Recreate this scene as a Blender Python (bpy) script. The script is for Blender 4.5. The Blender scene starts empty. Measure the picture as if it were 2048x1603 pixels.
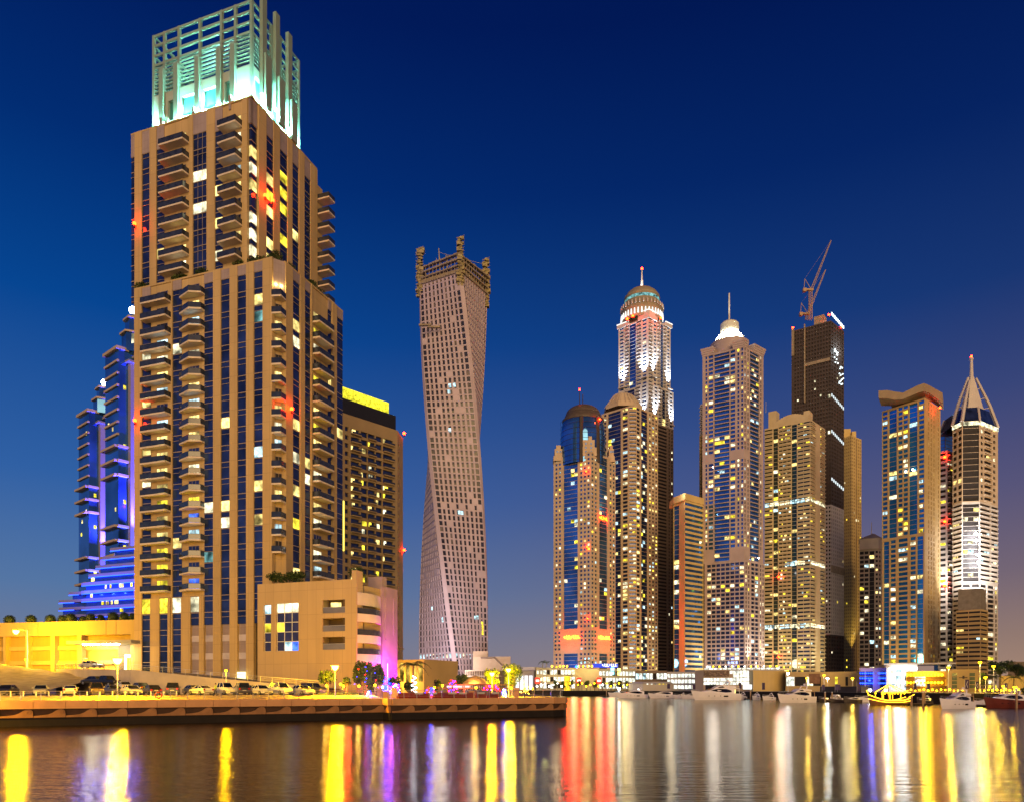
import bpy, math, random
from mathutils import Vector, Matrix
R = math.radians
random.seed(11)
S = bpy.context.scene
COL = S.collection
# ---------------------------------------------------------------- camera, sky, sun, exposure
F, H, HY = 1500.0, 4.7, 1374.0          # focal length in photo pixels, eye height over the water, horizon row
cam = bpy.data.objects.new('camera', bpy.data.cameras.new('camera')); COL.objects.link(cam)
cam.location = (0, 0, H); cam.rotation_euler = (R(90), 0, 0)
cam.data.sensor_width = 36; cam.data.lens = 36 * F / 2048
cam.data.shift_y = (HY - 801.5) / 2048
cam.data.clip_start = .5; cam.data.clip_end = 9000
S.camera = cam
S.view_settings.view_transform = 'Standard'; S.view_settings.look = 'None'
S.view_settings.exposure = 0; S.view_settings.gamma = 1
S.cycles.use_denoising = True
S.cycles.max_bounces = 6; S.cycles.diffuse_bounces = 2; S.cycles.glossy_bounces = 3
S.cycles.sample_clamp_indirect = 6; S.cycles.sample_clamp_direct = 0
S.cycles.caustics_reflective = False; S.cycles.caustics_refractive = False

W = bpy.data.worlds.new('World'); S.world = W; W.use_nodes = True
wn, wl = W.node_tree.nodes, W.node_tree.links
def ramp(nodes, stops):
    r = nodes.new('ShaderNodeValToRGB'); e = r.color_ramp.elements
    while len(e) < len(stops): e.new(.5)
    for k, (p, c) in enumerate(stops):
        e[k].position = p; e[k].color = (*c, 1)
    return r
tc = wn.new('ShaderNodeTexCoord'); sx = wn.new('ShaderNodeSeparateXYZ'); wl.new(tc.outputs['Generated'], sx.inputs[0])
left = ramp(wn, [(0, (.200, .190, .250)), (.05, (.165, .200, .310)), (.12, (.090, .180, .370)), (.24, (.030, .118, .370)),
                 (.41, (.002, .060, .285)), (.545, (.0006, .026, .170)), (.66, (.0004, .011, .105)), (1, (.0002, .004, .05))])
right = ramp(wn, [(0, (.400, .250, .170)), (.06, (.290, .190, .155)), (.13, (.180, .130, .165)), (.22, (.100, .088, .180)),
                  (.32, (.042, .058, .180)), (.42, (.010, .034, .155)), (.55, (.002, .015, .110)), (.66, (.0004, .008, .075)), (1, (.0002, .003, .04))])
az = wn.new('ShaderNodeMapRange'); az.inputs[1].default_value = -.32; az.inputs[2].default_value = .60
wl.new(sx.outputs['X'], az.inputs[0])
wl.new(sx.outputs['Z'], left.inputs[0]); wl.new(sx.outputs['Z'], right.inputs[0])
mx = wn.new('ShaderNodeMixRGB'); wl.new(az.outputs[0], mx.inputs[0])
wl.new(left.outputs[0], mx.inputs[1]); wl.new(right.outputs[0], mx.inputs[2])
bg = wn['Background']; wl.new(mx.outputs[0], bg.inputs[0]); bg.inputs[1].default_value = 1.0

sun = bpy.data.objects.new('afterglow_sun', bpy.data.lights.new('afterglow_sun', 'SUN')); COL.objects.link(sun)
sun.data.energy = 2.75; sun.data.angle = R(40); sun.data.color = (1, .63, .25)
sun.rotation_euler = Vector((-.10, 1, -.12)).to_track_quat('-Z', 'Y').to_euler()

# ---------------------------------------------------------------- helpers
def PX(px, D): return (px - 1024) / F * D            # photo column at distance D -> metres across
def PZ(y, D): return H + (HY - y) * D / F            # photo row at distance D -> metres up
ORG = {}
def tag(o, label=None, cat=None, group=None, kind=None):
    if label: o['label'] = label
    if cat: o['category'] = cat
    if group: o['group'] = group
    if kind: o['kind'] = kind
    return o
def thing(name, label, cat, loc=(0, 0, 0), rz=0, group=None):
    o = bpy.data.objects.new(name, None); COL.objects.link(o); o.location = loc; o.rotation_euler = (0, 0, rz)
    o.empty_display_size = .5
    ORG[o] = Vector(loc) if rz == 0 else Vector((0, 0, 0))
    return tag(o, label, cat, group)
def copy_tree(o, parent=None):
    c = o.copy(); COL.objects.link(c)
    if parent: c.parent = parent
    for ch in list(o.children): copy_tree(ch, c)
    return c
class MB:
    def __init__(s): s.v = []; s.f = []; s.m = []
    def add(s, vs, fs, m=0):
        b = len(s.v); s.v += [tuple(v) for v in vs]
        for f in fs: s.f.append([b + i for i in f]); s.m.append(m)
    def quad(s, a, b, c, d, m=0): s.add([a, b, c, d], [(0, 1, 2, 3)], m)
    def obox(s, o, a, b, c, m=0):
        o, a, b, c = map(Vector, (o, a, b, c))
        s.add([o, o + a, o + a + b, o + b, o + c, o + a + c, o + a + b + c, o + b + c],
              [(0, 3, 2, 1), (4, 5, 6, 7), (0, 1, 5, 4), (1, 2, 6, 5), (2, 3, 7, 6), (3, 0, 4, 7)], m)
    def box(s, x0, x1, y0, y1, z0, z1, m=0): s.obox((x0, y0, z0), (x1 - x0, 0, 0), (0, y1 - y0, 0), (0, 0, z1 - z0), m)
    def prism(s, poly, z0, z1, m=0, scale=1.0):
        n = len(poly); cx = sum(p[0] for p in poly) / n; cy = sum(p[1] for p in poly) / n
        top = [(cx + (p[0] - cx) * scale, cy + (p[1] - cy) * scale, z1) for p in poly]
        s.add([(p[0], p[1], z0) for p in poly] + top,
              [tuple(range(n))[::-1], tuple(range(n, 2 * n))] + [(i, (i + 1) % n, n + (i + 1) % n, n + i) for i in range(n)], m)
    def tube(s, p0, p1, r0, r1=None, n=6, m=0):
        p0, p1 = Vector(p0), Vector(p1); r1 = r0 if r1 is None else r1
        d = (p1 - p0).normalized(); a = d.orthogonal().normalized(); b = d.cross(a)
        vs = []
        for p, r in ((p0, r0), (p1, r1)):
            for k in range(n):
                t = 2 * math.pi * k / n; vs.append(p + a * r * math.cos(t) + b * r * math.sin(t))
        s.add(vs, [(k, (k + 1) % n, n + (k + 1) % n, n + k) for k in range(n)] + [tuple(range(n))[::-1], tuple(range(n, 2 * n))], m)
    def path(s, pts, r, n=5, m=0):
        for a, b in zip(pts[:-1], pts[1:]): s.tube(a, b, r, r, n, m)
    def lathe(s, c, prof, n=24, m=0, a0=0, a1=2 * math.pi):
        vs = []; full = abs(a1 - a0 - 2 * math.pi) < 1e-6; k_ = n if full else n + 1
        for r, z in prof:
            for k in range(k_):
                t = a0 + (a1 - a0) * k / n; vs.append((c[0] + r * math.cos(t), c[1] + r * math.sin(t), c[2] + z))
        fs = []
        for j in range(len(prof) - 1):
            for k in range(n):
                k2 = (k + 1) % k_; fs.append((j * k_ + k, j * k_ + k2, (j + 1) * k_ + k2, (j + 1) * k_ + k))
        s.add(vs, fs, m)
    def ball(s, c, r, n=8, m=0, sz=1.0):
        s.lathe(c, [(r * math.sin(math.pi * k / n) + 1e-4, -r * sz * math.cos(math.pi * k / n)) for k in range(n + 1)], n + 2, m)
    def mesh(s, name, mats, org=(0, 0, 0), smooth=False):
        me = bpy.data.meshes.new(name); o = Vector(org)
        me.from_pydata([tuple(Vector(v) - o) for v in s.v], [], s.f)
        for m in (mats if isinstance(mats, (list, tuple)) else [mats]): me.materials.append(m)
        me.polygons.foreach_set('material_index', s.m)
        if smooth: me.polygons.foreach_set('use_smooth', [True] * len(s.f))
        me.update(); return me
    def build(s, name, mats, parent=None, smooth=False, loc=None):
        org = ORG.get(parent, Vector((0, 0, 0))) if parent else Vector(loc or (0, 0, 0))
        o = bpy.data.objects.new(name, s.mesh(name, mats, org, smooth)); COL.objects.link(o)
        if parent: o.parent = parent
        else: o.location = org
        ORG[o] = org
        return o
def inst(name, me, parent, loc, rz=0):
    o = bpy.data.objects.new(name, me); COL.objects.link(o); o.parent = parent
    o.location = Vector(loc) - ORG.get(parent, Vector((0, 0, 0))); o.rotation_euler = (0, 0, rz); ORG[o] = Vector((0, 0, 0))
    return o
class Face:
    '''a vertical wall line, P0 left and P1 right as seen from outside'''
    def __init__(s, P0, P1):
        s.a = Vector((P0[0], P0[1])); s.b = Vector((P1[0], P1[1])); s.L = (s.b - s.a).length
        s.d = (s.b - s.a) / s.L; s.n = Vector((s.d.y, -s.d.x)); s.ang = math.atan2(s.d.y, s.d.x)
    def p(s, t, z, o=0): q = s.a + s.d * t + s.n * o; return (q.x, q.y, z)
    def at(s, px):
        k = (px - 1024) / F; return (k * s.a.y - s.a.x) / (s.d.x - k * s.d.y)
    def depth(s, t): return s.a.y + s.d.y * t
    def box(s, mb, s0, s1, z0, z1, o0, o1, m=0):
        mb.obox(s.p(s0, z0, o1), (s.d.x * (s1 - s0), s.d.y * (s1 - s0), 0), (s.n.x * (o0 - o1), s.n.y * (o0 - o1), 0), (0, 0, z1 - z0), m)
    def quad(s, mb, s0, s1, z0, z1, o=0, m=0): mb.quad(s.p(s0, z0, o), s.p(s1, z0, o), s.p(s1, z1, o), s.p(s0, z1, o), m)
    def sub(s, s0, s1, o=0): return Face(s.p(s0, 0, o)[:2], s.p(s1, 0, o)[:2])
def facade(mb, fc, s0, s1, z0, z1, holes, depth, m=0, mr=None):
    '''one wall sheet with real openings and their reveals'''
    mr = m if mr is None else mr
    eps = 1e-4
    rows = sorted({z0, z1, *[h[2] for h in holes], *[h[3] for h in holes]})
    rows = [z for k, z in enumerate(rows) if z0 - eps <= z <= z1 + eps and (k == 0 or z - rows[k - 1] > eps)]
    for za, zb in zip(rows[:-1], rows[1:]):
        zm = (za + zb) / 2; cur = s0
        for h in sorted((h for h in holes if h[2] < zm < h[3]), key=lambda h: h[0]):
            if h[0] - cur > eps: fc.quad(mb, cur, h[0], za, zb, 0, m)
            cur = h[1]
        if s1 - cur > eps: fc.quad(mb, cur, s1, za, zb, 0, m)
    for a, b, c, d in holes:
        P = fc.p
        mb.quad(P(a, c, 0), P(a, c, -depth), P(a, d, -depth), P(a, d, 0), mr)
        mb.quad(P(b, c, -depth), P(b, c, 0), P(b, d, 0), P(b, d, -depth), mr)
        mb.quad(P(a, c, -depth), P(a, c, 0), P(b, c, 0), P(b, c, -depth), mr)
        mb.quad(P(a, d, 0), P(a, d, -depth), P(b, d, -depth), P(b, d, 0), mr)

MATS = {}
def mat(name, col, rough=.6, var=.18, scale=.35, metal=0, spec=.4, brick=None, bump=0, streak=False):
    m = bpy.data.materials.new(name); m.use_nodes = True; n, l = m.node_tree.nodes, m.node_tree.links
    b = n['Principled BSDF']; b.inputs['Roughness'].default_value = rough; b.inputs['Metallic'].default_value = metal
    b.inputs['Specular IOR Level'].default_value = spec
    g = n.new('ShaderNodeNewGeometry'); no = n.new('ShaderNodeTexNoise'); no.inputs['Scale'].default_value = scale
    no.inputs['Detail'].default_value = 5
    mp = n.new('ShaderNodeMapping'); l.new(g.outputs['Position'], mp.inputs[0]); l.new(mp.outputs[0], no.inputs['Vector'])
    if streak: mp.inputs['Scale'].default_value = (1.5, 1.5, .12)
    r = ramp(n, [(.3, tuple(c * (1 - var) for c in col)), (.7, tuple(min(1, c * (1 + var)) for c in col))])
    l.new(no.outputs[0], r.inputs[0]); out = r.outputs[0]
    if brick:
        rot, bw, bh, dark = brick
        m2 = n.new('ShaderNodeMapping'); m2.inputs['Rotation'].default_value = (0, 0, rot); l.new(g.outputs['Position'], m2.inputs[0])
        sp = n.new('ShaderNodeSeparateXYZ'); l.new(m2.outputs[0], sp.inputs[0])
        ad = n.new('ShaderNodeMath'); l.new(sp.outputs[0], ad.inputs[0]); l.new(sp.outputs[1], ad.inputs[1])
        cb = n.new('ShaderNodeCombineXYZ'); l.new(ad.outputs[0], cb.inputs[0]); l.new(sp.outputs[2], cb.inputs[1])
        bk = n.new('ShaderNodeTexBrick'); l.new(cb.outputs[0], bk.inputs['Vector']); bk.offset = 0
        bk.inputs['Scale'].default_value = 1; bk.inputs['Brick Width'].default_value = bw; bk.inputs['Row Height'].default_value = bh
        bk.inputs['Mortar Size'].default_value = .035; bk.inputs['Color1'].default_value = (1, 1, 1, 1); bk.inputs['Color2'].default_value = (.93, .93, .93, 1)
        bk.inputs['Mortar'].default_value = (dark, dark, dark, 1)
        mu = n.new('ShaderNodeMixRGB'); mu.blend_type = 'MULTIPLY'; mu.inputs[0].default_value = 1
        l.new(out, mu.inputs[1]); l.new(bk.outputs[0], mu.inputs[2]); out = mu.outputs[0]
    l.new(out, b.inputs['Base Color'])
    if bump:
        bp = n.new('ShaderNodeBump'); bp.inputs['Strength'].default_value = bump; l.new(no.outputs[0], bp.inputs['Height']); l.new(bp.outputs[0], b.inputs['Normal'])
    MATS[name] = m; return m
def glow(name, col, strength, sample=True, cell=0, lo=.14):
    '''things that give off light; cell > 0 varies the brightness from room to room'''
    m = bpy.data.materials.new(name); m.use_nodes = True; n, l = m.node_tree.nodes, m.node_tree.links
    n.remove(n['Principled BSDF']); e = n.new('ShaderNodeEmission'); l.new(e.outputs[0], n['Material Output'].inputs[0])
    e.inputs[0].default_value = (*col, 1); e.inputs[1].default_value = strength
    g = n.new('ShaderNodeNewGeometry')
    if cell:
        d = n.new('ShaderNodeVectorMath'); d.operation = 'SCALE'; d.inputs['Scale'].default_value = 1 / cell; l.new(g.outputs['Position'], d.inputs[0])
        w = n.new('ShaderNodeTexNoise'); w.inputs['Scale'].default_value = 1; w.inputs['Detail'].default_value = 1; l.new(d.outputs[0], w.inputs['Vector'])
        f = n.new('ShaderNodeTexNoise'); f.inputs['Scale'].default_value = 1.1; f.inputs['Detail'].default_value = 4; l.new(g.outputs['Position'], f.inputs['Vector'])
        mr = n.new('ShaderNodeMapRange'); mr.inputs[1].default_value = .3; mr.inputs[2].default_value = .68; mr.inputs[3].default_value = lo; mr.inputs[4].default_value = 1.5
        l.new(w.outputs[0], mr.inputs[0])
        mf = n.new('ShaderNodeMapRange'); mf.inputs[1].default_value = .35; mf.inputs[2].default_value = .62; mf.inputs[3].default_value = .45; mf.inputs[4].default_value = 1.15
        l.new(f.outputs[0], mf.inputs[0])
        a = n.new('ShaderNodeMath'); a.operation = 'MULTIPLY'; l.new(mr.outputs[0], a.inputs[0]); l.new(mf.outputs[0], a.inputs[1])
        b = n.new('ShaderNodeMath'); b.operation = 'MULTIPLY'; b.inputs[1].default_value = strength; l.new(a.outputs[0], b.inputs[0])
        l.new(b.outputs[0], e.inputs[1])
    m.cycles.emission_sampling = 'AUTO' if sample else 'NONE'
    MATS[name] = m; return m
def lamp(name, loc, power, col, parent=None, kind='POINT', radius=.25, target=None, size=1.0, size_y=None, spot=60):
    d = bpy.data.lights.new(name, kind); d.energy = power; d.color = col
    o = bpy.data.objects.new(name, d); COL.objects.link(o); o.location = loc
    if kind == 'POINT': d.shadow_soft_size = radius
    if kind == 'SPOT': d.shadow_soft_size = radius; d.spot_size = R(spot); d.spot_blend = .6
    if kind == 'AREA':
        d.size = size
        if size_y: d.shape = 'RECTANGLE'; d.size_y = size_y
    if target: o.rotation_euler = (Vector(target) - Vector(loc)).to_track_quat('-Z', 'Y').to_euler()
    if parent: o.parent = parent; o.location = Vector(loc) - ORG.get(parent, Vector((0, 0, 0)))
    return o
UA = math.atan2(.3365, .9417)            # the main tower's turn
m_stone = mat('tan_stone', (.50, .35, .17), .75, .12, .25, brick=(UA, 1.7, 3.42, .72), streak=True)
m_mauve = mat('mauve_panel', (.33, .26, .27), .6, .1, .3, brick=(UA, .85, 1.7, .8))
m_slab = mat('pale_slab', (.62, .52, .44), .7, .1, .8)
m_dglass = mat('dark_glass', (.035, .06, .17), .06, .5, .22, metal=.6)
m_bglass = mat('blue_glass', (.06, .20, .52), .07, .5, .06, metal=.75)
m_rail = mat('rail_glass', (.03, .035, .05), .12, .35, .9, spec=.8)
m_mull = mat('mullion', (.34, .26, .22), .5, .1, 1)
m_dark = mat('dark_recess', (.018, .015, .018), .7, .3, .5)
m_white = mat('white_paint', (.72, .70, .68), .5, .07, .5)
m_metal = mat('pale_metal', (.55, .53, .50), .35, .1, 2, metal=.6)
m_black = mat('black_metal', (.02, .02, .022), .4, .2, 2)
L_warm = glow('lit_warm', (1, .76, .24), 2.0, False, 3.0)
L_yel = glow('lit_yellow', (1, .80, .05), 2.0, False, 3.2)
L_pale = glow('lit_pale', (1, .92, .58), 2.0, False, 3.0)
L_cool = glow('lit_cool', (.60, .92, 1), 1.6, False, 2.6)
L_blue = glow('lit_blue', (.07, .18, 1), 2.0, False, 2.6)
L_teal = glow('lit_teal', (.35, .85, .85), .7, False, 2.6)
LITS = [L_warm, L_warm, L_yel, L_pale, L_pale, L_cool]
G_red = glow('red_beacon', (1, .010, .001), 90)
G_yel = glow('yellow_lamp', (1, .52, .006), 15)
G_white = glow('white_lamp', (1, .97, .88), 7)
G_blue = glow('blue_led', (.01, .05, 1), 9)
# ---------------------------------------------------------------- foliage
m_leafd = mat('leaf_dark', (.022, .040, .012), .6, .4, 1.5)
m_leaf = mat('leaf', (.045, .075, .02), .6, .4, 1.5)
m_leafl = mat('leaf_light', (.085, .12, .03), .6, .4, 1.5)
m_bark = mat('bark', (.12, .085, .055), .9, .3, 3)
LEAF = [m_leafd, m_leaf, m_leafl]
def leaves(mb, c, r, n, size, shell=.35, bias=0):
    c = Vector(c)
    for _ in range(n):
        d = Vector((random.gauss(0, 1), random.gauss(0, 1), random.gauss(0, 1))).normalized()
        k = (shell + (1 - shell) * random.random()) ** .6
        p = c + Vector((d.x * r[0], d.y * r[1], d.z * r[2])) * k
        a = Vector((random.gauss(0, 1), random.gauss(0, 1), random.gauss(0, .6))).normalized() * size * random.uniform(.6, 1.3)
        b = a.orthogonal().normalized() * size * random.uniform(.35, .7)
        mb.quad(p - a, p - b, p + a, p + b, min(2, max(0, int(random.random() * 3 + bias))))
# ---------------------------------------------------------------- main tower with the lit frame on top
U = Vector((-.9417, .3365)); V = Vector((.3365, .9417)); FH = 3.42
Cx = Vector((-46.7, 150.0)); Cu = Vector((-53.6, 154.4))
Lf = Face(Cx + U * 37.4, Cx); Rf = Face(Cx, Cx + V * 23.7)
Ul = Face(Cu + U * 32.4, Cu); Ur = Face(Cu, Cu + V * 23.35)
tower = thing('residential_tower', 'tall tan stone tower with stacked balconies and a teal lit open frame on its roof', 'tower', (Cx.x, Cx.y, 2.5))
ZB, ZT, ZU = 2.5, 91.1, 126.6
wall = MB(); core = MB()
def inner(fl, fr, d): return [(fl.a + fl.d * .02 - fl.n * d)[:], (fl.b - fl.n * d - fr.n * d)[:], (fr.b - fr.n * d)[:], (fl.a + (fr.b - fr.a) - fr.n * 0 + fl.d * .02)[:]]
cA = Lf.p(Lf.at(544), 0)[:2]; cB = Rf.p(Rf.at(571), 0)[:2]
Ch = Face(cA, cB)
q = inner(Lf, Rf, 1.3)
core.prism([q[0], Ch.p(-1.2, 0, -3.2)[:2], Ch.p(Ch.L + 1.2, 0, -3.2)[:2], q[2], q[3]], ZB, ZT - 1.6)
core.prism(inner(Ul, Ur, 1.2), ZT - 1.6, ZU - .6)
core.build('core', mat('core_dark', (.02, .018, .02), .8), tower)
def pier(fc, a, b, z0, z1, o=0, d=.9, mb=None, m=0): fc.box(mb or wall, fc.at(a + .9) if a is not None else 0, fc.at(b - .9), z0, z1, o - d, o, m)
litcount = 0
def strip(fc, a, b, z0, z1, lits=(), o=-.26, fh=FH, top=ZT, pan=2.3, extra=()):
    '''a recessed column of panes with its mullion lines, closed by a panel at the parapet'''
    s0, s1 = fc.at(a - (.8 if b - a > 12 else 0)), fc.at(b + (.8 if b - a > 12 else 0))
    mb = MB(); fc.quad(mb, s0 - .02, s1 + .02, z0, z1 - pan, o)
    z = z1 - pan
    k = 0
    while z > z0 + .5:
        fc.box(mb, s0, s1, z - .07, z + .07, o, o + .12, 1)
        if z - 1.05 > z0: fc.box(mb, s0, s1, z - 1.1, z - 1.02, o, o + .10, 1)
        z -= fh; k += 1
    if s1 - s0 > 3:
        for t in (.33, .66): fc.box(mb, s0 + (s1 - s0) * t - .03, s0 + (s1 - s0) * t + .03, z0, z1 - pan, o + .002, o + .07, 1)
    st = mb.build('window_strip', [m_dglass, m_mull], tower)
    if pan: fc.box(wall, s0, s1, z1 - pan, z1 - .25, -.9, -.14, 1)
    for row in lits:
        k, mt = row[0], row[1]; n = row[2] if len(row) > 2 else 1
        zz = z1 - pan - fh * k
        w = MB(); fc.box(w, s0 + .06, s1 - .06, zz - fh + .2, zz - (1.15 if n == 1 else .1), o + .01, o + .05 if n == 1 else o + .14); w.build('lit_window', mt, st)
        fc_ = MB()
def rl(n, p, ms=LITS): return [(k, random.choice(ms)) for k in range(n) if random.random() < p]
# lower block, left face
for a, b in ((None, 284), (341, 345), (425, 442), (458, 475), (491, 508)): pier(Lf, a, b, ZB, ZT)
Lf.box(wall, Lf.at(525), Lf.at(544), ZB, ZT, -.9, 0)
for a, b in ((299, 319), (334, 341), (361, 381), (397, 408)): pier(Lf, a, b, ZB, 23.8)
for a, b in ((299, 341), (361, 408)):
    Lf.box(wall, Lf.at(a), Lf.at(b), 23.8, ZT - .15, -.95, -.35)
ST = [(284, 299), (345, 361), (408, 425), (442, 458), (475, 491), (508, 525)]
strip(Lf, 284, 299, ZB, ZT, [(3, L_pale), (6, L_warm), (9, L_warm), (19, L_yel, 2)] + [(11, L_pale)])
strip(Lf, 345, 361, ZB, ZT, [(3, L_pale), (15, L_warm), (19, L_pale, 2)])
strip(Lf, 408, 425, 17.8, ZT, [(13, L_pale), (16, L_teal)])
strip(Lf, 442, 458, 17.8, ZT, [(8, L_warm), (13, L_warm), (14, L_pale)])
strip(Lf, 475, 491, 17.8, ZT, [])
strip(Lf, 508, 525, 17.8, ZT, [(1, L_warm), (10, L_cool), (12, L_warm), (14, L_warm), (2, L_teal)])
strip(Lf, 319, 334, ZB, 23.8, [(0, L_yel, 2)], pan=0)
strip(Lf, 381, 397, 17.8, 23.8, [(0, L_pale, 2)], pan=0)
for a, b in ((381, 397), (408, 425), (442, 458), (475, 491)):      # louvred plant rooms at the foot
    mb = MB(); s0, s1 = Lf.at(a), Lf.at(b); Lf.box(mb, s0, s1, ZB, 17.8, -.9, -.5)
    for z in (6.6, 10.6, 14.3):
        Lf.box(mb, s0, s1, z, z + 1.3, -.5, -.42, 1)
    for k in range(34): Lf.box(mb, s0, s1, 3 + k * .43, 3.06 + k * .43, -.5, -.45, 0)
    mb.build('louvre_panel', [m_mauve, mat('pale_band', (.5, .45, .52), .5)], tower)
# lower block, corner chamfer and right face
Ch.box(wall, 0, Ch.L, ZB, ZT - .2, -1.3, -.9)
Ch.box(wall, 0, Ch.L, ZT - 7.0, ZT - .1, -.9, -.25, 1)
for a, b in ((571, 587), (600, 611), (622, 626), (664, 675)): pier(Rf, a, b, ZB, ZT)
Rf.box(wall, Rf.at(626), Rf.at(658), ZB, ZT - .15, -.95, -.35)
strip(Rf, 587, 600, ZB, ZT, [(2, L_warm), (3, L_pale), (8, L_warm), (10, L_pale), (12, L_warm), (14, L_yel), (17, L_warm)])
strip(Rf, 611, 622, ZB, ZT, [(10, L_warm), (11, L_pale)])
strip(Rf, 658, 664, ZB, ZT, [(4, L_warm)])
strip(Rf, 675, 687, ZB, ZT, [(7, L_warm)])
# parapet caps
for fc in (Lf, Rf): fc.box(wall, fc.at(268) if fc is Lf else fc.at(571), fc.at(544) if fc is Lf else fc.L, ZT - .3, ZT + .05, -.8, -.12, 0)
# upper block
for a, b in ((268, 284), (298, 313), (377, 386), (412, 430), (483, 495)): pier(Ul, a, b, ZT - 2, ZU)
for a, b in ((326, 377), (443, 483)): Ul.box(wall, Ul.at(a), Ul.at(b), ZT - 2, ZU - .2, -.95, -.35)
strip(Ul, 261, 268, ZT - 2, ZU, [(11, L_pale)], pan=5.2)
strip(Ul, 284, 298, ZT - 2, ZU, [], pan=5.2)
strip(Ul, 313, 326, ZT - 2, ZU, [(6, L_warm)], pan=5.2)
strip(Ul, 386, 412, ZT - 2, ZU, [(2, L_pale), (4, L_pale)], pan=4.4)
strip(Ul, 430, 443, ZT - 2, ZU, [(3, L_warm), (5, L_warm), (7, L_pale)], pan=5.2)
for a, b in ((517, 534), (547, 561), (575, 586), (598, 610)): pier(Ur, a, b, ZT - 2, ZU)
Ur.box(wall, Ur.at(622), Ur.L, ZT - 2, ZU - .4, -.9, 0)
for a, b, li in ((534, 547, [(2, L_warm), (3, L_yel), (4, L_warm), (6, L_warm), (7, L_warm)]), (561, 575, [(1, L_yel), (2, L_yel), (3, L_yel), (5, L_yel)]),
                 (586, 598, [(4, L_warm)]), (610, 622, [])):
    strip(Ur, a, b, ZT - 2, ZU, li, pan=4.6)
# wrap-around corner panes of the upper block
s0, s1 = Ul.at(495), Ur.at(517)
cg = MB(); Ul.quad(cg, s0, Ul.L - .5, ZT - 2, ZU - 5.4, -.5); Ur.quad(cg, .5, s1, ZT - 2, ZU - 5.4, -.5)
for k in range(11):
    z = ZU - 5.4 - FH * k
    if z > ZT:
        for zz in (z, z - 1.05): Ul.box(cg, s0, Ul.L - .42, zz - .07, zz + .07, -.5, -.38, 1); Ur.box(cg, .42, s1, zz - .07, zz + .07, -.5, -.38, 1)
st = cg.build('window_strip', [m_dglass, m_mull], tower)
for k, mt in ((2, L_warm), (3, L_pale), (4, L_warm), (6, L_pale), (7, L_pale), (8, L_pale)):
    z = ZU - 5.4 - FH * (k - 1); w = MB(); Ul.box(w, s0 + .05, Ul.L - .48, z - FH + .15, z - 1.15, -.49, -.44); Ur.box(w, .48, s1 - .05, z - FH + .15, z - 1.15, -.49, -.44)
    w.build('lit_window', mt, st)
Ul.box(wall, s0, Ul.L - .3, ZU - 5.4, ZU - .2, -.9, -.3, 1); Ur.box(wall, .3, s1, ZU - 5.4, ZU - .2, -.9, -.3, 1)
for fc, a in ((Ul, 0), (Ur, .2)): fc.box(wall, a, fc.L, ZU - .3, ZU + .06, -.8, -.1)
# rear wing with the right-hand balconies
wg0, wg1 = Ur.L, Ur.at(649)
Ur.box(wall, wg0, wg1, ZT - 4, 123.5, -9, -.6)
Ur.box(wall, wg0, wg1 - 1, 123.5, 125, -8, -1.2, 1)
wall.build('wall', [m_stone, m_mauve], tower)
# balconies: slab, glass rail, sliding door
def bal_meshes(plan, w):
    sl = MB(); sl.prism([(x, -o) for x, o in plan], -.34, 0)
    ra = MB()
    for (x0, o0), (x1, o1) in zip(plan[:-1], plan[1:]):
        a = Vector((x0, -o0, .04)); b = Vector((x1, -o1, .04)); d = (b - a); nn = Vector((-d.y, d.x, 0)).normalized() * .05
        ra.obox(a, d, nn, (0, 0, 1.0), 0); ra.obox(a + Vector((0, 0, 1.0)), d, nn * 1.4, (0, 0, .07), 1)
        for k in (0, 1): ra.obox(a + d * k - d.normalized() * .04, d.normalized() * .08, nn * 1.5, (0, 0, 1.08), 1)
    return sl.mesh('balcony', m_slab), ra.mesh('railing', [m_rail, m_black])
DOORM = {}
def door_mesh(w, mt):
    key = (round(w, 2), mt.name)
    if key not in DOORM:
        d = MB(); d.box(0, w, -.05, 0, .05, 2.35, 0)
        for k in range(4): d.box(w * k / 3 - .03, w * k / 3 + .03, -.09, -.05, .05, 2.4, 1)
        d.box(0, w, -.09, -.05, 2.33, 2.42, 1)
        DOORM[key] = d.mesh('balcony_door', [mt, m_mull])
    return DOORM[key]
nbal = 0
def balcony_col(fc, s, w, plan, zs, p, dx, dw, off=-.35, dark=m_dglass, forced=()):
    sl, ra = bal_meshes(plan, w)
    for k, z in enumerate(zs):
        b = inst('balcony', sl, tower, fc.p(s, z, off), fc.ang)
        r = bpy.data.objects.new('railing', ra); COL.objects.link(r); r.parent = b
        lit = dict(forced).get(k) or (random.choice([L_warm, L_warm, L_pale, L_yel, L_cool]) if random.random() < p else dark)
        d = bpy.data.objects.new('balcony_door', door_mesh(dw, lit)); COL.objects.link(d); d.parent = b; d.location = (dx, 0, 0)
        if random.random() < .35:
            t = MB(); x = random.uniform(.2, w * .5)
            t.box(x, x + .7, -1.0, -.5, .38, .44); t.box(x + .3, x + .38, -.8, -.7, 0, .38); t.box(x + .95, x + 1.4, -1.0, -.55, .40, .45); t.box(x + .95, x + 1.4, -.58, -.55, .45, .9)
            for q_ in (.97, 1.34): t.box(x + q_, x + q_ + .05, -.98, -.93, 0, .4); t.box(x + q_, x + q_ + .05, -.6, -.56, 0, .4)
            f = t.build('balcony_furniture', m_black, None); f.parent = b; f.location = (0, 0, 0)
lvl = [86.8 - FH * k for k in range(24)]
a, b = Lf.at(289), Lf.at(340); w = b - a
balcony_col(Lf, a, w, [(0, 0), (.15, 1.75), (w - .05, 1.75), (w - .05, 0)], lvl[:19], .45, w * .45, w * .42, forced=[(4, L_pale), (5, L_warm), (8, L_cool), (9, L_warm), (10, L_warm), (14, L_warm), (17, L_yel), (18, L_yel), (16, L_yel)])
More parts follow.
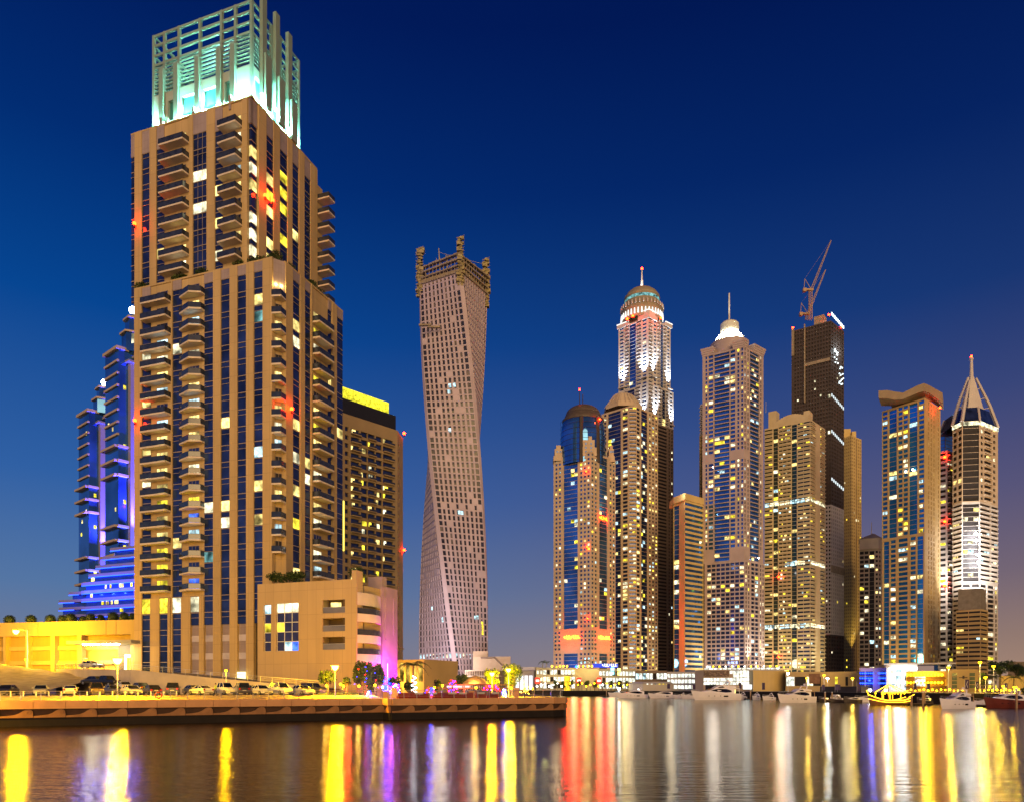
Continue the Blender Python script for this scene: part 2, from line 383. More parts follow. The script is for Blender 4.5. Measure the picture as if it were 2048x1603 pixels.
a, b = Lf.at(362), Lf.at(407.5); w = b - a
balcony_col(Lf, a, w, [(0, 0), (0, .9), (w * .62, 2.3), (w, 1.2), (w, 0)], lvl[:19], .4, w * .3, w * .46, forced=[(4, L_pale), (7, L_cool), (8, L_warm), (9, L_warm), (13, L_yel), (14, L_blue), (18, L_blue)])
w = Ch.L
balcony_col(Ch, 0, w, [(0, 0), (-.1, .9), (w * .5, 2.2), (w + .1, .9), (w, 0)], lvl[1:17], .22, w * .12, w * .7, off=-.9, dark=m_dark, forced=[(9, L_cool), (2, L_warm)])
a, b = Rf.at(626.5), Rf.at(657); w = b - a
balcony_col(Rf, a, w, [(0, 0), (.1, 1.9), (w - .4, 2.1), (w, 0)], lvl[1:18], .6, w * .1, w * .5)
ulv = [121.0 - FH * k for k in range(9)]
a, b = Ul.at(326.5), Ul.at(377); w = b - a
balcony_col(Ul, a, w, [(0, 0), (.1, 1.9), (w - .2, 1.9), (w, 0)], ulv, .3, w * .42, w * .44, forced=[(6, L_warm), (7, L_warm), (8, L_pale)])
a, b = Ul.at(443.5), Ul.at(483); w = b - a
balcony_col(Ul, a, w, [(0, 0), (.1, 1.9), (w - .2, 2.1), (w, 0)], ulv, .5, w * .5, w * .42, forced=[(1, L_pale), (2, L_pale), (4, L_warm)])
rb = MB()
for k in range(8):
    z = 119.8 - FH * k
    Ur.box(rb, wg0 + .3, wg1, z - .34, z, -.6, 2.9, 0); Ur.box(rb, wg0 + .3, wg1, z, z + 1.0, 2.82, 2.88, 1); Ur.box(rb, wg0 + .3, wg0 + .36, z, z + 1.0, -.6, 2.9, 1)
tag(rb.build('balcony', [m_slab, m_rail], tower), kind='stuff')
# roof-edge shrubs on the setback terrace and on the podium
for fc, pxs in ((Lf, (276, 345, 352, 395, 470, 500, 512)), (Rf, (566, 590, 632, 650))):
    for px in pxs:
        s = fc.at(px) + random.uniform(-.4, .4); c = fc.p(s, ZT + .7, -1.9); mb = MB()
        for _ in range(4): leaves(mb, (c[0] + random.uniform(-1.1, 1.1), c[1] + random.uniform(-.5, .5), c[2] + random.uniform(-.2, .5)), (1.3, .8, 1.1), 110, .26)
        mb.tube((c[0], c[1], ZT - 1.6), c, .07, .04, 5, 1)
        tag(mb.build('terrace_shrub', LEAF, None, loc=(c[0], c[1], ZT)), 'dark leafy shrub spilling over the setback terrace of the tan tower', 'shrub', 'shrubs along the setback terrace of the tan tower')
# crown
m_frame = mat('frame_white', (.22, .29, .26), .5, .06, .6)
m_crownw = mat('crown_wall_white', (.34, .39, .37), .55, .06, .5)
CC = Cu + U * 1.2 + V * 1.6
Kl = Face(CC + U * 26.5, CC); Kr = Face(CC, CC + V * 16.6)
TOP, WT = 148.2, 134.6
cw = MB()
lh = [(Kl.at(a) , Kl.at(b), 128.2, 132.6) for a, b in ((336, 352), (364, 390), (406, 432), (449, 464))]
facade(cw, Kl, 0, Kl.L, ZU - .6, WT, lh, .8)
rh = [(1.0, 3.6, 128.0, 132.8), (6.2, 8.8, 128.0, 132.8), (11, 13.4, 128, 132.8)]
facade(cw, Kr, 0, Kr.L, ZU - .6, WT, rh, .8)
back = [Kl.a[:], Kl.b[:], Kr.b[:], (Kl.a + V * Kr.L)[:]]
cw.prism([(p[0] - (Kl.n + Kr.n)[0] * .9, p[1] - (Kl.n + Kr.n)[1] * .9) for p in back], ZU - .6, WT - .5, 0)
cw.build('crown_wall', m_crownw, tower)
for fc, hs in ((Kl, lh), (Kr, rh)):
    for h in hs:
        mb = MB(); fc.quad(mb, h[0], h[1], h[2], h[3], -.6); mb.build('crown_window', mat('teal_glass', (.05, .22, .22), .25, .2, .4), tower)
mb = MB()
colsL = [Kl.at(p) for p in (306.5, 328, 357, 399, 442, 470)] + [Kl.L - .3]
for s in colsL: Kl.box(mb, s - .28, s + .28, ZU, TOP, -.55, .02)
colsR = [.3, 3.5, 6.5, 9.6, 12.6, Kr.L - .3]
for s in colsR: Kr.box(mb, s - .28, s + .28, ZU, TOP, -.55, .02)
zb = [TOP - .25, TOP - 2.4, TOP - 4.6, TOP - 6.7] + [TOP - 6.7 - .85 * k for k in range(1, 10)]
B2 = Face((Kl.a + V * Kr.L)[:], Kl.a[:]); B3 = Face(Kr.b[:], (Kl.a + V * Kr.L)[:])
for k, z in enumerate(zb):
    h = .26 if k < 4 else .13
    for fc in (Kl, Kr, B2, B3): fc.box(mb, .1, fc.L - .1, z - h, z + h, -.42, -.06)
for fc in (B2, B3):
    for s in (fc.L * .33, fc.L * .66): fc.box(mb, s - .25, s + .25, ZU, TOP, -.5, 0)
mb.build('roof_frame', m_frame, tower)
for s in colsL[1:-1]:
    f = MB(); Kl.box(f, s - .75, s + .45, ZU + 1.2, 139.6, .05, .75); f.build('fin', m_frame, tower)
for s in (1.0, 3.7, 6.6):
    f = MB(); Kl.box(f, 0 + s * 3.3, .5 + s * 3.3, ZU - 1.5, ZU + 1.6, 1.0, 1.5); f.build('fin', m_mauve, tower)
for s, ztop, zlo in ((3.0, 152.6, 130), (7.4, 151.0, 130), (11.8, 150.2, 129)):
    f = MB(); Kr.box(f, s - .7, s + .7, zlo, ztop, .1, .9); f.build('tall_fin', m_frame, tower)
for s, z0, z1 in ((3.6, 127.4, 138.6), (8.2, 127.0, 137.2), (12.6, 126.6, 135.4)):
    f = MB(); Kr.box(f, s - 1.0, s + 1.0, z0, z1, 1.0, 1.5); f.build('wall_panel', m_frame, tower)
for fc, n in ((Kl, 5), (Kr, 4)):
    for k in range(n):
        s = fc.L * (k + .5) / n; p = fc.p(s, ZU + .35, .75)
        f = MB(); fc.box(f, s - .35, s + .35, ZU, ZU + .25, .55, .95); f.build('floodlight', m_black, tower)
        lamp('crown_light', p, 42000, (.30, 1, .74), tower, 'SPOT', .2, fc.p(s, ZU + 14, .1), spot=150)
lamp('crown_light', Kl.p(Kl.L * .5, WT + .6, -6), 9000, (.32, 1, .78), tower, 'POINT', .5)
# red obstruction lights
def beacon(parent, p, r=.22, power=0, name='obstruction_light'):
    mb = MB(); mb.ball(p, r, 6); mb.tube((p[0], p[1], p[2] - r * 2.2), (p[0], p[1], p[2] - r * .8), r * .5, r * .5, 6, 1)
    o = mb.build(name, [G_red, m_black], parent)
    if power: lamp('red_light', (p[0], p[1] - r * 2, p[2]), power, (1, .02, .0), parent, 'POINT', r)
for fc, px, y, o in ((Ul, 273, 450, .55), (Lf, 274, 842, .55), (Rf, 579, 818, .55), (Ur, 526, 392, .55), (Ur, 541, 402, .55)):
    s = fc.at(px); p = fc.p(s, PZ(y, fc.depth(s)), o); beacon(tower, p, .42, 600)
# warm lamp on the topmost corner balcony
for dx in (-.5, .6):
    p = Ch.p(Ch.L / 2 + dx, lvl[1] + 2.6, -.4); mb = MB(); mb.ball(p, .16, 6); mb.build('balcony_lamp', G_yel, tower)
    lamp('balcony_light', Ch.p(Ch.L / 2 + dx, lvl[1] + 2.5, -.1), 160, (1, .65, .2), tower, 'POINT', .16)
# ---------------------------------------------------------------- podium block in front of the tower
P0 = Vector((PX(515, 144.5), 144.5)); pr = Face(P0, P0 - U * 30); PL = pr.at(713)
Pf = Face(P0, P0 - U * PL); Pr = Face(Pf.b, Pf.b + V * 15)
podium = thing('podium_block', 'plain tan stone podium with three loggias and a magenta lit pier at its right', 'building', (P0.x, P0.y, 3))
m_clad = mat('podium_stone', (.50, .36, .20), .75, .07, .3, brick=(UA, 1.9, 4.6, .74), streak=True)
zy = lambda y: PZ(y, 141)
pw = MB(); PT = 24.6
hol = [(Pf.at(527), Pf.at(542), zy(1300), zy(1205)), (Pf.at(552), Pf.at(597), zy(1300), zy(1203))] + [(Pf.at(645), Pf.at(690), zy(b), zy(a)) for a, b in ((1201, 1227), (1237, 1263), (1274, 1299))]
facade(pw, Pf, 0, Pf.L, 2.8, PT, [(a, b, c, d) for a, b, c, d in hol], .5)
pw.prism([Pf.p(.05, 0, -3.2)[:2], Pf.p(Pf.L - .3, 0, -3.2)[:2], (Pf.b + V * 15 - Pf.n * 0)[:], (Pf.a + V * 15)[:]], 2.8, PT - .8)
Pf.box(pw, 0, Pf.at(640), 2.8, PT - .4, -3.1, -.55); Pf.box(pw, Pf.L - 1.0, Pf.L, 2.8, PT + 1.6, -2.2, -.003)
for z in (zy(1232), zy(1268.5), zy(1304)): Pf.box(pw, Pf.at(641), Pf.L - .9, z - .5, z + .45, -3.2, -.52)
face_l = Face((Pf.a + V * 15)[:], Pf.a[:]); face_l.quad(pw, 0, 15, 2.8, PT)
pw.build('wall', m_clad, podium)
def panes(fc, h, nx, nz, lit, parent, o=-.4, name='window', dark=m_dglass):
    a, b, c, d = h
    for i in range(nx):
        for j in range(nz):
            s0, s1 = a + (b - a) * i / nx, a + (b - a) * (i + 1) / nx; z0, z1 = c + (d - c) * j / nz, c + (d - c) * (j + 1) / nz
            mb = MB(); fc.box(mb, s0 + .06, s1 - .06, z0 + .06, z1 - .06, o - .06, o, 0)
            for q in ((s0, s0 + .06, z0, z1), (s1 - .06, s1, z0, z1), (s0, s1, z0, z0 + .06), (s0, s1, z1 - .06, z1)): fc.box(mb, *q, o - .06, o + .05, 1)
            mb.build(name, [lit.get((i, j), dark), m_white], parent)
m_dusk = mat('violet_glass', (.03, .03, .12), .1, .4, .4, spec=.9)
panes(Pf, hol[0], 1, 5, {(0, 4): L_cool, (0, 2): L_yel}, podium, dark=m_dusk)
panes(Pf, hol[1], 3, 5, {(i, 4): L_pale for i in range(3)} | {(0, 2): L_yel, (1, 0): L_cool, (2, 0): L_blue}, podium, dark=m_dusk)
for k, h in enumerate(hol[2:]):
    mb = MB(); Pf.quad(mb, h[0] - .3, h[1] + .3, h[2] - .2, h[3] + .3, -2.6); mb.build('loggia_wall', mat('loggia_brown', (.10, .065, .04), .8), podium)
    if k == 0: mb = MB(); Pf.box(mb, h[0] + .2, h[0] + 2.4, h[2] + .1, h[3] - .2, -2.55, -2.45); mb.build('lit_window', L_warm, podium)
    mb = MB(); Pf.box(mb, h[1] - 1.6, h[1] - .7, h[2] + .1, h[3] - .3, -2.55, -2.45); mb.build('loggia_door', L_warm if k == 2 else m_dglass, podium)
    mb = MB(); Pf.box(mb, h[0], h[1], h[2], h[2] + 1.05, -.25, -.19, 0); Pf.box(mb, h[0], h[1], h[2] + 1.05, h[2] + 1.12, -.28, -.16, 1)
    mb.build('loggia_railing', [mat('pale_rail_glass', (.16, .16, .22), .15), m_metal], podium)
# right-hand end: curved balconies and pier
def arc(fc, s0, s1, bulge, n=10): return [fc.p(s0 + (s1 - s0) * k / n, 0, bulge * math.sin(math.pi * k / n))[:2] for k in range(n + 1)]
m_pale = mat('pale_render', (.60, .52, .50), .65, .08, .5)
for k, y in enumerate((1190, 1231, 1272, 1309)):
    zt = PZ(y, 143); mb = MB(); pl = arc(Pr, .3, 8.9, 1.5 if k else .8)
    mb.prism(pl[::-1] + [Pr.p(.3, 0, -2)[:2], Pr.p(8.9, 0, -2)[:2]][0:0] , zt - (1.5 if k else 2.3), zt, 0)
    mb.build('curved_balcony', m_pale, podium)
    if k:
        mb = MB()
        for a, b in zip(pl[:-1], pl[1:]): mb.obox((*a, zt), (b[0] - a[0], b[1] - a[1], 0), (-.04, .02, 0), (0, 0, 1.05))
        mb.build('balcony_railing', m_rail, podium)
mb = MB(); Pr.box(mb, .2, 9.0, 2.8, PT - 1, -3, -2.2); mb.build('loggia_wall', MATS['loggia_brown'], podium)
mb = MB(); Pr.box(mb, 9.0, 15, 2.8, 24.4, -4, .3); Pr.box(mb, 9.2, 11, 23, 26.3, -3, .1); Pr.box(mb, 9.8, 10.4, 14, 22.5, .3, .55); Pr.box(mb, 13.2, 13.6, 15, 22.5, .3, .5)
Face(Pr.p(9.0, 0, -4)[:2], Pr.p(9.0, 0, .3)[:2]).quad(mb, 0, 4.3, 2.8, 24.4, .01)
mb.build('pier', mat('pier_render', (.36, .27, .27), .65, .08, .5), podium)
lamp('magenta_light', Pr.p(12, 3.6, 2.4), 16000, (1, 0, .80), podium, 'SPOT', .2, Pr.p(12, 14, .2), spot=110)
lamp('magenta_light', Pr.p(5, 4.2, 3.4), 7000, (.95, .02, .85), podium, 'SPOT', .2, Pr.p(5, 14, 0), spot=130)
lamp('violet_light', Pr.p(8.6, 9, 2.2), 1600, (.55, .1, 1), podium, 'POINT', .2)
mb = MB()
for s in (10.9, 11.0): Pr.box(mb, s - .05, s + .08, 4, 9.5, .3, .36)
mb.build('light_strip', glow('pink_strip', (1, .4, .8), 4), podium)
for s, o, rr in ((2.2, -3, 1.2), (5.0, -3.2, 1.4), (7, -3.1, 1.1), (19.6, -3.2, 1.3)):
    c = Pf.p(s, PT + .9, o); mb = MB()
    for _ in range(11): leaves(mb, (c[0] + random.uniform(-1, 1) * rr, c[1] + random.uniform(-.5, .5), c[2] + random.uniform(.2, 1.3)), (.9, .8, .7), 70, .2)
    mb.tube((c[0], c[1], PT - .8), (c[0], c[1], PT + 1.2), .1, .07, 5, 1)
    tag(mb.build('roof_tree', LEAF, None, loc=(c[0], c[1], PT)), 'dark bushy tree growing on the flat roof of the tan podium', 'tree', 'trees on the roof of the tan podium')
# ---------------------------------------------------------------- tower behind with the yellow lit crown
Cf = Face((PX(672, 286), 286), (PX(795, 308), 308)); Cr = Face(Cf.b, (PX(806, 318), 318))
bt = thing('apartment_block', 'tan apartment block behind the podium with a glowing yellow screen along its roof', 'tower', (Cf.a.x, Cf.a.y, 3))
m_tan2 = mat('tan_render', (.38, .27, .14), .75, .1, .15)
mb = MB(); zt = 110.2
cols = [(690, 697), (702, 719), (722, 735), (736, 750), (752, 764), (766, 786)]
hs = []; fl = [14 + 3.17 * k for k in range(29)]
for z in fl:
    for a, b in cols: hs.append((Cf.at(a), Cf.at(b), z + (.9 if b - a < 9 else .55), z + 2.6))
hs2 = [(1.2, 3.0, z + .7, z + 2.4) for z in fl]
facade(mb, Cf, 0, Cf.L, 3, zt, hs, .9); facade(mb, Cr, 0, Cr.L, 3, zt, hs2, .6)
mb.quad((*Cf.a, zt), (*Cf.b, zt), (*Cr.b, zt), (Cr.b.x - 30, Cr.b.y, zt))
for z in fl:
    for a, b, o in ((701, 720, 1.3), (736, 751, .9), (766, 787, 1.1)):
        Cf.box(mb, Cf.at(a), Cf.at(b), z + .1, z + .5, 0, o); Cf.box(mb, Cf.at(a), Cf.at(b), z + .5, z + 1.2, o - .1, o, 1)
mb.build('wall', [m_tan2, m_rail], bt)
mb = MB(); Cf.box(mb, .5, Cf.L - .3, 3, zt - .5, -12, -.7); Cr.box(mb, .3, Cr.L - .2, 3, zt - .6, -8, -.5); mb.build('glazing', m_dglass, bt)
mb = MB(); Cf.box(mb, 3, Cf.L - .4, zt, zt + 6, -8, -.6); mb.build('roof_screen', m_black, bt)
mb = MB(); Cf.box(mb, 4, Cf.L - 2.5, zt + 6, zt + 11.2, -6, -2.5); mb.build('lit_screen', glow('yellow_screen', (.95, .86, .04), 1.15, True, 9.0, .6), bt)
for k in range(46):
    z = random.choice(fl[8:]) if random.random() < .7 else random.choice(fl); a, b = random.choice(cols[1:]); sa = Cf.at(a) + random.choice([0, .4]) * 2; w = random.uniform(1.2, 2.4)
    q = MB(); Cf.box(q, sa + .1, min(sa + w, Cf.at(b)), z + .6, z + 2.5, -.68, -.6); q.build('lit_window', random.choice([L_warm, L_yel, L_warm, L_pale]), bt)
mb = MB(); Cf.box(mb, Cf.at(686), Cf.at(686) + .35, PZ(1100, 288), PZ(1000, 288), 0, .3); mb.build('light_strip', glow('yellow_strip', (1, .85, .1), 3), bt)
for y in (862, 1097): beacon(bt, Cr.p(Cr.L - .5, PZ(y, 315), .6), .6, 400)
# ---------------------------------------------------------------- blue lit stepped towers
m_bwall = mat('white_render_wall', (.24, .22, .30), .7, .08, .1)
m_tslab = mat('sand_slab', (.44, .34, .25), .7, .1, .2)
def blue_tower(D, px0, pxm, px1, ytop, ysteps, label, cap, wide, power, bpx, by):
    t = thing('hotel_tower', label, 'tower', (PX(pxm, D), D, 3), 0, None)
    fl_ = Face((PX(px0, D + 9), D + 9), (PX(pxm, D), D)); fr = Face(fl_.b, (PX(px1, D + 7), D + 7))
    zt_ = PZ(ytop, D); g = MB()
    g.prism([fl_.p(0, 0, -.1)[:2], fl_.b[:], fr.b[:], (fl_.a.x + 4, fl_.a.y + 18)], 3, zt_ - .3); g.build('glazing', m_bglass, t)
    sl_ = MB(); sp = 3.35; k = 0; z = zt_
    while z > 20:
        y = HY - (z - H) * F / D
        w_ = any(a < y < b for a, b in wide); no = any(a < y < b for a, b in cap)
        if not no:
            o = 1.7 if w_ else .6
            fl_.box(sl_, -(.8 if w_ else 0), fl_.L + .0, z - .9, z + (.1 if w_ else 0), -.3, o)
            if w_: fr.box(sl_, -.6, fr.L * .5, z - .9, z + .1, -.3, o * .7)
        z -= sp * (1.9 if w_ else 1.6)
    sl_.build('balcony_band', m_tslab, t); sl_ = MB()
    fl_.box(sl_, -.3, fl_.L + .4, zt_ - .8, zt_ + .5, -1, 1.0); sl_.build('cornice', m_tslab, t); sl_ = MB(); fr.box(sl_, .42, fr.L * .5, zt_ - .8, zt_ + .5, -1, .8); sl_.build('cornice', m_tslab, t)
    w0 = fr.L * .5; b = MB(); fr.box(b, w0, fr.L + 8, 3, zt_ - 6, -12, 2.2)
    for k in range(3): fr.box(b, w0 - 1.5 + k * 3.2, fr.L + 8, zt_ - 6 + k * 3, zt_ - 5 + k * 3, -8, 3.2 - k * .6)
    b.build('lit_wall', m_bwall, t)
    c = MB(); zz = zt_
    for y0, a, b_ in ysteps:
        z1 = PZ(y0, D); c.prism([(PX(a, D) , D + 6), (PX(a + (b_ - a) * .4, D), D + 2), (PX(b_, D), D + 5), (PX(b_, D), D + 16), (PX(a, D), D + 16)], zz - .3, z1 - .8, 1)
        c.prism([(PX(a, D) - .7, D + 5.3), (PX(a + (b_ - a) * .4, D), D + 1.2), (PX(b_, D) + .8, D + 4.4), (PX(b_, D), D + 16), (PX(a, D), D + 16)], z1 - .8, z1); zz = z1
    c.build('stepped_top', [m_tslab, m_bglass], t)
    p = (PX(bpx, D), D + 3, PZ(by, D)); mb = MB(); mb.ball(p, 1.6, 8); mb.tube((p[0], p[1], zz - 1), (p[0], p[1], p[2] - .8), .5, .5, 6, 1); mb.build('beacon_light', [glow('white_beacon', (.9, .96, 1), 40), m_black], t)
    lamp('blue_light', fr.p(fr.L * .8, 24, 9), power, (.04, .06, 1), t, 'SPOT', .6, fr.p(fr.L * .8, zt_ * .8, 2.2), spot=34)
    lamp('blue_light', fr.p(fr.L * .8, 70, 10), power * .12, (.10, .06, 1), t, 'SPOT', .6, fr.p(fr.L * .8, zt_, 2.2), spot=100)
    for k in range(14):
        s = random.uniform(.1, .75) * fl_.L; z = random.uniform(22, zt_ - 8); q = MB(); fl_.box(q, s, s + 1.1, z, z + 1.7, -.05, .05) if k % 2 else fr.box(q, fr.L * .25, fr.L * .25 + 1.2, z, z + 1.7, .02, .06)
        q.build('lit_window', random.choice([L_warm, L_yel]), t)
    return t
blue_tower(372, 157, 178, 216, 819, [(790, 173, 216), (768, 180, 216)], 'smaller farther one of the two blue lit stepped hotel towers', [(1045, 1112)], [(968, 1040), (1112, 1200)], 4200000, 203, 760)
blue_tower(330, 210, 237, 275, 694, [(655, 229, 275), (627, 236, 280)], 'taller blue lit stepped hotel tower directly beside the tan tower', [(965, 1048)], [(866, 962), (1048, 1115)], 5200000, 259, 614)
hb = thing('hotel_podium', 'low terraced hotel wing with glowing blue edge lights on every floor', 'building', (PX(220, 300), 300, 3))
sl_, gl_, led = MB(), MB(), MB()
Bf = Face((PX(168, 312), 312), (PX(290, 298), 298))
for k in range(9):
    y0 = 1226 - k * 16.2; z0 = PZ(y0 + 16, 306); z1 = PZ(y0, 306)
    a = 0 if k < 5 else Bf.L * (.12 * (k - 4)); 
    Bf.box(sl_, a, Bf.L, z1 - 1.2, z1, -9, 1.2); Bf.box(gl_, a + .8, Bf.L, z0, z1 - 1.2, -9, -.4)
    Bf.box(led, a, Bf.L - 2, z1 - 1.45, z1 - 1.2, .9, 1.15)
Bs = Face((PX(122, 318), 318), (PX(171, 313), 313))
for k in range(4):
    y0 = 1228 - k * 15; z1 = PZ(y0, 315); a = [0, 0, 0, Bs.L * .4][k]
    Bs.box(sl_, a, Bs.L, z1 - 1.2, z1, -9, 1.0); Bs.box(gl_, a + .6, Bs.L, z1 - 3.2, z1 - 1.2, -9, -.4); Bs.box(led, a, Bs.L * .6 + a * .5, z1 - 1.45, z1 - 1.2, .8, 1.02)
sl_.build('terrace_slab', m_bwall, hb); gl_.build('glazing', mat('terrace_glass', (.02, .06, .25), .12), hb); led.build('blue_light_strip', G_blue, hb)
for k in range(24):
    j = random.randrange(6); z = PZ(1226 - j * 16.2 + 12, 306); s = random.uniform(2, Bf.L - 2); q = MB(); Bf.box(q, s, s + random.uniform(.8, 1.8), z - .3, z + 1.2, -.39, -.3); q.build('lit_window', random.choice([L_warm, L_yel]), hb)
for k in range(5): lamp('blue_light', Bf.p(Bf.L * (.1 + .2 * k), PZ(1180, 306), 4.5), 5000, (.02, .06, 1), hb, 'POINT', .5)
# ---------------------------------------------------------------- low building at the left with the planted roof
lb = thing('parking_building', 'low sand coloured building with recessed bays and round bushes along its flat roof', 'building', (PX(100, 168), 168, 7))
Gf = Face((PX(-70, 175), 175), (PX(272, 164), 164)); GT = 19.6
m_sand = mat('sand_render', (.50, .36, .13), .8, .1, .25, streak=True)
mb = MB()
edges = [(-40, 6), (11, 50), (56, 101), (109, 154), (163, 261)]
hs = [(Gf.at(a), Gf.at(b), 7.2, 16.4) for a, b in edges]
facade(mb, Gf, 0, Gf.L, 6.5, GT, hs, 1.3); Gf.box(mb, 0, Gf.L, 6.5, GT - .4, -9, -1.9)
for px in (76, 212, 232): Gf.box(mb, Gf.at(px), Gf.at(px) + .05, 16.4, GT, 0, .03, 1)
mb.build('wall', [m_sand, m_dark], lb)
for a, b in edges:
    w = MB(); Gf.quad(w, Gf.at(a), Gf.at(b), 7, 16.4, -1.3); w.build('bay_panel', mat('ochre_panel', (.40, .26, .05), .8, .1, .4, streak=True), lb)
    w = MB()
    for z in (9.9, 13.2): Gf.box(w, Gf.at(a), Gf.at(b), z, z + .9, -1.28, -.9)
    w.build('bay_beam', m_sand, lb)
c = MB(); Gf.box(c, Gf.at(163), Gf.at(290), 14.2, 14.9, -1, 4.2); c.build('entrance_canopy', mat('canopy_grey', (.35, .33, .30), .5), lb)
for a, b in ((190, 216), (228, 256)):
    c = MB(); Gf.box(c, Gf.at(a), Gf.at(b), 13.95, 14.18, 2.4, 3.4); c.build('canopy_light', glow('canopy_white', (1, .97, .72), 70), lb)
    lamp('canopy_lamp', Gf.p((Gf.at(a) + Gf.at(b)) / 2, 13.6, 2.6), 420, (1, .95, .6), lb, 'POINT', .5)
c = MB(); Gf.box(c, Gf.at(235), Gf.at(285), 8, 14.1, -1.2, -.2); c.build('entrance_wall', mat('entrance_brown', (.10, .075, .05), .6), lb)
c = MB(); Gf.box(c, Gf.at(248), Gf.at(274), 8.4, 12.0, -.2, -.1); c.build('entrance_frame', glow('entrance_white', (1, 1, .62), 3.2), lb)
c = MB(); Gf.box(c, Gf.at(254), Gf.at(270), 8.4, 11.3, -.09, -.02, 0)
for k in range(4): Gf.box(c, Gf.at(254 + 5.33 * k) - .05, Gf.at(254 + 5.33 * k) + .05, 8.4, 11.3, -.02, .04, 1)
c.build('entrance_door', [glow('door_yellow', (.95, .85, .12), 1.1), m_metal], lb)
for k, (px, r) in enumerate(((10, 1.25), (53, 1.2), (92, 1.15), (116, 1.0), (133, 1.25), (158, .8), (173, 1.15), (193, .9), (218, 1.3), (240, 1.2), (258, 1.0))):
    s = Gf.at(px); p = Gf.p(s, GT + r * .55, -1.2); b = MB(); b.ball((p[0], p[1], p[2]), r * .86, 9, 0); leaves(b, p, (r, r, r), 420, .13, .92, -2)  # darkest leaf tone only: the backlit shade is put into the colour
    tag(b.build('round_bush', LEAF, None, loc=(p[0], p[1], GT)), 'clipped round backlit bush on the flat roof of the sand coloured building', 'bush', 'round bushes along the flat roof at the left')
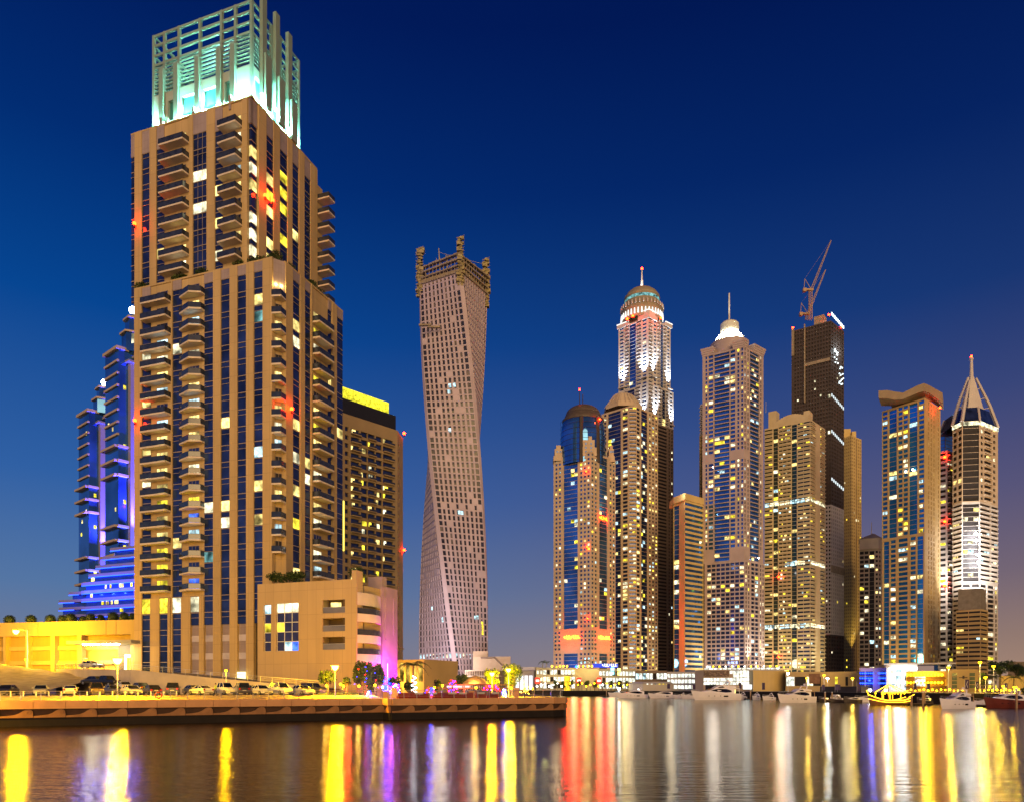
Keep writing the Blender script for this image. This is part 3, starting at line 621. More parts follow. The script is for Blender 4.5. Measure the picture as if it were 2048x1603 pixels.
# ---------------------------------------------------------------- far towers
class Lits:
    def __init__(s): s.r = []
    def flush(s, parent, cap=60):
        s.r.sort(key=lambda r: -(r[2] - r[1]) * (r[4] - r[3]) / max(r[0].a.y, 1))
        for fc, a, b, c, d, o, m in s.r[:cap]:
            q = MB(); fc.box(q, a, b, c, d, o, o + .06); q.build('lit_window', m, parent)
        rest = s.r[cap:]
        if rest:
            ms = list({r[6].name: r[6] for r in rest}.values()); q = MB()
            for fc, a, b, c, d, o, m in rest: fc.box(q, a, b, c, d, o, o + .06, ms.index(m))
            tag(q.build('lit_window', ms, parent), kind='stuff')
FRAC = {'w': (.60, .52), 'W': (.84, .66), 'b': (.92, .70), 'r': (1.0, .54), 'n': (.5, .66), 'B': (.97, .58)}
def polyT(t, pts, z0, zt, specs, fh=3.4, wm=None, gm=None, p=.1, lits=LITS, depth=.7, skip=(), back=28, slabs=.9, rows=None, cap=60, parts=('wall', 'glazing'), lit_zone=None, roof=True):
    pts = [(PX(px, D), D) for px, D in pts]; fcs = [Face(a, b) for a, b in zip(pts[:-1], pts[1:])]
    mb = MB(); li = Lits(); bal = MB()
    n = max(1, int((zt - z0 - 1.2) / fh)); fh = (zt - z0 - 1.2) / n
    for fc, sp in zip(fcs, specs):
        tot = sum(w for k, w in sp); s = 0; holes = []
        for kind, w in sp:
            w = w * fc.L / tot; a, b = s, s + w; s += w
            if kind == 'p': continue
            if kind in 'gG':
                holes.append((a, b, z0 + .6, zt - 1.6))
                for k in range(n):
                    z = z0 + .6 + k * fh; fc.box(mb, a, b, z - (.1 if kind == 'g' else .3), z + (.12 if kind == 'g' else .35), -depth + .05, -depth + .22 if kind == 'g' else .5)
                    for j in range(max(1, int(w / 3.2))):
                        ww = w / max(1, int(w / 3.2))
                        if random.random() < p * .55 and z + fh < zt - 2: li.r.append((fc, a + ww * j + .1, a + ww * (j + 1) - .1, z + .4, z + fh * .86, -depth + .02, random.choice(lits)))
                continue
            fw, hh = FRAC[kind]; a2, b2 = a + w * (1 - fw) / 2, b - w * (1 - fw) / 2
            for k in range(n):
                z = z0 + .5 + k * fh
                if any(c < z < d for c, d in skip): continue
                h0, h1 = z + fh * (1 - hh) * .55, z + fh * (1 - hh) * .55 + fh * hh
                holes.append((a2, b2, h0, h1))
                if kind in 'bB':
                    fc.box(bal, a2, b2, h0 - .3, h0 + (.35 if kind == 'B' else .75), 0, slabs)
                pp = p * (rows.get(k, 1) if rows else 1)
                if random.random() < pp:
                    m = random.choice(lits); f0, f1 = (a2, b2) if kind in 'wWn' else ((a2, a2 + (b2 - a2) * random.uniform(.25, .7)) if random.random() < .5 else (b2 - (b2 - a2) * random.uniform(.25, .7), b2))
                    if kind == 'r': f0 = a2 + (b2 - a2) * random.uniform(0, .8); f1 = min(b2, f0 + random.uniform(2, 5))
                    li.r.append((fc, f0, f1, h0, h1, -depth + .02, m))
        facade(mb, fc, 0, fc.L, z0, zt, holes, depth)
    bk = [(pts[-1][0] * (1 + back / pts[-1][1]) - .3, pts[-1][1] + back), (pts[0][0] * (1 + back / pts[0][1]) + .3, pts[0][1] + back)]
    if roof:
        ring = pts + bk; b = len(mb.v); mb.add([(x, y, zt) for x, y in ring], [tuple(range(len(ring)))], 0)
        for (xa, ya), (xb, yb) in ((pts[-1], bk[0]), (bk[0], bk[1]), (bk[1], pts[0])): mb.quad((xa, ya, z0), (xb, yb, z0), (xb, yb, zt), (xa, ya, zt))
    ins = []
    for k in range(len(pts)):
        nn = Vector((0, 0))
        if k > 0: nn += fcs[k - 1].n
        if k < len(fcs): nn += fcs[k].n
        q_ = Vector(pts[k]) - nn * depth
        if k == 0: q_ += fcs[0].d * .1
        if k == len(pts) - 1: q_ -= fcs[-1].d * .1
        ins.append(q_[:])
    g = MB(); g.prism(ins + [(bk[0][0] - .5, bk[0][1] - .5), (bk[1][0] + .5, bk[1][1] - .5)], z0, zt - .3)
    mb.build(parts[0], wm, t); g.build(parts[1], gm, t)
    if bal.v: tag(bal.build('balcony', wm, t), kind='stuff')
    li.flush(t, cap)
    return fcs
def spire(mb, p, z0, z1, r0, r1, m=0): mb.tube((p[0], p[1], z0), (p[0], p[1], z1), r0, r1, 8, m)
m_beige = mat('beige_stone', (.54, .42, .30), .8, .1, .12)
m_brown = mat('brown_stone', (.22, .16, .115), .8, .12, .12)
m_lilac = mat('lilac_stone', (.42, .335, .34), .75, .1, .12)
m_gold = mat('gold_render', (.60, .44, .18), .75, .1, .12)
m_ochre = mat('ochre_render', (.48, .34, .15), .75, .1, .12)
m_ivory = mat('ivory_render', (.58, .53, .50), .7, .08, .12)
m_char = mat('charcoal_frame', (.06, .045, .04), .7, .2, .15)
m_green = mat('green_glass', (.008, .03, .03), .1, .4, .1, spec=.9)
m_conc = mat('raw_concrete', (.30, .24, .17), .9, .25, .4)
m_twist = mat('twist_panel', (.47, .38, .43), .6, .1, .08)
# twisted tower
D0 = 522.0; TC = Vector((PX(907, D0), D0))
tw = thing('twisted_tower', 'pale twisted skyscraper turning a quarter on its way up, with rough unfinished concrete top', 'tower', (TC.x, TC.y, 3))
HALF = 17.8
def tpoint(face, t, z, o=0):
    a = R(-85.5 + (171 - z) * .312 + 90 * face); n = Vector((math.cos(a), math.sin(a))); d = Vector((-n.y, n.x))
    q = TC + n * (HALF + o) + d * (t - HALF); return (q.x, q.y, z)
CHF = 1.9
class TFace:
    def __init__(s, f): s.f = f; s.L = 2 * HALF - 2 * CHF; s.a = TC
    def p(s, t, z, o=0): return tpoint(s.f, t + CHF, z, o)
    def quad(s, mb, a, b, c, d, o=0, m=0): mb.quad(s.p(a, c, o), s.p(b, c, o), s.p(b, d, o), s.p(a, d, o), m)
    def box(s, mb, a, b, c, d, o0, o1, m=0): s.quad(mb, a, b, c, d, o1, m)
mb = MB(); gl = MB(); li = Lits(); tf = 4.02; ZTW = 280
NC = 10
for f in range(4):
    fc = TFace(f); nx_ = TFace((f + 1) % 4); k = 0; z = 4
    while z < ZTW:
        z1 = min(z + tf, ZTW); holes = []
        blind = 121 < z < 126
        if f != 2:
            w = fc.L / NC
            for c in range(NC):
                edge = c in (0, NC - 1)
                if blind and c % 2: continue
                if random.random() < .03: continue
                x0 = c * w + w * (.24 if not edge else .12); x1 = c * w + w * (.74 if not edge else .86)
                holes.append((x0, x1, z + .5, z1 - .45))
                if f in (0, 3) and 26 > z > 22: li.r.append((fc, x0, x1, z + .6, z1 - .5, -.72, L_cool if random.random() < .8 else L_pale))
                elif random.random() < .12: li.r.append((fc, x0, x0 + (x1 - x0) * random.choice((.5, 1)), z + .5, z1 - .45, -.5, MATS.get('blind_grey') or mat('blind_grey', (.14, .12, .13), .7, .3, .3)))
        facade(mb, fc, 0, fc.L, z, z1, holes, .75)
        mb.quad(fc.p(fc.L, z), nx_.p(0, z), nx_.p(0, z1), fc.p(fc.L, z1))
        fc.quad(gl, .2, fc.L - .2, z, z1, -.75)
        fc.quad(mb, 0, fc.L, z - .02, z + .25, .14)
        z = z1; k += 1
mb.build('wall', m_twist, tw); gl.build('glazing', mat('twist_glass', (.03, .03, .05), .25, .5, .4), tw)
def tlit(px, y, m=L_cool, w=1.7, h=2.6):
    z = PZ(y, D0 - 17); a = R(-85.5 + (171 - z) * .312); best = None
    for f in (0, 3, 1):
        for t in range(2, 28):
            q = TFace(f).p(t, z); e = abs(q[0] / q[1] * F + 1024 - px)
            if q[1] < D0 and (best is None or e < best[0]): best = (e, f, t)
    li.r.append((TFace(best[1]), best[2] - w / 2, best[2] + w / 2, z - h / 2, z + h / 2, .03, m))
for px, y in ((899, 772), (908, 771), (897, 784), (899, 860), (888, 1238), (895, 1240), (865, 1214), (917, 1024), (925, 1024), (950, 1232), (956, 1231)): tlit(px, y)
for px, y in ((969, 1262), (972, 1256), (966, 1248), (973, 1243)): tlit(px, y, L_yel)
li.flush(tw, 90)
cr = MB()
for f in range(4):
    for z in (ZTW, ZTW + 4, ZTW + 8, ZTW + 11.5):
        b = MB()
        for (o0, o1, h) in ((-1.5, 1.0, .9),):
            for t in range(0, 34, 2):
                p0, p1 = tpoint(f, t, z, o1), tpoint(f, t + 2.4, z, o1); q0, q1 = tpoint(f, t, z, o0), tpoint(f, t + 2.4, z, o0)
                h_ = h * random.uniform(.7, 1.5)
                cr.add([p0, p1, q1, q0, *[(x, y, z_ + h_) for x, y, z_ in (p0, p1, q1, q0)]], [(0, 1, 5, 4), (1, 2, 6, 5), (2, 3, 7, 6), (3, 0, 4, 7), (4, 5, 6, 7), (0, 3, 2, 1)])
    for t in range(1, 34, 3):
        a = tpoint(f, t, ZTW, .2); cr.tube(a, (a[0], a[1], ZTW + 12 + random.uniform(-2, 3)), .28, .2, 4)
cr.prism([tpoint(f, 1, ZTW)[:2] for f in range(4)], ZTW - 1, ZTW + 3.5)
cr.build('unfinished_top', m_conc, tw)
for f, zc in ((0, ZTW + 25), (1, ZTW + 24), (2, ZTW + 26), (3, ZTW + 25)):
    c = MB(); base = Vector(tpoint(f, 1.5, ZTW + 1, -1.0))
    for z in range(int(ZTW - 8), int(zc), 2):
        for _ in range(3):
            w = random.uniform(1.4, 3.6); x, y = base.x + random.uniform(-1.5, 1.5), base.y + random.uniform(-1.5, 1.5)
            c.box(x - w / 2, x + w / 2, y - w / 2, y + w / 2, z, z + random.uniform(.4, 2.2))
        c.tube((base.x - 2.6, base.y - 2.6, z), (base.x + 2.6, base.y - 2.6, z + 2), .18, .18, 4)
    c.build('corner_scaffold', mat('scaffold', (.33, .27, .13), .9, .35, .6), tw)
for f, t, h in ((0, 14, 26), (1, 18, 22), (0, 20, 20)):
    c = MB(); a = Vector(tpoint(f, t, ZTW, -8)); c.tube(a, (a.x - 1.5, a.y, ZTW + h), .5, .3, 5); c.tube((a.x + 4, a.y, ZTW + 4), (a.x - 1.2, a.y, ZTW + h * .8), .25, .2, 4); c.tube((a.x - 1.4, a.y, ZTW + h * .9), (a.x + 12, a.y, ZTW + h * .75), .1, .1, 4)
    c.build('hoist_mast', mat('hoist_yellow', (.40, .33, .12), .7), tw)
for y, px in ((652, 850), (656, 868)):
    c = MB(); z = PZ(y, D0 - 20); p = (PX(px, D0 - 20), D0 - 20); c.box(p[0] - 4, p[0] + 4, p[1] - 1, p[1] + 1, z, z + 1.0); c.tube((p[0] - 3, p[1], z), (p[0] - 3, p[1], z + 3.5), .2, .2, 4); c.tube((p[0] + 3, p[1], z), (p[0] + 3, p[1], z + 3.0), .2, .2, 4); c.build('work_cradle', m_conc, tw)
# low block beside the twisted tower
aw = thing('annex_building', 'ribbed pale annex with a sloping dark stair band at the foot of the twisted tower', 'building', (PX(985, 480), 480, 3))
mb = MB(); fa = Face((PX(947, 486), 486), (PX(1021, 480), 480)); mb2 = MB()
mb.prism([fa.a[:], fa.b[:], (fa.b.x, fa.b.y + 26), (fa.a.x, fa.a.y + 26)], 3, PZ(1312, 483))
for k in range(30): fa.box(mb, fa.L * k / 30, fa.L * k / 30 + .35, 3, PZ(1312, 483) - .1, -.2, .25)
mb.prism([(PX(946, 500), 500), (PX(975, 500), 500), (PX(975, 500), 515), (PX(946, 500), 515)], 3, PZ(1301, 500))
mb.build('wall', m_beige, aw)
a, b, c = fa.p(fa.at(962), PZ(1314, 483), .4), fa.p(fa.at(990), PZ(1314, 483), .4), fa.p(fa.at(1012), PZ(1336, 483), .4)
for p_, q_ in ((a, b), (b, c)): mb2.tube(p_, q_, .6, .6, 5)
mb2.build('stair_band', m_brown, aw)
mb = MB(); fb = Face((PX(930, 470), 470), (PX(1000, 462), 462))
for z in (4, 8, 11.5, 15): fb.box(mb, 0, fb.L, z, z + .7, -8, 0)
for k in range(15): fb.box(mb, fb.L * k / 15, fb.L * k / 15 + .35, 3, 15, -.6, -.1)
fb.box(mb, 0, fb.L, 3, 15, -8, -2.5, 1); mb.build('terrace_frame', [m_beige, m_brown], aw)
mb = MB(); fb = Face((PX(1012, 470), 470), (PX(1068, 462), 462)); fb.box(mb, 0, fb.L, 3, PZ(1341, 466), -12, 0); fb.box(mb, -2, fb.L + 1, PZ(1340, 466), PZ(1333, 466), -13, 1); mb.build('side_wing', m_ivory, aw)
q = MB()
for k in range(4): fb.box(q, fb.L * (.35 + .16 * k), fb.L * (.35 + .16 * k) + 2.2, 3.6, PZ(1350, 466), .01, .08)
q.build('lit_front', glow('cold_front', (.92, .95, 1), 1.6, False), aw)
# domed hotel with red signs
t1 = thing('domed_hotel_tower', 'beige hotel tower with a dark dome, blue glass core and glowing red signs', 'tower', (PX(1181, 600), 600, 3))
w3 = [('w', 2.8)] * 3
spL = [('p', .8), ('w', 2.8), ('w', 2.8), ('p', 1.6), ('g', 11), ('p', 1.2), ('w', 2.8), ('w', 2.8), ('w', 2.8), ('p', .6)]
spR = [('w', 2.8), ('w', 2.8), ('p', 1.5), ('g', 7), ('p', 1.5), ('w', 2.8), ('w', 2.8)]
f1 = polyT(t1, [(1107, 620), (1182, 600), (1231, 624)], 52, PZ(905, 605), [spL, spR], 3.35, m_beige, m_bglass, .16, cap=70)
polyT(t1, [(1107, 620), (1182, 600), (1231, 624)], 3, 34, [spL, spR], 3.3, m_beige, m_bglass, .14, cap=12)
polyT(t1, [(1107, 620), (1182, 600), (1231, 624)], 34, 52, [[('w', 2.8)] * 2 + [('p', 14)] + w3, [('w', 2.8)] * 2 + [('p', 12)] + [('w', 2.8)] * 2], 3.3, m_beige, m_bglass, .1, cap=6)
cx, cy = PX(1166, 622), 622
mb = MB(); zc = PZ(838, 615)
mb.lathe((cx, cy, 0), [(18.6, PZ(930, 615)), (18.6, PZ(870, 615)), (18.0, zc - 6), (16.6, zc)], 40); mb.build('glass_drum', m_bglass, t1, True)
mb = MB()
for k in range(9): z = PZ(925, 615) + k * 4.3; mb.lathe((cx, cy, z), [(18.75, -.12), (18.9, 0), (18.75, .12)], 40)
for a in (-100, -55): x = math.cos(R(a)) * 18.7; y = math.sin(R(a)) * 18.7; mb.tube((cx + x, cy + y, PZ(930, 615)), (cx + x * .95, cy + y * .95, zc - 1), 1.6, 1.6, 6)
mb.build('drum_band', m_char, t1)
mb = MB(); mb.lathe((cx, cy, zc), [(17, -1), (17.4, .8), (15.4, 2.6), (15, 4.5), (14.4, 5)] + [(14.4 * math.cos(R(a)), 5 + 8.6 * math.sin(R(a))) for a in range(0, 90, 9)] + [(.05, 13.6)], 36)
mb.build('dome', mat('dome_bronze', (.10, .075, .06), .5, .15, .4), t1, True)
mb = MB()
for dx in (-2.2, 0.4): spire(mb, (cx + dx - 1, cy - 4), zc + 12, PZ(783 if dx < -1 else 790, 620), .35, .3)
mb.build('antenna', m_char, t1); beacon(t1, (cx - 3.2, cy - 4, PZ(783, 620) + .8), .7)
for a, b, y, dd in ((1107, 1127, 890, 617), (1160, 1193, 872, 604), (1216, 1229, 890, 620)):
    mb = MB(); z1 = PZ(y, dd); x0, x1 = PX(a, dd), PX(b, dd)
    for k, (sx_, zz) in enumerate(((0, -9), (.12, -3), (.28, 0))): w = x1 - x0; mb.box(x0 + w * sx_, x1 - w * sx_, dd - 1 + k * .3, dd + 10, PZ(912, 605), z1 + zz)
    mb.build('shoulder', m_beige, t1)
    for k in range(5):
        z = PZ(905, dd) + k * 3.2
        for j in (.3, .62):
            q = MB()
            if z < z1 - 5: q.box(x0 + (x1 - x0) * j, x0 + (x1 - x0) * j + 1.4, dd - 1.08, dd - 1.02, z, z + 1.6)
            if q.v: q.build('window', m_dglass, t1)
G_sign = glow('red_sign', (1, .006, .0004), 480)
G_signdim = glow('red_sign_small', (1, .012, .0005), 110)
def scribble(fc, s0, s1, zc_, h, o, parent, m, name='sign', r=.34):
    '''a row of cursive light strokes: the words are too small in the photograph to read'''
    mb = MB(); n = int((s1 - s0) / (h * .62)); x = s0; pts = []
    for k in range(n * 6):
        a = k / 6 * math.pi * 2; x = s0 + (s1 - s0) * k / (n * 6)
        amp = h * .5 * (1 if (k // 6) % 3 else .62)
        pts.append(fc.p(x + .28 * h * math.cos(a), zc_ + amp * math.sin(a) * .9, o))
    cut = len(pts) // 2
    mb.path(pts[:cut], r, 5); mb.path(pts[cut + 3:], r, 5)
    return mb.build(name, m, parent)
scribble(f1[0], f1[0].at(1128.5), f1[0].at(1160), PZ(1273, 610), 3.0, .6, t1, G_sign)
scribble(f1[1], f1[1].at(1196), f1[1].at(1219), PZ(1274, 612), 2.8, .6, t1, G_sign)
scribble(f1[1], f1[1].at(1198), f1[1].at(1214), PZ(1036, 612), 3.2, .6, t1, G_signdim)
for fc, s, y, pw_ in ((f1[0], 1144, 1273, 300), (f1[1], 1207, 1274, 300), (f1[1], 1206, 1036, 300)): p = fc.p(fc.at(s), PZ(y, 610), 4); lamp('sign_light', p, pw_, (1, .03, .005), t1, 'POINT', 1)
for px, y in ((1173, 942), (1175, 1093), (1176, 1236)): beacon(t1, f1[0].p(f1[0].at(px), PZ(y, 602), .8), .8, 500)
beacon(t1, (PX(1200, 604), 606, PZ(838, 606)), .8, 3000)
lamp('blue_light', f1[0].p(f1[0].at(1144), 22, 6), 3000, (.05, .1, 1), t1, 'POINT', 1)
# tower with the stepped octagonal roof
t2 = thing('octagon_roof_tower', 'tan tower with a stepped eight sided roof standing in front of the spired dome tower', 'tower', (PX(1265, 650), 650, 3))
f2 = polyT(t2, [(1203, 672), (1258, 652), (1273, 652), (1316, 676)], 3, PZ(814, 655), [[('p', 1), ('w', 3), ('p', .6), ('g', 9), ('p', 1), ('W', 4), ('p', .7)], [('b', 7)], [('W', 3), ('p', .8), ('g', 5), ('p', .8), ('w', 2.6), ('w', 2.6), ('w', 2.6)]], 3.35, m_beige, m_dglass, .34, cap=90)
cx, cy = PX(1250, 664), 676
mb = MB()
rot = R(22.5)
prof = [(17.6, 814), (17.8, 808), (16.4, 807), (16.0, 803), (14.6, 802), (12.6, 795), (12.6, 793.5), (11.0, 793), (8.6, 783), (7.2, 780), (.1, 779)]
mb.lathe((cx, cy, 0), [(r, PZ(y, 664)) for r, y in prof], 8, 0, rot, rot + 2 * math.pi - 1e-9)
for k in range(24):
    a = 2 * math.pi * k / 24; mb.tube((cx + math.cos(a) * 16.6, cy + math.sin(a) * 16.6, PZ(806, 664)), (cx + math.cos(a) * 8.8, cy + math.sin(a) * 8.8, PZ(782, 664)), .35, .25, 4)
mb.build('stepped_roof', m_beige, t2)
# spired dome tower
t3 = thing('spired_dome_tower', 'tallest tower of the far group with white floodlit piers, ringed dome and spire', 'tower', (PX(1295, 740), 740, 3))
sl3 = [('w', 4.2), ('b', 3), ('g', 4.5), ('b', 3.4), ('w', 4.2), ('p', .5)]; sr3 = [('b', 4), ('p', .4), ('w', 4), ('b', 3), ('g', 3), ('b', 3), ('w', 4)]
polyT(t3, [(1228, 768), (1296, 738), (1347, 764)], 3, PZ(842, 740), [sl3, [('r', 20), ('p', 1.2), ('n', 3), ('n', 3)]], 3.5, m_brown, m_dark, .05, cap=14)
polyT(t3, [(1230, 768), (1297, 738), (1347, 764)], PZ(842, 740), PZ(770, 745), [sl3, sr3], 3.5, m_ivory, m_dglass, .03, cap=6, roof=True)
f3 = polyT(t3, [(1237, 766), (1297, 742), (1341, 764)], PZ(770, 745), PZ(636, 745), [sl3, sr3], 3.5, m_ivory, m_bglass, .02, cap=6)
for fc, a, b, y in ((f3[0], 1237, 1255, 765), (f3[0], 1280, 1297, 759), (f3[1], 1297, 1313, 757), (f3[1], 1330, 1342, 768), (f3[0], 1281, 1297, 838), (f3[1], 1297, 1314, 838), (f3[1], 1333, 1346, 840)):
    s = fc.at((a + b) / 2); z = PZ(y, 750); lamp('pier_light', fc.p(s, z, 4.2), 170000, (.72, .86, 1), t3, 'SPOT', .8, fc.p(s, z + 45, .5), spot=55)
    q = MB(); fc.box(q, s - 4, s + 4, z - 1.2, z - .3, .3, 3.2); q.build('cornice', m_ivory, t3)
for fc, a, b, y in ((f3[0], 1236, 1257, 640), (f3[0], 1278, 1297, 625), (f3[1], 1297, 1313, 625), (f3[1], 1330, 1342, 645)):
    q = MB(); s0, s1 = fc.at(a), fc.at(b); z = PZ(636, 745); fc.box(q, s0 - .4, s1 + .4, z - 1.5, z + (6 if y < 630 else 2), -5, 1.4); q.build('corner_turret', m_ivory, t3)
    q = MB(); fc.box(q, s0 - .6, s1 + .6, z + (6.1 if y < 630 else 2.1), z + (6.9 if y < 630 else 2.9), .6, 1.7); q.build('cornice_light', glow('cornice_white', (1, .97, .9), 1.4, False), t3)
cx, cy = PX(1288, 752), 764
zz = lambda v: PZ(500 + v / 3.817, 752)
prof = [(152, 525), (154, 512), (150, 505), (157, 455), (158, 430), (150, 425), (148, 395), (138, 390), (132, 372), (130, 340), (136, 336), (134, 322), (126, 312), (112, 290), (88, 270), (60, 257), (30, 250)]
mb = MB(); mb.lathe((cx, cy, 0), [(r / 3.817 * .508, zz(y)) for r, y in prof], 48); mb.build('drum', mat('drum_sand', (.30, .25, .17), .7, .12, .3), t3, True)
mb = MB(); mb.lathe((cx, cy, 0), [(133 / 3.817 * .508, zz(368)), (131.5 / 3.817 * .508, zz(345))], 48); mb.build('drum_window', L_teal, t3)
for nm, rr, y0, y1, nn, mt in (('drum_light', 157, 505, 465, 36, glow('drum_white', (1, .98, .9), 1.5, False)), ('drum_arch', 160, 428, 400, 34, m_ivory), ('dome_light', 124, 325, 305, 28, glow('dome_gold', (1, .88, .5), 1.3, False))):
    mb = MB()
    for k in range(nn):
        a = 2 * math.pi * k / nn; r = rr / 3.817 * .508; r2 = r * (1 if nm != 'dome_light' else .86)
        mb.tube((cx + math.cos(a) * r, cy + math.sin(a) * r, zz(y0)), (cx + math.cos(a) * r2, cy + math.sin(a) * r2, zz(y1)), .85, .55, 5)
    mb.build(nm, mt, t3)
mb = MB(); mb.lathe((cx, cy, 0), [(3.6, zz(254)), (2.2, zz(235)), (1.1, zz(205)), (1.3, zz(190)), (1.3, zz(186)), (.9, zz(180)), (.55, zz(100))], 12); mb.build('spire', m_ivory, t3, True)
lamp('spire_light', (cx - 4, cy - 9, zz(258)), 14000, (1, .97, .85), t3, 'SPOT', .5, (cx, cy, zz(200)), spot=60)
beacon(t3, (cx, cy, zz(92)), 1.1)
for px, y in ((1265, 634), (1321, 638), (1254, 640)): beacon(t3, (PX(px, 740), 738, PZ(y, 740)), 1.3, 350)
# striped tower with glass side
t4 = thing('striped_tower', 'lower tower banded in sand coloured stripes with a blue glass edge', 'tower', (PX(1370, 600), 600, 3))
polyT(t4, [(1347, 612), (1358, 608), (1370, 598), (1407, 614)], 3, PZ(1003, 604), [[('g', 5)], [('p', 6)], [('r', 20)]], 4.0, m_gold, m_bglass, .4, lits=[L_warm, L_pale, L_pale], cap=50, depth=1.0)
mb = MB(); mb.prism([(PX(1347, 610), 610), (PX(1370, 596), 596), (PX(1408, 613), 613), (PX(1408, 613), 626), (PX(1347, 610), 626)], PZ(1003, 604), PZ(990, 604)); mb.build('roof_cap', m_gold, t4)
for px, y in ((1350, 991), (1360, 989)): lamp('roof_light', (PX(px, 600), 594, PZ(y, 600)), 1500, (1, .95, .8), t4, 'POINT', .6)
t5 = thing('slim_tower', 'slim ochre tower just showing behind the lilac tower with the white lit roof drum', 'tower', (PX(1405, 790), 790, 3))
polyT(t5, [(1398.5, 796), (1407, 790), (1420, 798)], 3, PZ(868, 792), [[('w', 2), ('g', 1.4), ('w', 2)], [('w', 2), ('w', 2)]], 3.5, m_gold, m_dark, .06, cap=10)
polyT(t5, [(1400, 797), (1408, 792), (1420, 798)], PZ(868, 792), PZ(806, 792), [[('B', 4)], [('B', 4)]], 3.6, m_ivory, m_dark, 0, slabs=1.5)
# tower with white drum
t6 = thing('drum_roof_tower', 'lilac stone tower with curved balconies, topped by a white lit drum and mast', 'tower', (PX(1487, 610), 610, 3))
s6l = [('p', 1.6), ('n', 3), ('W', 4.4), ('p', .7), ('G', 12), ('p', .5), ('W', 4.4), ('p', .6), ('n', 3), ('n', 3)]
s6r = [('n', 2.4), ('p', .5), ('n', 2.4), ('p', .6), ('G', 9), ('p', .6), ('n', 2.4), ('p', 1.4)]
z118 = PZ(1120, 612)
polyT(t6, [(1409, 628), (1490, 609), (1529, 628)], 16, z118, [[('p', 1.6)] + [('W', 3.4)] * 8 + [('p', .6)], [('n', 2.6), ('n', 2.6), ('p', .8), ('W', 4), ('W', 4), ('p', .8), ('n', 2.6), ('n', 2.6)]], 3.4, m_lilac, m_dglass, .2, cap=60)
f6 = polyT(t6, [(1405, 629), (1488, 610), (1527, 629)], z118, PZ(694, 612), [s6l, s6r], 3.4, m_lilac, m_bglass, .2, cap=70, skip=[(PZ(918, 612) - 2.2, PZ(903, 612) + 1), (z118 - 1, z118 + 9)], slabs=.7)
cx, cy = PX(1466, 626), 636
mb = MB(); mb.lathe((cx, cy, 0), [(15.4, PZ(698, 620)), (15.6, PZ(676, 620)), (15.9, PZ(672, 620)), (13.4, PZ(671, 620))], 36); mb.build('roof_ring', m_lilac, t6, True)
m_dw = mat('drum_white_wall', (.70, .68, .58), .6, .05, .3)
mb = MB(); mb.lathe((cx, cy, 0), [(12.4, PZ(674, 620)), (12.4, PZ(667, 620)), (11.4, PZ(659, 620)), (9.4, PZ(654, 620)), (7.6, PZ(653, 620)), (7.6, PZ(631, 620)), (6.2, PZ(627, 620)), (.05, PZ(626, 620))], 40); mb.build('lit_drum', m_dw, t6, True)
for k in range(7):
    a = R(-170 + k * 26.6); lamp('drum_uplight', (cx + math.cos(a) * 15.0, cy + math.sin(a) * 15, PZ(671, 620) + .6), 9000, (1, .98, .72), t6, 'POINT', .5)
    lamp('drum_uplight', (cx + math.cos(a) * 10.8, cy + math.sin(a) * 10.8, PZ(656, 620) + 1.2), 4500, (1, .98, .75), t6, 'POINT', .5)
mb = MB(); spire(mb, (PX(1462.5, 626), 632), PZ(627, 620), PZ(579, 626), .8, .6); mb.build('mast', m_ivory, t6)
for fc, a, b in ((f6[0], 1405, 1428), (f6[0], 1466, 1488), (f6[1], 1488, 1494), (f6[1], 1506, 1527)):
    q = MB(); s0, s1 = fc.at(a), fc.at(b); zt = PZ(694, 612)
    for k in range(4): fc.box(q, s0 - .2 - .35 * k * (a == 1405), s1 + .35 * k * (b == 1527), zt + k * 1.6 - 1, zt + k * 1.6 + .62, -6, .3 + .45 * k)
    q.build('cornice', m_lilac, t6)
for fc, px in ((f6[1], 1493), (f6[1], 1524)):
    s = fc.at(px); lamp('pier_light', fc.p(s, 20, 6), 90000, (1, .93, .7), t6, 'SPOT', .6, fc.p(s, 95, 0), spot=50)
G_flood = glow('flood_white', (1, .98, .9), 40)
def flood(t, p, r, m=None, name='floodlight'):
    mb = MB(); mb.ball(p, r, 6); mb.tube((p[0], p[1] + r * .6, p[2]), (p[0], p[1] + r * 2.4, p[2]), r * .5, r * .5, 6, 1); mb.build(name, [m or G_flood, m_black], t)
flood(t6, (PX(1517, 618), 618, PZ(1115, 618)), .45); flood(t6, (PX(1426, 618), 618, PZ(933, 618)), .45)
# green-glass tower with lit rows
t7 = thing('curved_roof_tower', 'ivory balconied tower with dark green glass strips, curved roof and three rows of lit floors', 'tower', (PX(1620, 640), 640, 3))
s7l = [('B', 7), ('p', .8), ('g', 4), ('p', .6), ('b', 3.6), ('b', 3.6), ('b', 3.6), ('p', .5), ('g', 4.4), ('p', .5), ('B', 5), ('B', 6)]
f7 = polyT(t7, [(1529, 664), (1621, 640), (1650, 664)], 3, PZ(842, 645), [s7l, [('B', 5), ('p', 5), ('B', 5)]], 3.35, mat('olive_ivory', (.56, .46, .30), .7, .1, .12), m_green, .3, lits=[L_warm, L_yel, L_yel, L_pale, L_cool], cap=75, slabs=1.0)
for y in (1000, 1125, 1250):
    z = PZ(y, 645)
    for k in range(9):
        s0 = f7[0].L * k / 9; q = MB(); f7[0].box(q, s0 + .4, s0 + f7[0].L / 9 - .3, z - 1.5, z + 1.6, .06, .2)
        if (y != 1125 or 3 < k < 8): q.build('lit_window', random.choice([L_pale, L_cool]), t7)
    q = MB(); f7[1].box(q, .5, f7[1].L - .5, z - 1.4, z + 1.5, .06, .2); q.build('lit_window', L_pale, t7)
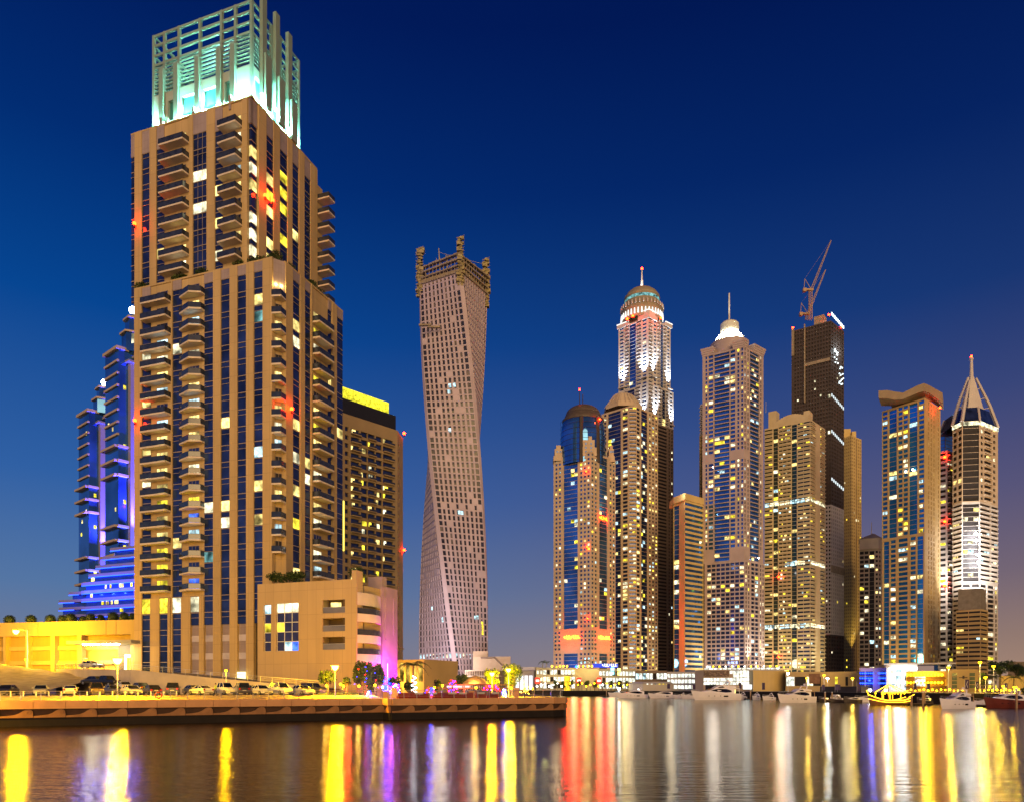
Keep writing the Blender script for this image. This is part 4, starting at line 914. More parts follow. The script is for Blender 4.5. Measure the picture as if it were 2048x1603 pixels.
mb = MB(); zt = PZ(842, 645)
n = 14
for k in range(n):
    a, b = f7[0].L * (.2 + .75 * k / n), f7[0].L * (.2 + .75 * (k + 1) / n); f7[0].box(mb, a, b, zt - 1, zt + 3 + 5 * math.sin(math.pi * (k + .5) / n), -9, -.4)
f7[0].box(mb, f7[0].L * .08, f7[0].L * .25, zt - 1, PZ(813, 650), -10, -1); f7[0].box(mb, f7[0].L * .84, f7[0].L * .96, zt, PZ(822, 645), -12, -2)
mb.build('roof', MATS['olive_ivory'], t7)
mb = MB(); spire(mb, (PX(1538, 656), 664), PZ(813, 650), PZ(796, 656), .3, .2); mb.build('antenna', m_metal, t7)
s = f7[1].at(1623); lamp('pier_light', f7[1].p(s + 1, 10, 7), 110000, (1, .96, .78), t7, 'SPOT', .8, f7[1].p(s + 2, 110, 0), spot=46)
for px, y in ((1558, 1151), (1559, 1312), (1412, 1128)): pass
for y in (1151, 1312): beacon(t7, f7[0].p(f7[0].at(1558), PZ(y, 650), .8), 1.0, 700)
# dark unfinished tower
t8 = thing('unfinished_tower', 'dark unfinished tower with work lights along its upper right edge', 'tower', (PX(1662, 730), 730, 3))
p8 = [(1583, 750), (1662, 728), (1688, 750)]
f8 = polyT(t8, p8, PZ(1010, 732), PZ(648, 735), [[('p', 2)] + [('w', 2.6)] * 13, [('w', 2.6)] * 5], 3.7, m_char, mat('netting', (.055, .04, .035), .9, .3, .3), .01, lits=[L_pale], cap=20)
polyT(t8, p8, PZ(1268, 732), PZ(1010, 732), [[('p', 2)] + [('w', 2.6)] * 13, [('n', 2.4)] * 7], 3.7, m_ivory, m_dark, .02, cap=20)
polyT(t8, p8, 3, PZ(1268, 732), [[('p', 2)] + [('w', 2.6)] * 13, [('w', 2.6)] * 5], 3.7, m_char, m_dark, .04, cap=10)
for fr_, lo_, hi_, za_, zb_, oa_, ob_ in ((0, .55, .8, 650, 628, -14, -4), (0, .015, .07, 700, 645, -.5, 2), (0, .33, .36, 800, 642, 0, 1.5), (0, .36, .98, 727, 721, 0, .8), (1, 0, 1, 1145, 1131, 0, .8)):
    q = MB(); f8[fr_].box(q, f8[fr_].L * lo_, f8[fr_].L * hi_, PZ(za_, 735), PZ(zb_, 735), oa_, ob_); q.build('roof_structure' if za_ == 650 else 'hoist_rail' if hi_ < .5 else 'belt_band', m_conc, t8)
G_work = glow('work_light', (.80, .97, 1), 4); G_workd = glow('work_light_dim', (.85, .97, 1), 1.1)
for y, n in ((637, 9), (797, 8), (868, 8), (962, 7)):
    for k in range(n):
        q = MB(); f8[1].box(q, f8[1].L * (k + .15) / n, f8[1].L * (k + .62) / n, PZ(y + (.9 * k if y == 637 else 1.6 * k) + 3, 738), PZ(y + (.9 * k if y == 637 else 1.6 * k) - 2.5, 738), .1, .5); q.build('work_light', G_work if y == 637 else G_workd, t8)
for k in range(26):
    hi = k % 2; q = MB(); px = random.uniform(1668, 1676) if hi else random.uniform(1677, 1686); y = random.uniform(690, 730) if hi else random.uniform(728, 765)
    p = f8[1].p(f8[1].at(px), PZ(y, 738), .5); q.ball(p, .6, 5); q.build('work_light', G_work, t8)
for y in (797, 868): q = MB(); f8[0].box(q, f8[0].L * .93, f8[0].L * .98, PZ(y + 3, 735), PZ(y - 3, 735), .1, .4); q.build('work_light', L_pale, t8)
for px, y, f in ((1586, 647, 0), (1658, 641, 0), (1682, 650, 1)): beacon(t8, f8[f].p(f8[f].at(px), PZ(y, 740), .5), .9)
lamp('work_glow', f8[1].p(f8[1].L * .5, PZ(700, 738), 8), 9000, (.8, .95, 1), t8, 'POINT', 1)
def crane(pxb, yb, yt, pxt, ytip, D, label, jibw):
    t = thing('tower_crane', label, 'crane', (PX(pxb, D), D, PZ(yb, D)))
    x, z0, z1 = PX(pxb, D), PZ(yb, D), PZ(yt, D); mb = MB(); r = 1.3
    for sx_, sy in ((-1, -1), (1, -1), (1, 1), (-1, 1)): mb.tube((x + sx_ * r, D + sy * r, z0), (x + sx_ * r, D + sy * r, z1), .25, .25, 4)
    k = z0
    while k < z1 - 2:
        for sx_, sy, tx, ty in ((-1, -1, 1, -1), (1, -1, 1, 1), (1, 1, -1, 1), (-1, 1, -1, -1)): mb.tube((x + sx_ * r, D + sy * r, k), (x + tx * r, D + ty * r, k + 2.4), .16, .16, 4)
        k += 2.4
    mb.build('mast', m_cr, t)
    mb = MB(); tip = Vector((PX(pxt, D), D, PZ(ytip, D))); base = Vector((x + 1.2, D, z1 + 1.0)); d = tip - base; up = d.cross(Vector((0, 1, 0))).normalized()
    ch = [(up * -.9, up * -.3), (up * .9, up * .3)]
    for a, b in ch:
        for oy in (-.8, .8): mb.tube(base + a + Vector((0, oy, 0)), tip + b + Vector((0, oy * .4, 0)), .28, .2, 4)
    for k in range(18): mb.tube(base + d * k / 18 + up * (.9 if k % 2 else -.9) * (1 - k / 28), base + d * (k + 1) / 18 + up * (-.9 if k % 2 else .9) * (1 - k / 28), .16, .16, 4)
    mb.build('jib', m_cr, t)
    mb = MB(); mb.box(x - 7.5, x + 2.6, D - 1.4, D + 1.4, z1 - .8, z1 + .8); mb.box(x - 7.6, x - 4.6, D - 1.6, D + 1.6, z1 - 2.0, z1 + 1.2); mb.build('counter_jib', m_cr, t)
    mb = MB(); top = Vector((x - 5.6, D, z1 + 11)); mb.tube((x + 1, D, z1), top, .3, .25, 4); mb.tube((x - 6.5, D, z1), top, .3, .25, 4); mb.tube(top, tip, .09, .09, 3); mb.build('tie_frame', m_cr, t)
m_cr = mat('crane_yellow', (.42, .28, .16), .6, .1, .5)
crane(1621, 640, 580, 1662, 481, 742, 'tall luffing crane with raised jib on the roof of the dark unfinished tower', 1)
crane(1614, 640, 628, 1651, 540, 752, 'shorter luffing crane with raised jib behind the taller one on the dark unfinished tower', 1)
# gold tower
t9 = thing('gold_tower', 'slim gold lit tower standing right of the dark unfinished tower', 'tower', (PX(1703, 790), 790, 3))
polyT(t9, [(1676, 802), (1703, 788), (1723, 802)], 3, PZ(872, 792), [[('w', 2.2)] * 7, [('w', 2.2), ('w', 2.2), ('p', .5), ('g', 1.5), ('p', .5), ('w', 2.2), ('w', 2.2)]], 3.5, m_gold, m_brown, .05, lits=[L_yel, L_pale], cap=20)
mb = MB(); mb.box(PX(1684, 800), PX(1700, 800), 798, 815, PZ(875, 795), PZ(855, 795)); mb.box(PX(1700, 800), PX(1708, 800), 795, 812, PZ(875, 795), PZ(862, 795)); mb.build('roof_block', m_gold, t9)
lamp('gold_light', (PX(1714, 780), 776, 30), 120000, (1, .75, .2), t9, 'SPOT', 1, (PX(1708, 792), 795, 170), spot=60)
# small tower with pyramid roof
ta = thing('pyramid_roof_tower', 'short brown tower with a pyramid roof and thin mast, left of the blue glass tower', 'tower', (PX(1745, 720), 720, 3))
polyT(ta, [(1719, 726), (1757, 718), (1770, 728)], 3, PZ(1098, 722), [[('W', 4), ('W', 4), ('p', .6), ('g', 4), ('p', .6), ('w', 3)], [('w', 3), ('w', 3)]], 4.3, m_beige, m_dark, .22, cap=50)
mb = MB(); zt = PZ(1098, 722)
mb.prism([(PX(1719, 722), 722), (PX(1757, 716), 716), (PX(1769, 724), 724), (PX(1769, 740), 740), (PX(1719, 740), 740)], zt, PZ(1077, 722)); mb.prism([(PX(1717, 722), 720), (PX(1758, 714), 714), (PX(1771, 724), 724), (PX(1771, 745), 745), (PX(1717, 745), 745)], PZ(1077, 722), PZ(1063, 722), 0, .06); spire(mb, (PX(1743, 730), 730), PZ(1064, 722), PZ(1040, 722), .4, .25); mb.build('pyramid_roof', m_beige, ta)
# blue glass tower with wave roof
tb = thing('wave_roof_tower', 'ochre tower with bright blue glass strips under a broad wave shaped roof', 'tower', (PX(1849, 540), 540, 3))
m_blue2 = mat('bright_blue_glass', (.05, .38, .98), .10, .3, .06, metal=.85)
zm = PZ(1068, 545)
pb = [(1764, 566), (1849, 540), (1881, 560)]
slot = [('p', 2.5), ('n', 1.2), ('p', .7), ('n', 1.2), ('p', .8), ('n', 1.2), ('p', 2.2), ('n', 1.2), ('p', 1)]
fb = polyT(tb, pb, 22, zm, [[('p', 1), ('g', 3.6), ('p', .6), ('W', 4), ('p', .8), ('W', 7), ('p', .8), ('W', 4), ('p', .5), ('g', 3.8), ('p', .8)], slot], 3.5, m_ochre, m_blue2, .2, cap=60)
polyT(tb, pb, zm, PZ(806, 550), [[('W', 4.6), ('p', .8), ('g', 6), ('p', .7), ('W', 4), ('W', 4), ('p', .7), ('g', 6), ('p', .7), ('W', 4.6)], slot], 3.5, m_ochre, m_blue2, .16, cap=60)
mb = MB()
wav = [(1757, 794, 781), (1775, 794, 780), (1790, 797, 783), (1806, 796, 785), (1820, 790, 778), (1836, 783, 770), (1848, 780, 766), (1858, 783, 770), (1870, 792, 777), (1885, 803, 785)]
for (a, lo, hi), (b, lo2, hi2) in zip(wav[:-1], wav[1:]):
    Da, Db = 552 - (a - 1757) * .16, 552 - (b - 1757) * .16
    if a >= 1848: Da = 537.4 + (a - 1848) * .5
    if b > 1848: Db = 537.4 + (b - 1848) * .5
    v = []
    for px, D_, l_, h_ in ((a, Da, lo, hi), (b, Db, lo2, hi2)):
        for dy, zz in ((0, PZ(l_ + 2, D_)), (16, PZ(l_ + 1, D_)), (16, PZ(h_ - 1, D_)), (0, PZ(h_, D_))): v.append((PX(px, D_) + dy * .62, D_ + dy, zz))
    mb.add(v, [(0, 4, 5, 1), (1, 5, 6, 2), (2, 6, 7, 3), (3, 7, 4, 0), (0, 1, 2, 3), (7, 6, 5, 4)])
mb.build('wave_roof', mat('roof_bronze', (.34, .25, .14), .5, .1, .3), tb)
mb = MB(); Face((PX(1782, 566), 566), (PX(1846, 548), 548)).box(mb, 0, 24, PZ(812, 550), PZ(792, 550), -12, -1); mb.build('roof_plant', m_brown, tb)
flood(tb, fb[0].p(fb[0].at(1812), PZ(940, 548), .6), .5); flood(tb, fb[0].p(fb[0].at(1826), PZ(938, 546), .6), .6)
flood(tb, fb[0].p(fb[0].at(1815), PZ(1095, 546), .6), .3, G_yel)
beacon(tb, (PX(1880, 548), 548, PZ(815, 548)), .8, 2000)
# white slender tower with red lights and its dark neighbour
tcn = thing('white_slender_tower', 'narrow white balconied tower with three red lights, between the wave roof and the pointed tower', 'tower', (PX(1893, 610), 610, 3))
fcn = polyT(tcn, [(1876, 612), (1895, 607), (1912, 616)], 3, PZ(903, 612), [[('w', 3.2)], [('B', 4)]], 4.2, m_ivory, m_dark, .2, lits=[L_pale, L_yel], cap=30, slabs=1.8)
lamp('facade_fill', fcn[1].p(2, 8, 9), 60000, (1, .92, .8), tcn, 'SPOT', .6, fcn[1].p(0, 90, 0), spot=70)  # this and the next: unseen lamps added to brighten the white tower
lamp('facade_fill', fcn[0].p(2, 90, 14), 26000, (1, .92, .82), tcn, 'POINT', .6)
for y in (915, 1043, 1171): beacon(tcn, fcn[0].p(fcn[0].at(1890), PZ(y, 610), .8), 1.15, 700)
tcd = thing('dark_glass_tower', 'dark blue glass tower showing only its top behind the narrow white tower', 'tower', (PX(1890, 740), 740, 3))
polyT(tcd, [(1868, 744), (1891, 738), (1908, 746)], 3, PZ(857, 741), [[('g', 6)], [('g', 6)]], 3.6, m_char, m_bglass, .03, lits=[L_blue], cap=6)
# pointed tower
tp = thing('pointed_tower', 'pale tower with a four legged pointed crown and tall needle, rightmost of the skyline', 'tower', (PX(1940, 570), 570, 3))
pp = [(1905, 582), (1924, 572), (1960, 570), (1996, 586)]
zz1, zz0, zl = PZ(845, 575), PZ(1005, 575), PZ(1165, 575)
polyT(tp, pp, zz0, zz1, [[('W', 3), ('p', .4), ('W', 3)], [('p', .5), ('g', 10), ('p', .5)], [('w', 2.4), ('b', 4.5), ('p', .5), ('w', 2.4), ('p', 1)]], 4.6, m_beige, m_dark, .14, lits=[L_warm, L_pale], cap=30)
polyT(tp, pp, zl, zz0, [[('B', 6)], [('p', .5), ('g', 10), ('p', .5)], [('B', 6), ('p', .6), ('B', 4)]], 3.5, m_ivory, m_dark, .2, lits=[L_pale, L_cool, L_warm], cap=30, slabs=.5)
polyT(tp, pp, 3, zl, [[('B', 6)], [('W', 4), ('W', 4)], [('W', 4), ('W', 4), ('n', 2)]], 3.6, m_ivory, m_dark, .2, lits=[L_pale, L_yel], cap=20, slabs=.4)
q = MB(); cpts = [(PX(a, d), d) for a, d in pp]
for a, b in zip(cpts[:-1], cpts[1:]): Face(a, b).box(q, .3, Face(a, b).L - .3, zz1 - 3.2, zz1 - .4, .1, .5)
q.build('lit_band', L_pale, tp)
mb = MB(); ctr = Vector((PX(1946, 584), 586)); zr = PZ(818, 578)
ring0 = [Vector(p) for p in cpts] + [Vector((cpts[-1][0] - 2, 606)), Vector((cpts[0][0] + 2, 606))]
n = len(ring0); r1 = [ctr + (p - ctr) * .78 for p in ring0]
mb.add([(p.x, p.y, zz1) for p in ring0] + [(p.x, p.y, zr) for p in r1], [(i, (i + 1) % n, n + (i + 1) % n, n + i) for i in range(n)] + [tuple(range(n, 2 * n))]); mb.build('sloped_glazing', m_dglass, tp)
mb = MB()
for p in ring0[:]:
    a = Vector((p.x, p.y, zz1)); b0 = ctr + (p - ctr) * .80; b = Vector((b0.x, b0.y, zr)); mb.tube(a, b, .8, .8, 5)
for p, ytip in ((ring0[0], 752), (ring0[3], 752), (ring0[1], 760), (ring0[4], 758)):
    a = Vector((p.x, p.y, zz1)); e = ctr + (p - ctr) * (.17 if ytip == 752 else .2); tip = Vector((e.x, e.y, PZ(ytip, 582)))
    mid = a.lerp(tip, .45) + Vector(((p - ctr).x, (p - ctr).y, 0)).normalized() * 1.2
    mb.tube(a, mid, 1.3, 1.25, 6); mb.tube(mid, tip, 1.25, .9, 6)
    for k in (.4, .6, .8): s_ = a.lerp(tip, k); mb.tube(s_, (ctr.x + (s_.x - ctr.x) * .3, ctr.y + (s_.y - ctr.y) * .3, s_.z - 2), .3, .3, 4)
mb.build('crown_leg', m_ivory, tp)
mb = MB(); mb.prism([(ctr.x - 6.4, ctr.y - 6), (ctr.x + 6.2, ctr.y - 6), (ctr.x + 6.2, ctr.y + 6), (ctr.x - 6.4, ctr.y + 6)], zr - .5, PZ(748, 580), 0, .2); mb.tube((ctr.x, ctr.y, PZ(752, 580)), (ctr.x, ctr.y, PZ(709, 580)), 1.5, .9, 8); mb.tube((ctr.x, ctr.y, PZ(713, 580)), (ctr.x, ctr.y, PZ(710, 580)), 1.5, 1.5, 8); mb.build('needle', m_ivory, tp)
beacon(tp, (ctr.x, ctr.y, PZ(706, 580)), .8)
G_big = glow('flood_big', (1, .99, .94), 700)
for y in (1066, 1080, 1108, 1124):
    flood(tp, (PX(1950 + (y - 1066) * .08, 568), 567, PZ(y, 568)), .8, G_big); 
lamp('flood_glow', (PX(1951, 560), 545, PZ(1095, 565)), 2500, (1, .98, .92), tp, 'POINT', 1)
for px_, z_ in ((1925, 60), (1962, 64), (1985, 58)): lamp('facade_fill', (PX(px_, 540), 538, z_), 190000, (1, .97, .90), tp, 'SPOT', 2, (PX(px_, 575), 575, 118), spot=80)  # unseen spots added to whiten the shaft
# brown block before it
tbr = thing('brown_block', 'brown balconied block with a blank grey top, in front of the pointed tower', 'building', (PX(1960, 500), 500, 3))
polyT(tbr, [(1912, 508), (1962, 498), (1976, 508)], 3, PZ(1218, 502), [[('B', 5), ('B', 5)], [('B', 4)]], 2.9, m_ochre, m_dark, .07, cap=20, slabs=.6)
mb = MB(); mb.prism([(PX(1916, 506), 506), (PX(1962, 500), 500), (PX(1972, 508), 508), (PX(1972, 520), 520), (PX(1916, 520), 520)], PZ(1218, 502), PZ(1176, 502)); mb.build('blank_top', mat('grey_net', (.20, .17, .14), .9, .2, .4), tbr)

def base_glow(t, f, pw, col=(1, .72, .30), z=26, o=24):  # unseen fill lamps added before the walls to brighten the tower feet
    for fc in f[:3]: lamp('base_fill', fc.p(fc.L * .5, z, o), pw, col, t, 'POINT', 4)
for t, f, pw, c in ((t1, f1, 13000, (1, .74, .38)), (t2, f2[::2], 13000, (1, .8, .5)), (t6, f6, 17000, (1, .86, .72)), (t7, f7, 20000, (1, .80, .42)), (tb, fb, 13000, (1, .70, .28)), (tw, [TFace(0), TFace(3)], 0, (1, .8, .8))):
    if pw: base_glow(t, f, pw, c)
for px_, z_, p_ in ((858, 18, 30000), (900, 16, 30000), (945, 40, 9000), (880, 60, 26000)): lamp('base_fill', (PX(px_, 470), 466, z_), p_, (1, .84, .86), tw, 'POINT', 4)  # more added fill, hung unseen before the twisted tower to lighten its foot
# ---------------------------------------------------------------- water and land
wm_ = bpy.data.materials.new('water'); wm_.use_nodes = True; n, l = wm_.node_tree.nodes, wm_.node_tree.links
pb_ = n['Principled BSDF']; pb_.inputs['Base Color'].default_value = (.016, .008, .003, 1); pb_.inputs['Roughness'].default_value = .10
pb_.inputs['IOR'].default_value = 1.2
g = n.new('ShaderNodeNewGeometry'); hts = []
for sc, amp in (((.14, .75, 1), 1.3), ((.5, 2.4, 1), .8), ((1.8, 7, 1), .30)):
    mp = n.new('ShaderNodeMapping'); mp.inputs['Scale'].default_value = sc; l.new(g.outputs['Position'], mp.inputs[0])
    no = n.new('ShaderNodeTexNoise'); no.inputs['Scale'].default_value = 1.5; no.inputs['Detail'].default_value = 2; l.new(mp.outputs[0], no.inputs['Vector'])
    mu = n.new('ShaderNodeMath'); mu.operation = 'MULTIPLY'; mu.inputs[1].default_value = amp; l.new(no.outputs[0], mu.inputs[0]); hts.append(mu)
ad = n.new('ShaderNodeMath'); l.new(hts[0].outputs[0], ad.inputs[0]); l.new(hts[1].outputs[0], ad.inputs[1]); ad2 = n.new('ShaderNodeMath'); l.new(ad.outputs[0], ad2.inputs[0]); l.new(hts[2].outputs[0], ad2.inputs[1])
bp = n.new('ShaderNodeBump'); bp.inputs['Strength'].default_value = .62; bp.inputs['Distance'].default_value = .08; l.new(ad2.outputs[0], bp.inputs['Height']); l.new(bp.outputs[0], pb_.inputs['Normal'])
mb = MB(); mb.quad((-3000, -60, 0), (3000, -60, 0), (3000, 5000, 0), (-3000, 5000, 0)); tag(mb.build('water', wm_), 'calm dark harbour water with long coloured reflections', 'water', kind='structure')
m_ground = mat('ground_paving', (.26, .21, .16), .9, .2, .4)
m_wet = mat('wet_stone', (.012, .007, .005), .8, .35, .8)
A_ = [(-170, 33), (PX(0, 90), 90), (PX(768, 112), 112)]
B_ = [(PX(783, 109.5), 109.5), (PX(1070, 121), 121), (6.6, 122.3), (8.3, 124.4), (8.9, 127.2)]
quay = A_ + B_
shore = [(8.4, 140), (4, 200), (4, 300), (PX(1040, 425), 425), (PX(1130, 420), 420), (PX(1270, 402), 402), (PX(1400, 350), 350), (PX(1560, 305), 305), (PX(1720, 262), 262), (PX(1900, 222), 222), (PX(2060, 196), 196), (210, 150), (420, 60)]
mb = MB(); poly = quay + shore + [(3000, 60), (3000, 4500), (-3000, 4500), (-3000, 33)]
nn = len(poly); mb.add([(x, y, 3.05) for x, y in poly], [tuple(range(nn))], 0)
for k in range(len(quay) + len(shore)): a, b = poly[k], poly[(k + 1) % nn]; mb.quad((*a, -3), (*b, -3), (*b, 3.05), (*a, 3.05), 1)
tag(mb.build('ground', [m_ground, m_wet]), 'flat paved waterfront land around the harbour', 'ground', kind='structure')
m_pave = mat('promenade_paving', (.50, .38, .22), .8, .12, .7)
mb = MB(); pk = MB(); LOT = 3.62
for k_, (a, b) in enumerate(zip(quay[:-1], quay[1:])):
    f = Face(a, b)
    if k_ < 2: mb.quad(f.p(0, 3.08, -.3), f.p(f.L, 3.08, -.3), f.p(f.L, LOT, -6.5), f.p(0, LOT, -6.5)); pk.quad(f.p(0, LOT, -6.5), f.p(f.L, LOT, -6.5), f.p(f.L - 1, LOT, -30), f.p(0, LOT, -30)); e_ = f
    elif k_ > 2: mb.quad(f.p(0, 3.08, -.3), f.p(f.L, 3.08, -.3), f.p(f.L, 3.08, -5), f.p(0, 3.08, -5))
pk.add([e_.p(e_.L, 3.0, -.3), e_.p(e_.L, 3.08, -.3), e_.p(e_.L, LOT, -6.5), e_.p(e_.L - 1, LOT, -30), e_.p(e_.L - 1, 3.0, -30)], [(0, 1, 2, 3, 4)])
tag(pk.build('parking_lot', mat('parking_asphalt', (.16, .13, .10), .9, .25, .6)), 'paved parking strip under the row of cars', 'parking', kind='structure')
tag(mb.build('pavement', m_pave), 'bright lit promenade paving along the quay edge', 'pavement', kind='structure')
# quay wall with its wave frieze
qw = thing('quay_wall', 'orange lit stone quay wall with a frieze of carved waves above the dark water', 'wall', (-30, 105, 0))
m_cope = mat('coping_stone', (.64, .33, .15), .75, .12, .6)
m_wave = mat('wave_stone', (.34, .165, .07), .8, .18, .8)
cop, band, wav_, base_ = MB(), MB(), MB(), MB()
for a, b in zip(quay[:-1], quay[1:]):
    f = Face(a, b); nmod = max(1, round(f.L / 3.5)); w = f.L / nmod
    for k in range(nmod):
        s = k * w; f.box(cop, s + .02, s + w - .02, 2.12, 3.12, -.5, .55)
        prof = [(0, 0), (1, 0), (1, .45), (.985, .72), (.94, .9), (.86, .97), (.77, .93), (.68, .76), (.58, .52), (.44, .34), (.25, .25), (0, .2)]
        P = [f.p(s + .03 + (w - .06) * u, 1.05 + 1.05 * z, .42) for u, z in prof]; Q = [f.p(s + .03 + (w - .06) * u, 1.05 + 1.05 * z, .12) for u, z in prof]
        m_ = len(P); wav_.add(P + Q, [tuple(range(m_))] + [(i, i + m_, (i + 1) % m_ + m_, (i + 1) % m_) for i in range(m_)])
        c = [f.p(s + w * (.86 + .055 * math.cos(t * math.pi / 4)), 1.05 + 1.05 * (.62 + .16 * math.sin(t * math.pi / 4)), .44) for t in range(9)]
        wav_.path(c, .035, 4)
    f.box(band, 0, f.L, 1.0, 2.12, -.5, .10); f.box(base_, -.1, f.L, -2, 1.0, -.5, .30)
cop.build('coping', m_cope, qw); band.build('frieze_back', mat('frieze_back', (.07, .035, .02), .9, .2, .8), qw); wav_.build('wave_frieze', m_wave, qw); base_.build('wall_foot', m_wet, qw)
# promenade railing
rl_ = thing('promenade_railing', 'curved steel railing with thin horizontal bars along the quay edge', 'railing', (-30, 105, 3.1))
rm = MB(); npost = 0
pm = MB()
pts_ = [(0, 0), (.10, .35), (.13, .7), (.06, 1.0), (-.06, 1.15)]
for (o0, z0), (o1, z1) in zip(pts_[:-1], pts_[1:]): pm.obox((-.035, o0 - .04, z0), (.07, 0, 0), (0, .08, 0), (0, o1 - o0, z1 - z0))
pme = pm.mesh('post', m_metal)
for a, b in zip(quay[:-1], quay[1:]):
    f = Face(a, b)
    if f.L > 100: f = Face(f.p(f.L - 24, 0)[:2], b)
    n_ = max(1, round(f.L / 2.1))
    for k in range(n_): inst('post', pme, rl_, f.p(f.L * k / n_, 3.1, -.2), f.ang)
    for (o, z, r) in ((.10, .3, .014), (.13, .5, .014), (.13, .7, .014), (.09, .9, .014), (-.06, 1.16, .045)): rm.tube(f.p(0, 3.1 + z, -.2 - o), f.p(f.L, 3.1 + z, -.2 - o), r, r, 5)
rm.build('rail', m_metal, rl_)
lr = Face(A_[1], A_[2]); s = lr.at(317); mb = MB(); c = lr.p(s, 3.72, .02)
ring = [(c[0] + lr.d.x * .38 * math.cos(t * math.pi / 8), c[1] + lr.d.y * .38 * math.cos(t * math.pi / 8), c[2] + .38 * math.sin(t * math.pi / 8)) for t in range(17)]
mb.path(ring, .09, 7, 0)
for t in (2, 6, 10, 14): q_ = Vector(ring[t]); mb.tube(q_ - Vector((lr.d.x, lr.d.y, 0)) * .07, q_ + Vector((lr.d.x, lr.d.y, 0)) * .07, .105, .105, 7, 1)
tag(mb.build('life_ring', [mat('ring_orange', (.75, .09, .02), .5), m_white], None, loc=c), 'orange life ring hanging on the promenade railing', 'life ring')
# sandy slope, ramp wall
mb = MB(); nx, ny = 40, 26
def sz(x, y):
    t = min(1, max(0, (y - 114) / 42)); z = 3.5 + 4.2 * t * t * (3 - 2 * t)
    z += 2.2 * math.exp(-(((x + 104) / 9) ** 2 + ((y - 148) / 8) ** 2)) + .18 * math.sin(x * 1.3 + y * .7) * t + .12 * math.sin(x * .45 - y * 1.9) * t
    return z
vs = []
for j in range(ny + 1):
    y = 113 + 53 * j / ny; xr = PX(112, 158) if y > 157 else (PX(165, 138) if y < 138 else PX(165, 138) + (PX(112, 158) - PX(165, 138)) * (y - 138) / 20)
    xr += 1.2
    for i in range(nx + 1): x = -150 + (xr + 150) * i / nx; vs.append((x, y, sz(x, y)))
mb.add(vs, [(j * (nx + 1) + i, j * (nx + 1) + i + 1, (j + 1) * (nx + 1) + i + 1, (j + 1) * (nx + 1) + i) for j in range(ny) for i in range(nx)])
tag(mb.build('sandy_slope', mat('sand', (.42, .33, .22), .95, .25, .5, bump=.4), None, True), 'bare sandy slope rising behind the parked cars', 'slope', kind='structure')
Wp = [(112, 157, 1337), (150, 146, 1336.5), (182, 140, 1337), (262, 135, 1338), (345, 132.5, 1346), (420, 130.5, 1354), (520, 128.5, 1363), (640, 127, 1373)]
wp = [(PX(a, d), d, PZ(y, d)) for a, d, y in Wp]
rw = thing('ramp_wall', 'pale concrete retaining wall sloping down to the right behind the parked cars', 'wall', (wp[3][0], wp[3][1], 3))
mb = MB(); m_cw = mat('pale_concrete', (.50, .42, .36), .85, .12, .4)
for a, b in zip(wp[:-1], wp[1:]):
    f = Face(a[:2], b[:2]); P = lambda t, z, o: f.p(t, z, o)
    mb.add([P(0, 2.5, 0), P(f.L, 2.5, 0), P(f.L, b[2], 0), P(0, a[2], 0), P(0, 2.5, -.4), P(f.L, 2.5, -.4), P(f.L, b[2], -.4), P(0, a[2], -.4)], [(0, 1, 2, 3), (3, 2, 6, 7), (5, 4, 7, 6), (0, 3, 7, 4), (1, 5, 6, 2)])
mb.build('wall', m_cw, rw)
mb = MB()
for a, b in zip(wp[:-1], wp[1:]): mb.quad((a[0], a[1] + .3, a[2] - .25), (b[0], b[1] + .3, b[2] - .25), (b[0] + 2, b[1] + 30, b[2] - .25), (a[0] + 2, a[1] + 30, a[2] - .25))
tag(mb.build('ramp_road', m_ground), 'sloping access road behind the retaining wall', 'road', kind='structure')
rr = thing('ramp_railing', 'thin steel railing running along the top of the sloping retaining wall', 'railing', (wp[3][0], wp[3][1], 8))
mb = MB()
for a, b in zip(wp[:-1], wp[1:]):
    a, b = Vector(a), Vector(b); n_ = int((b - a).length / 2)
    for h, r in ((1.0, .04), (.7, .02), (.4, .02)): mb.tube(a + Vector((0, .2, h)), b + Vector((0, .2, h)), r, r, 4)
    for k in range(n_): p = a.lerp(b, k / n_) + Vector((0, .2, 0)); mb.tube(p, p + Vector((0, 0, 1)), .03, .03, 4)
mb.build('rail', m_metal, rr)
mb = MB(); Lf.box(mb, Lf.at(478), Lf.at(493), 4.6, 7.9, .25, .6); mb.build('lit_doorway', glow('doorway_yellow', (1, .98, .45), 2.6), tower)
lamp('doorway_light', Lf.p(Lf.at(486), 6.4, 2.2), 350, (1, .9, .4), tower, 'POINT', .4)
mb = MB(); f = Gf; f.box(mb, f.at(-8), f.at(9), 7.5, 10.2, 6, 8.4); tag(mb.build('site_cabin', mat('cabin_grey', (.45, .43, .42), .6), None, loc=f.p(f.at(0), 7.6, 7)), 'small grey site cabin at the far left edge on the sandy slope', 'cabin')
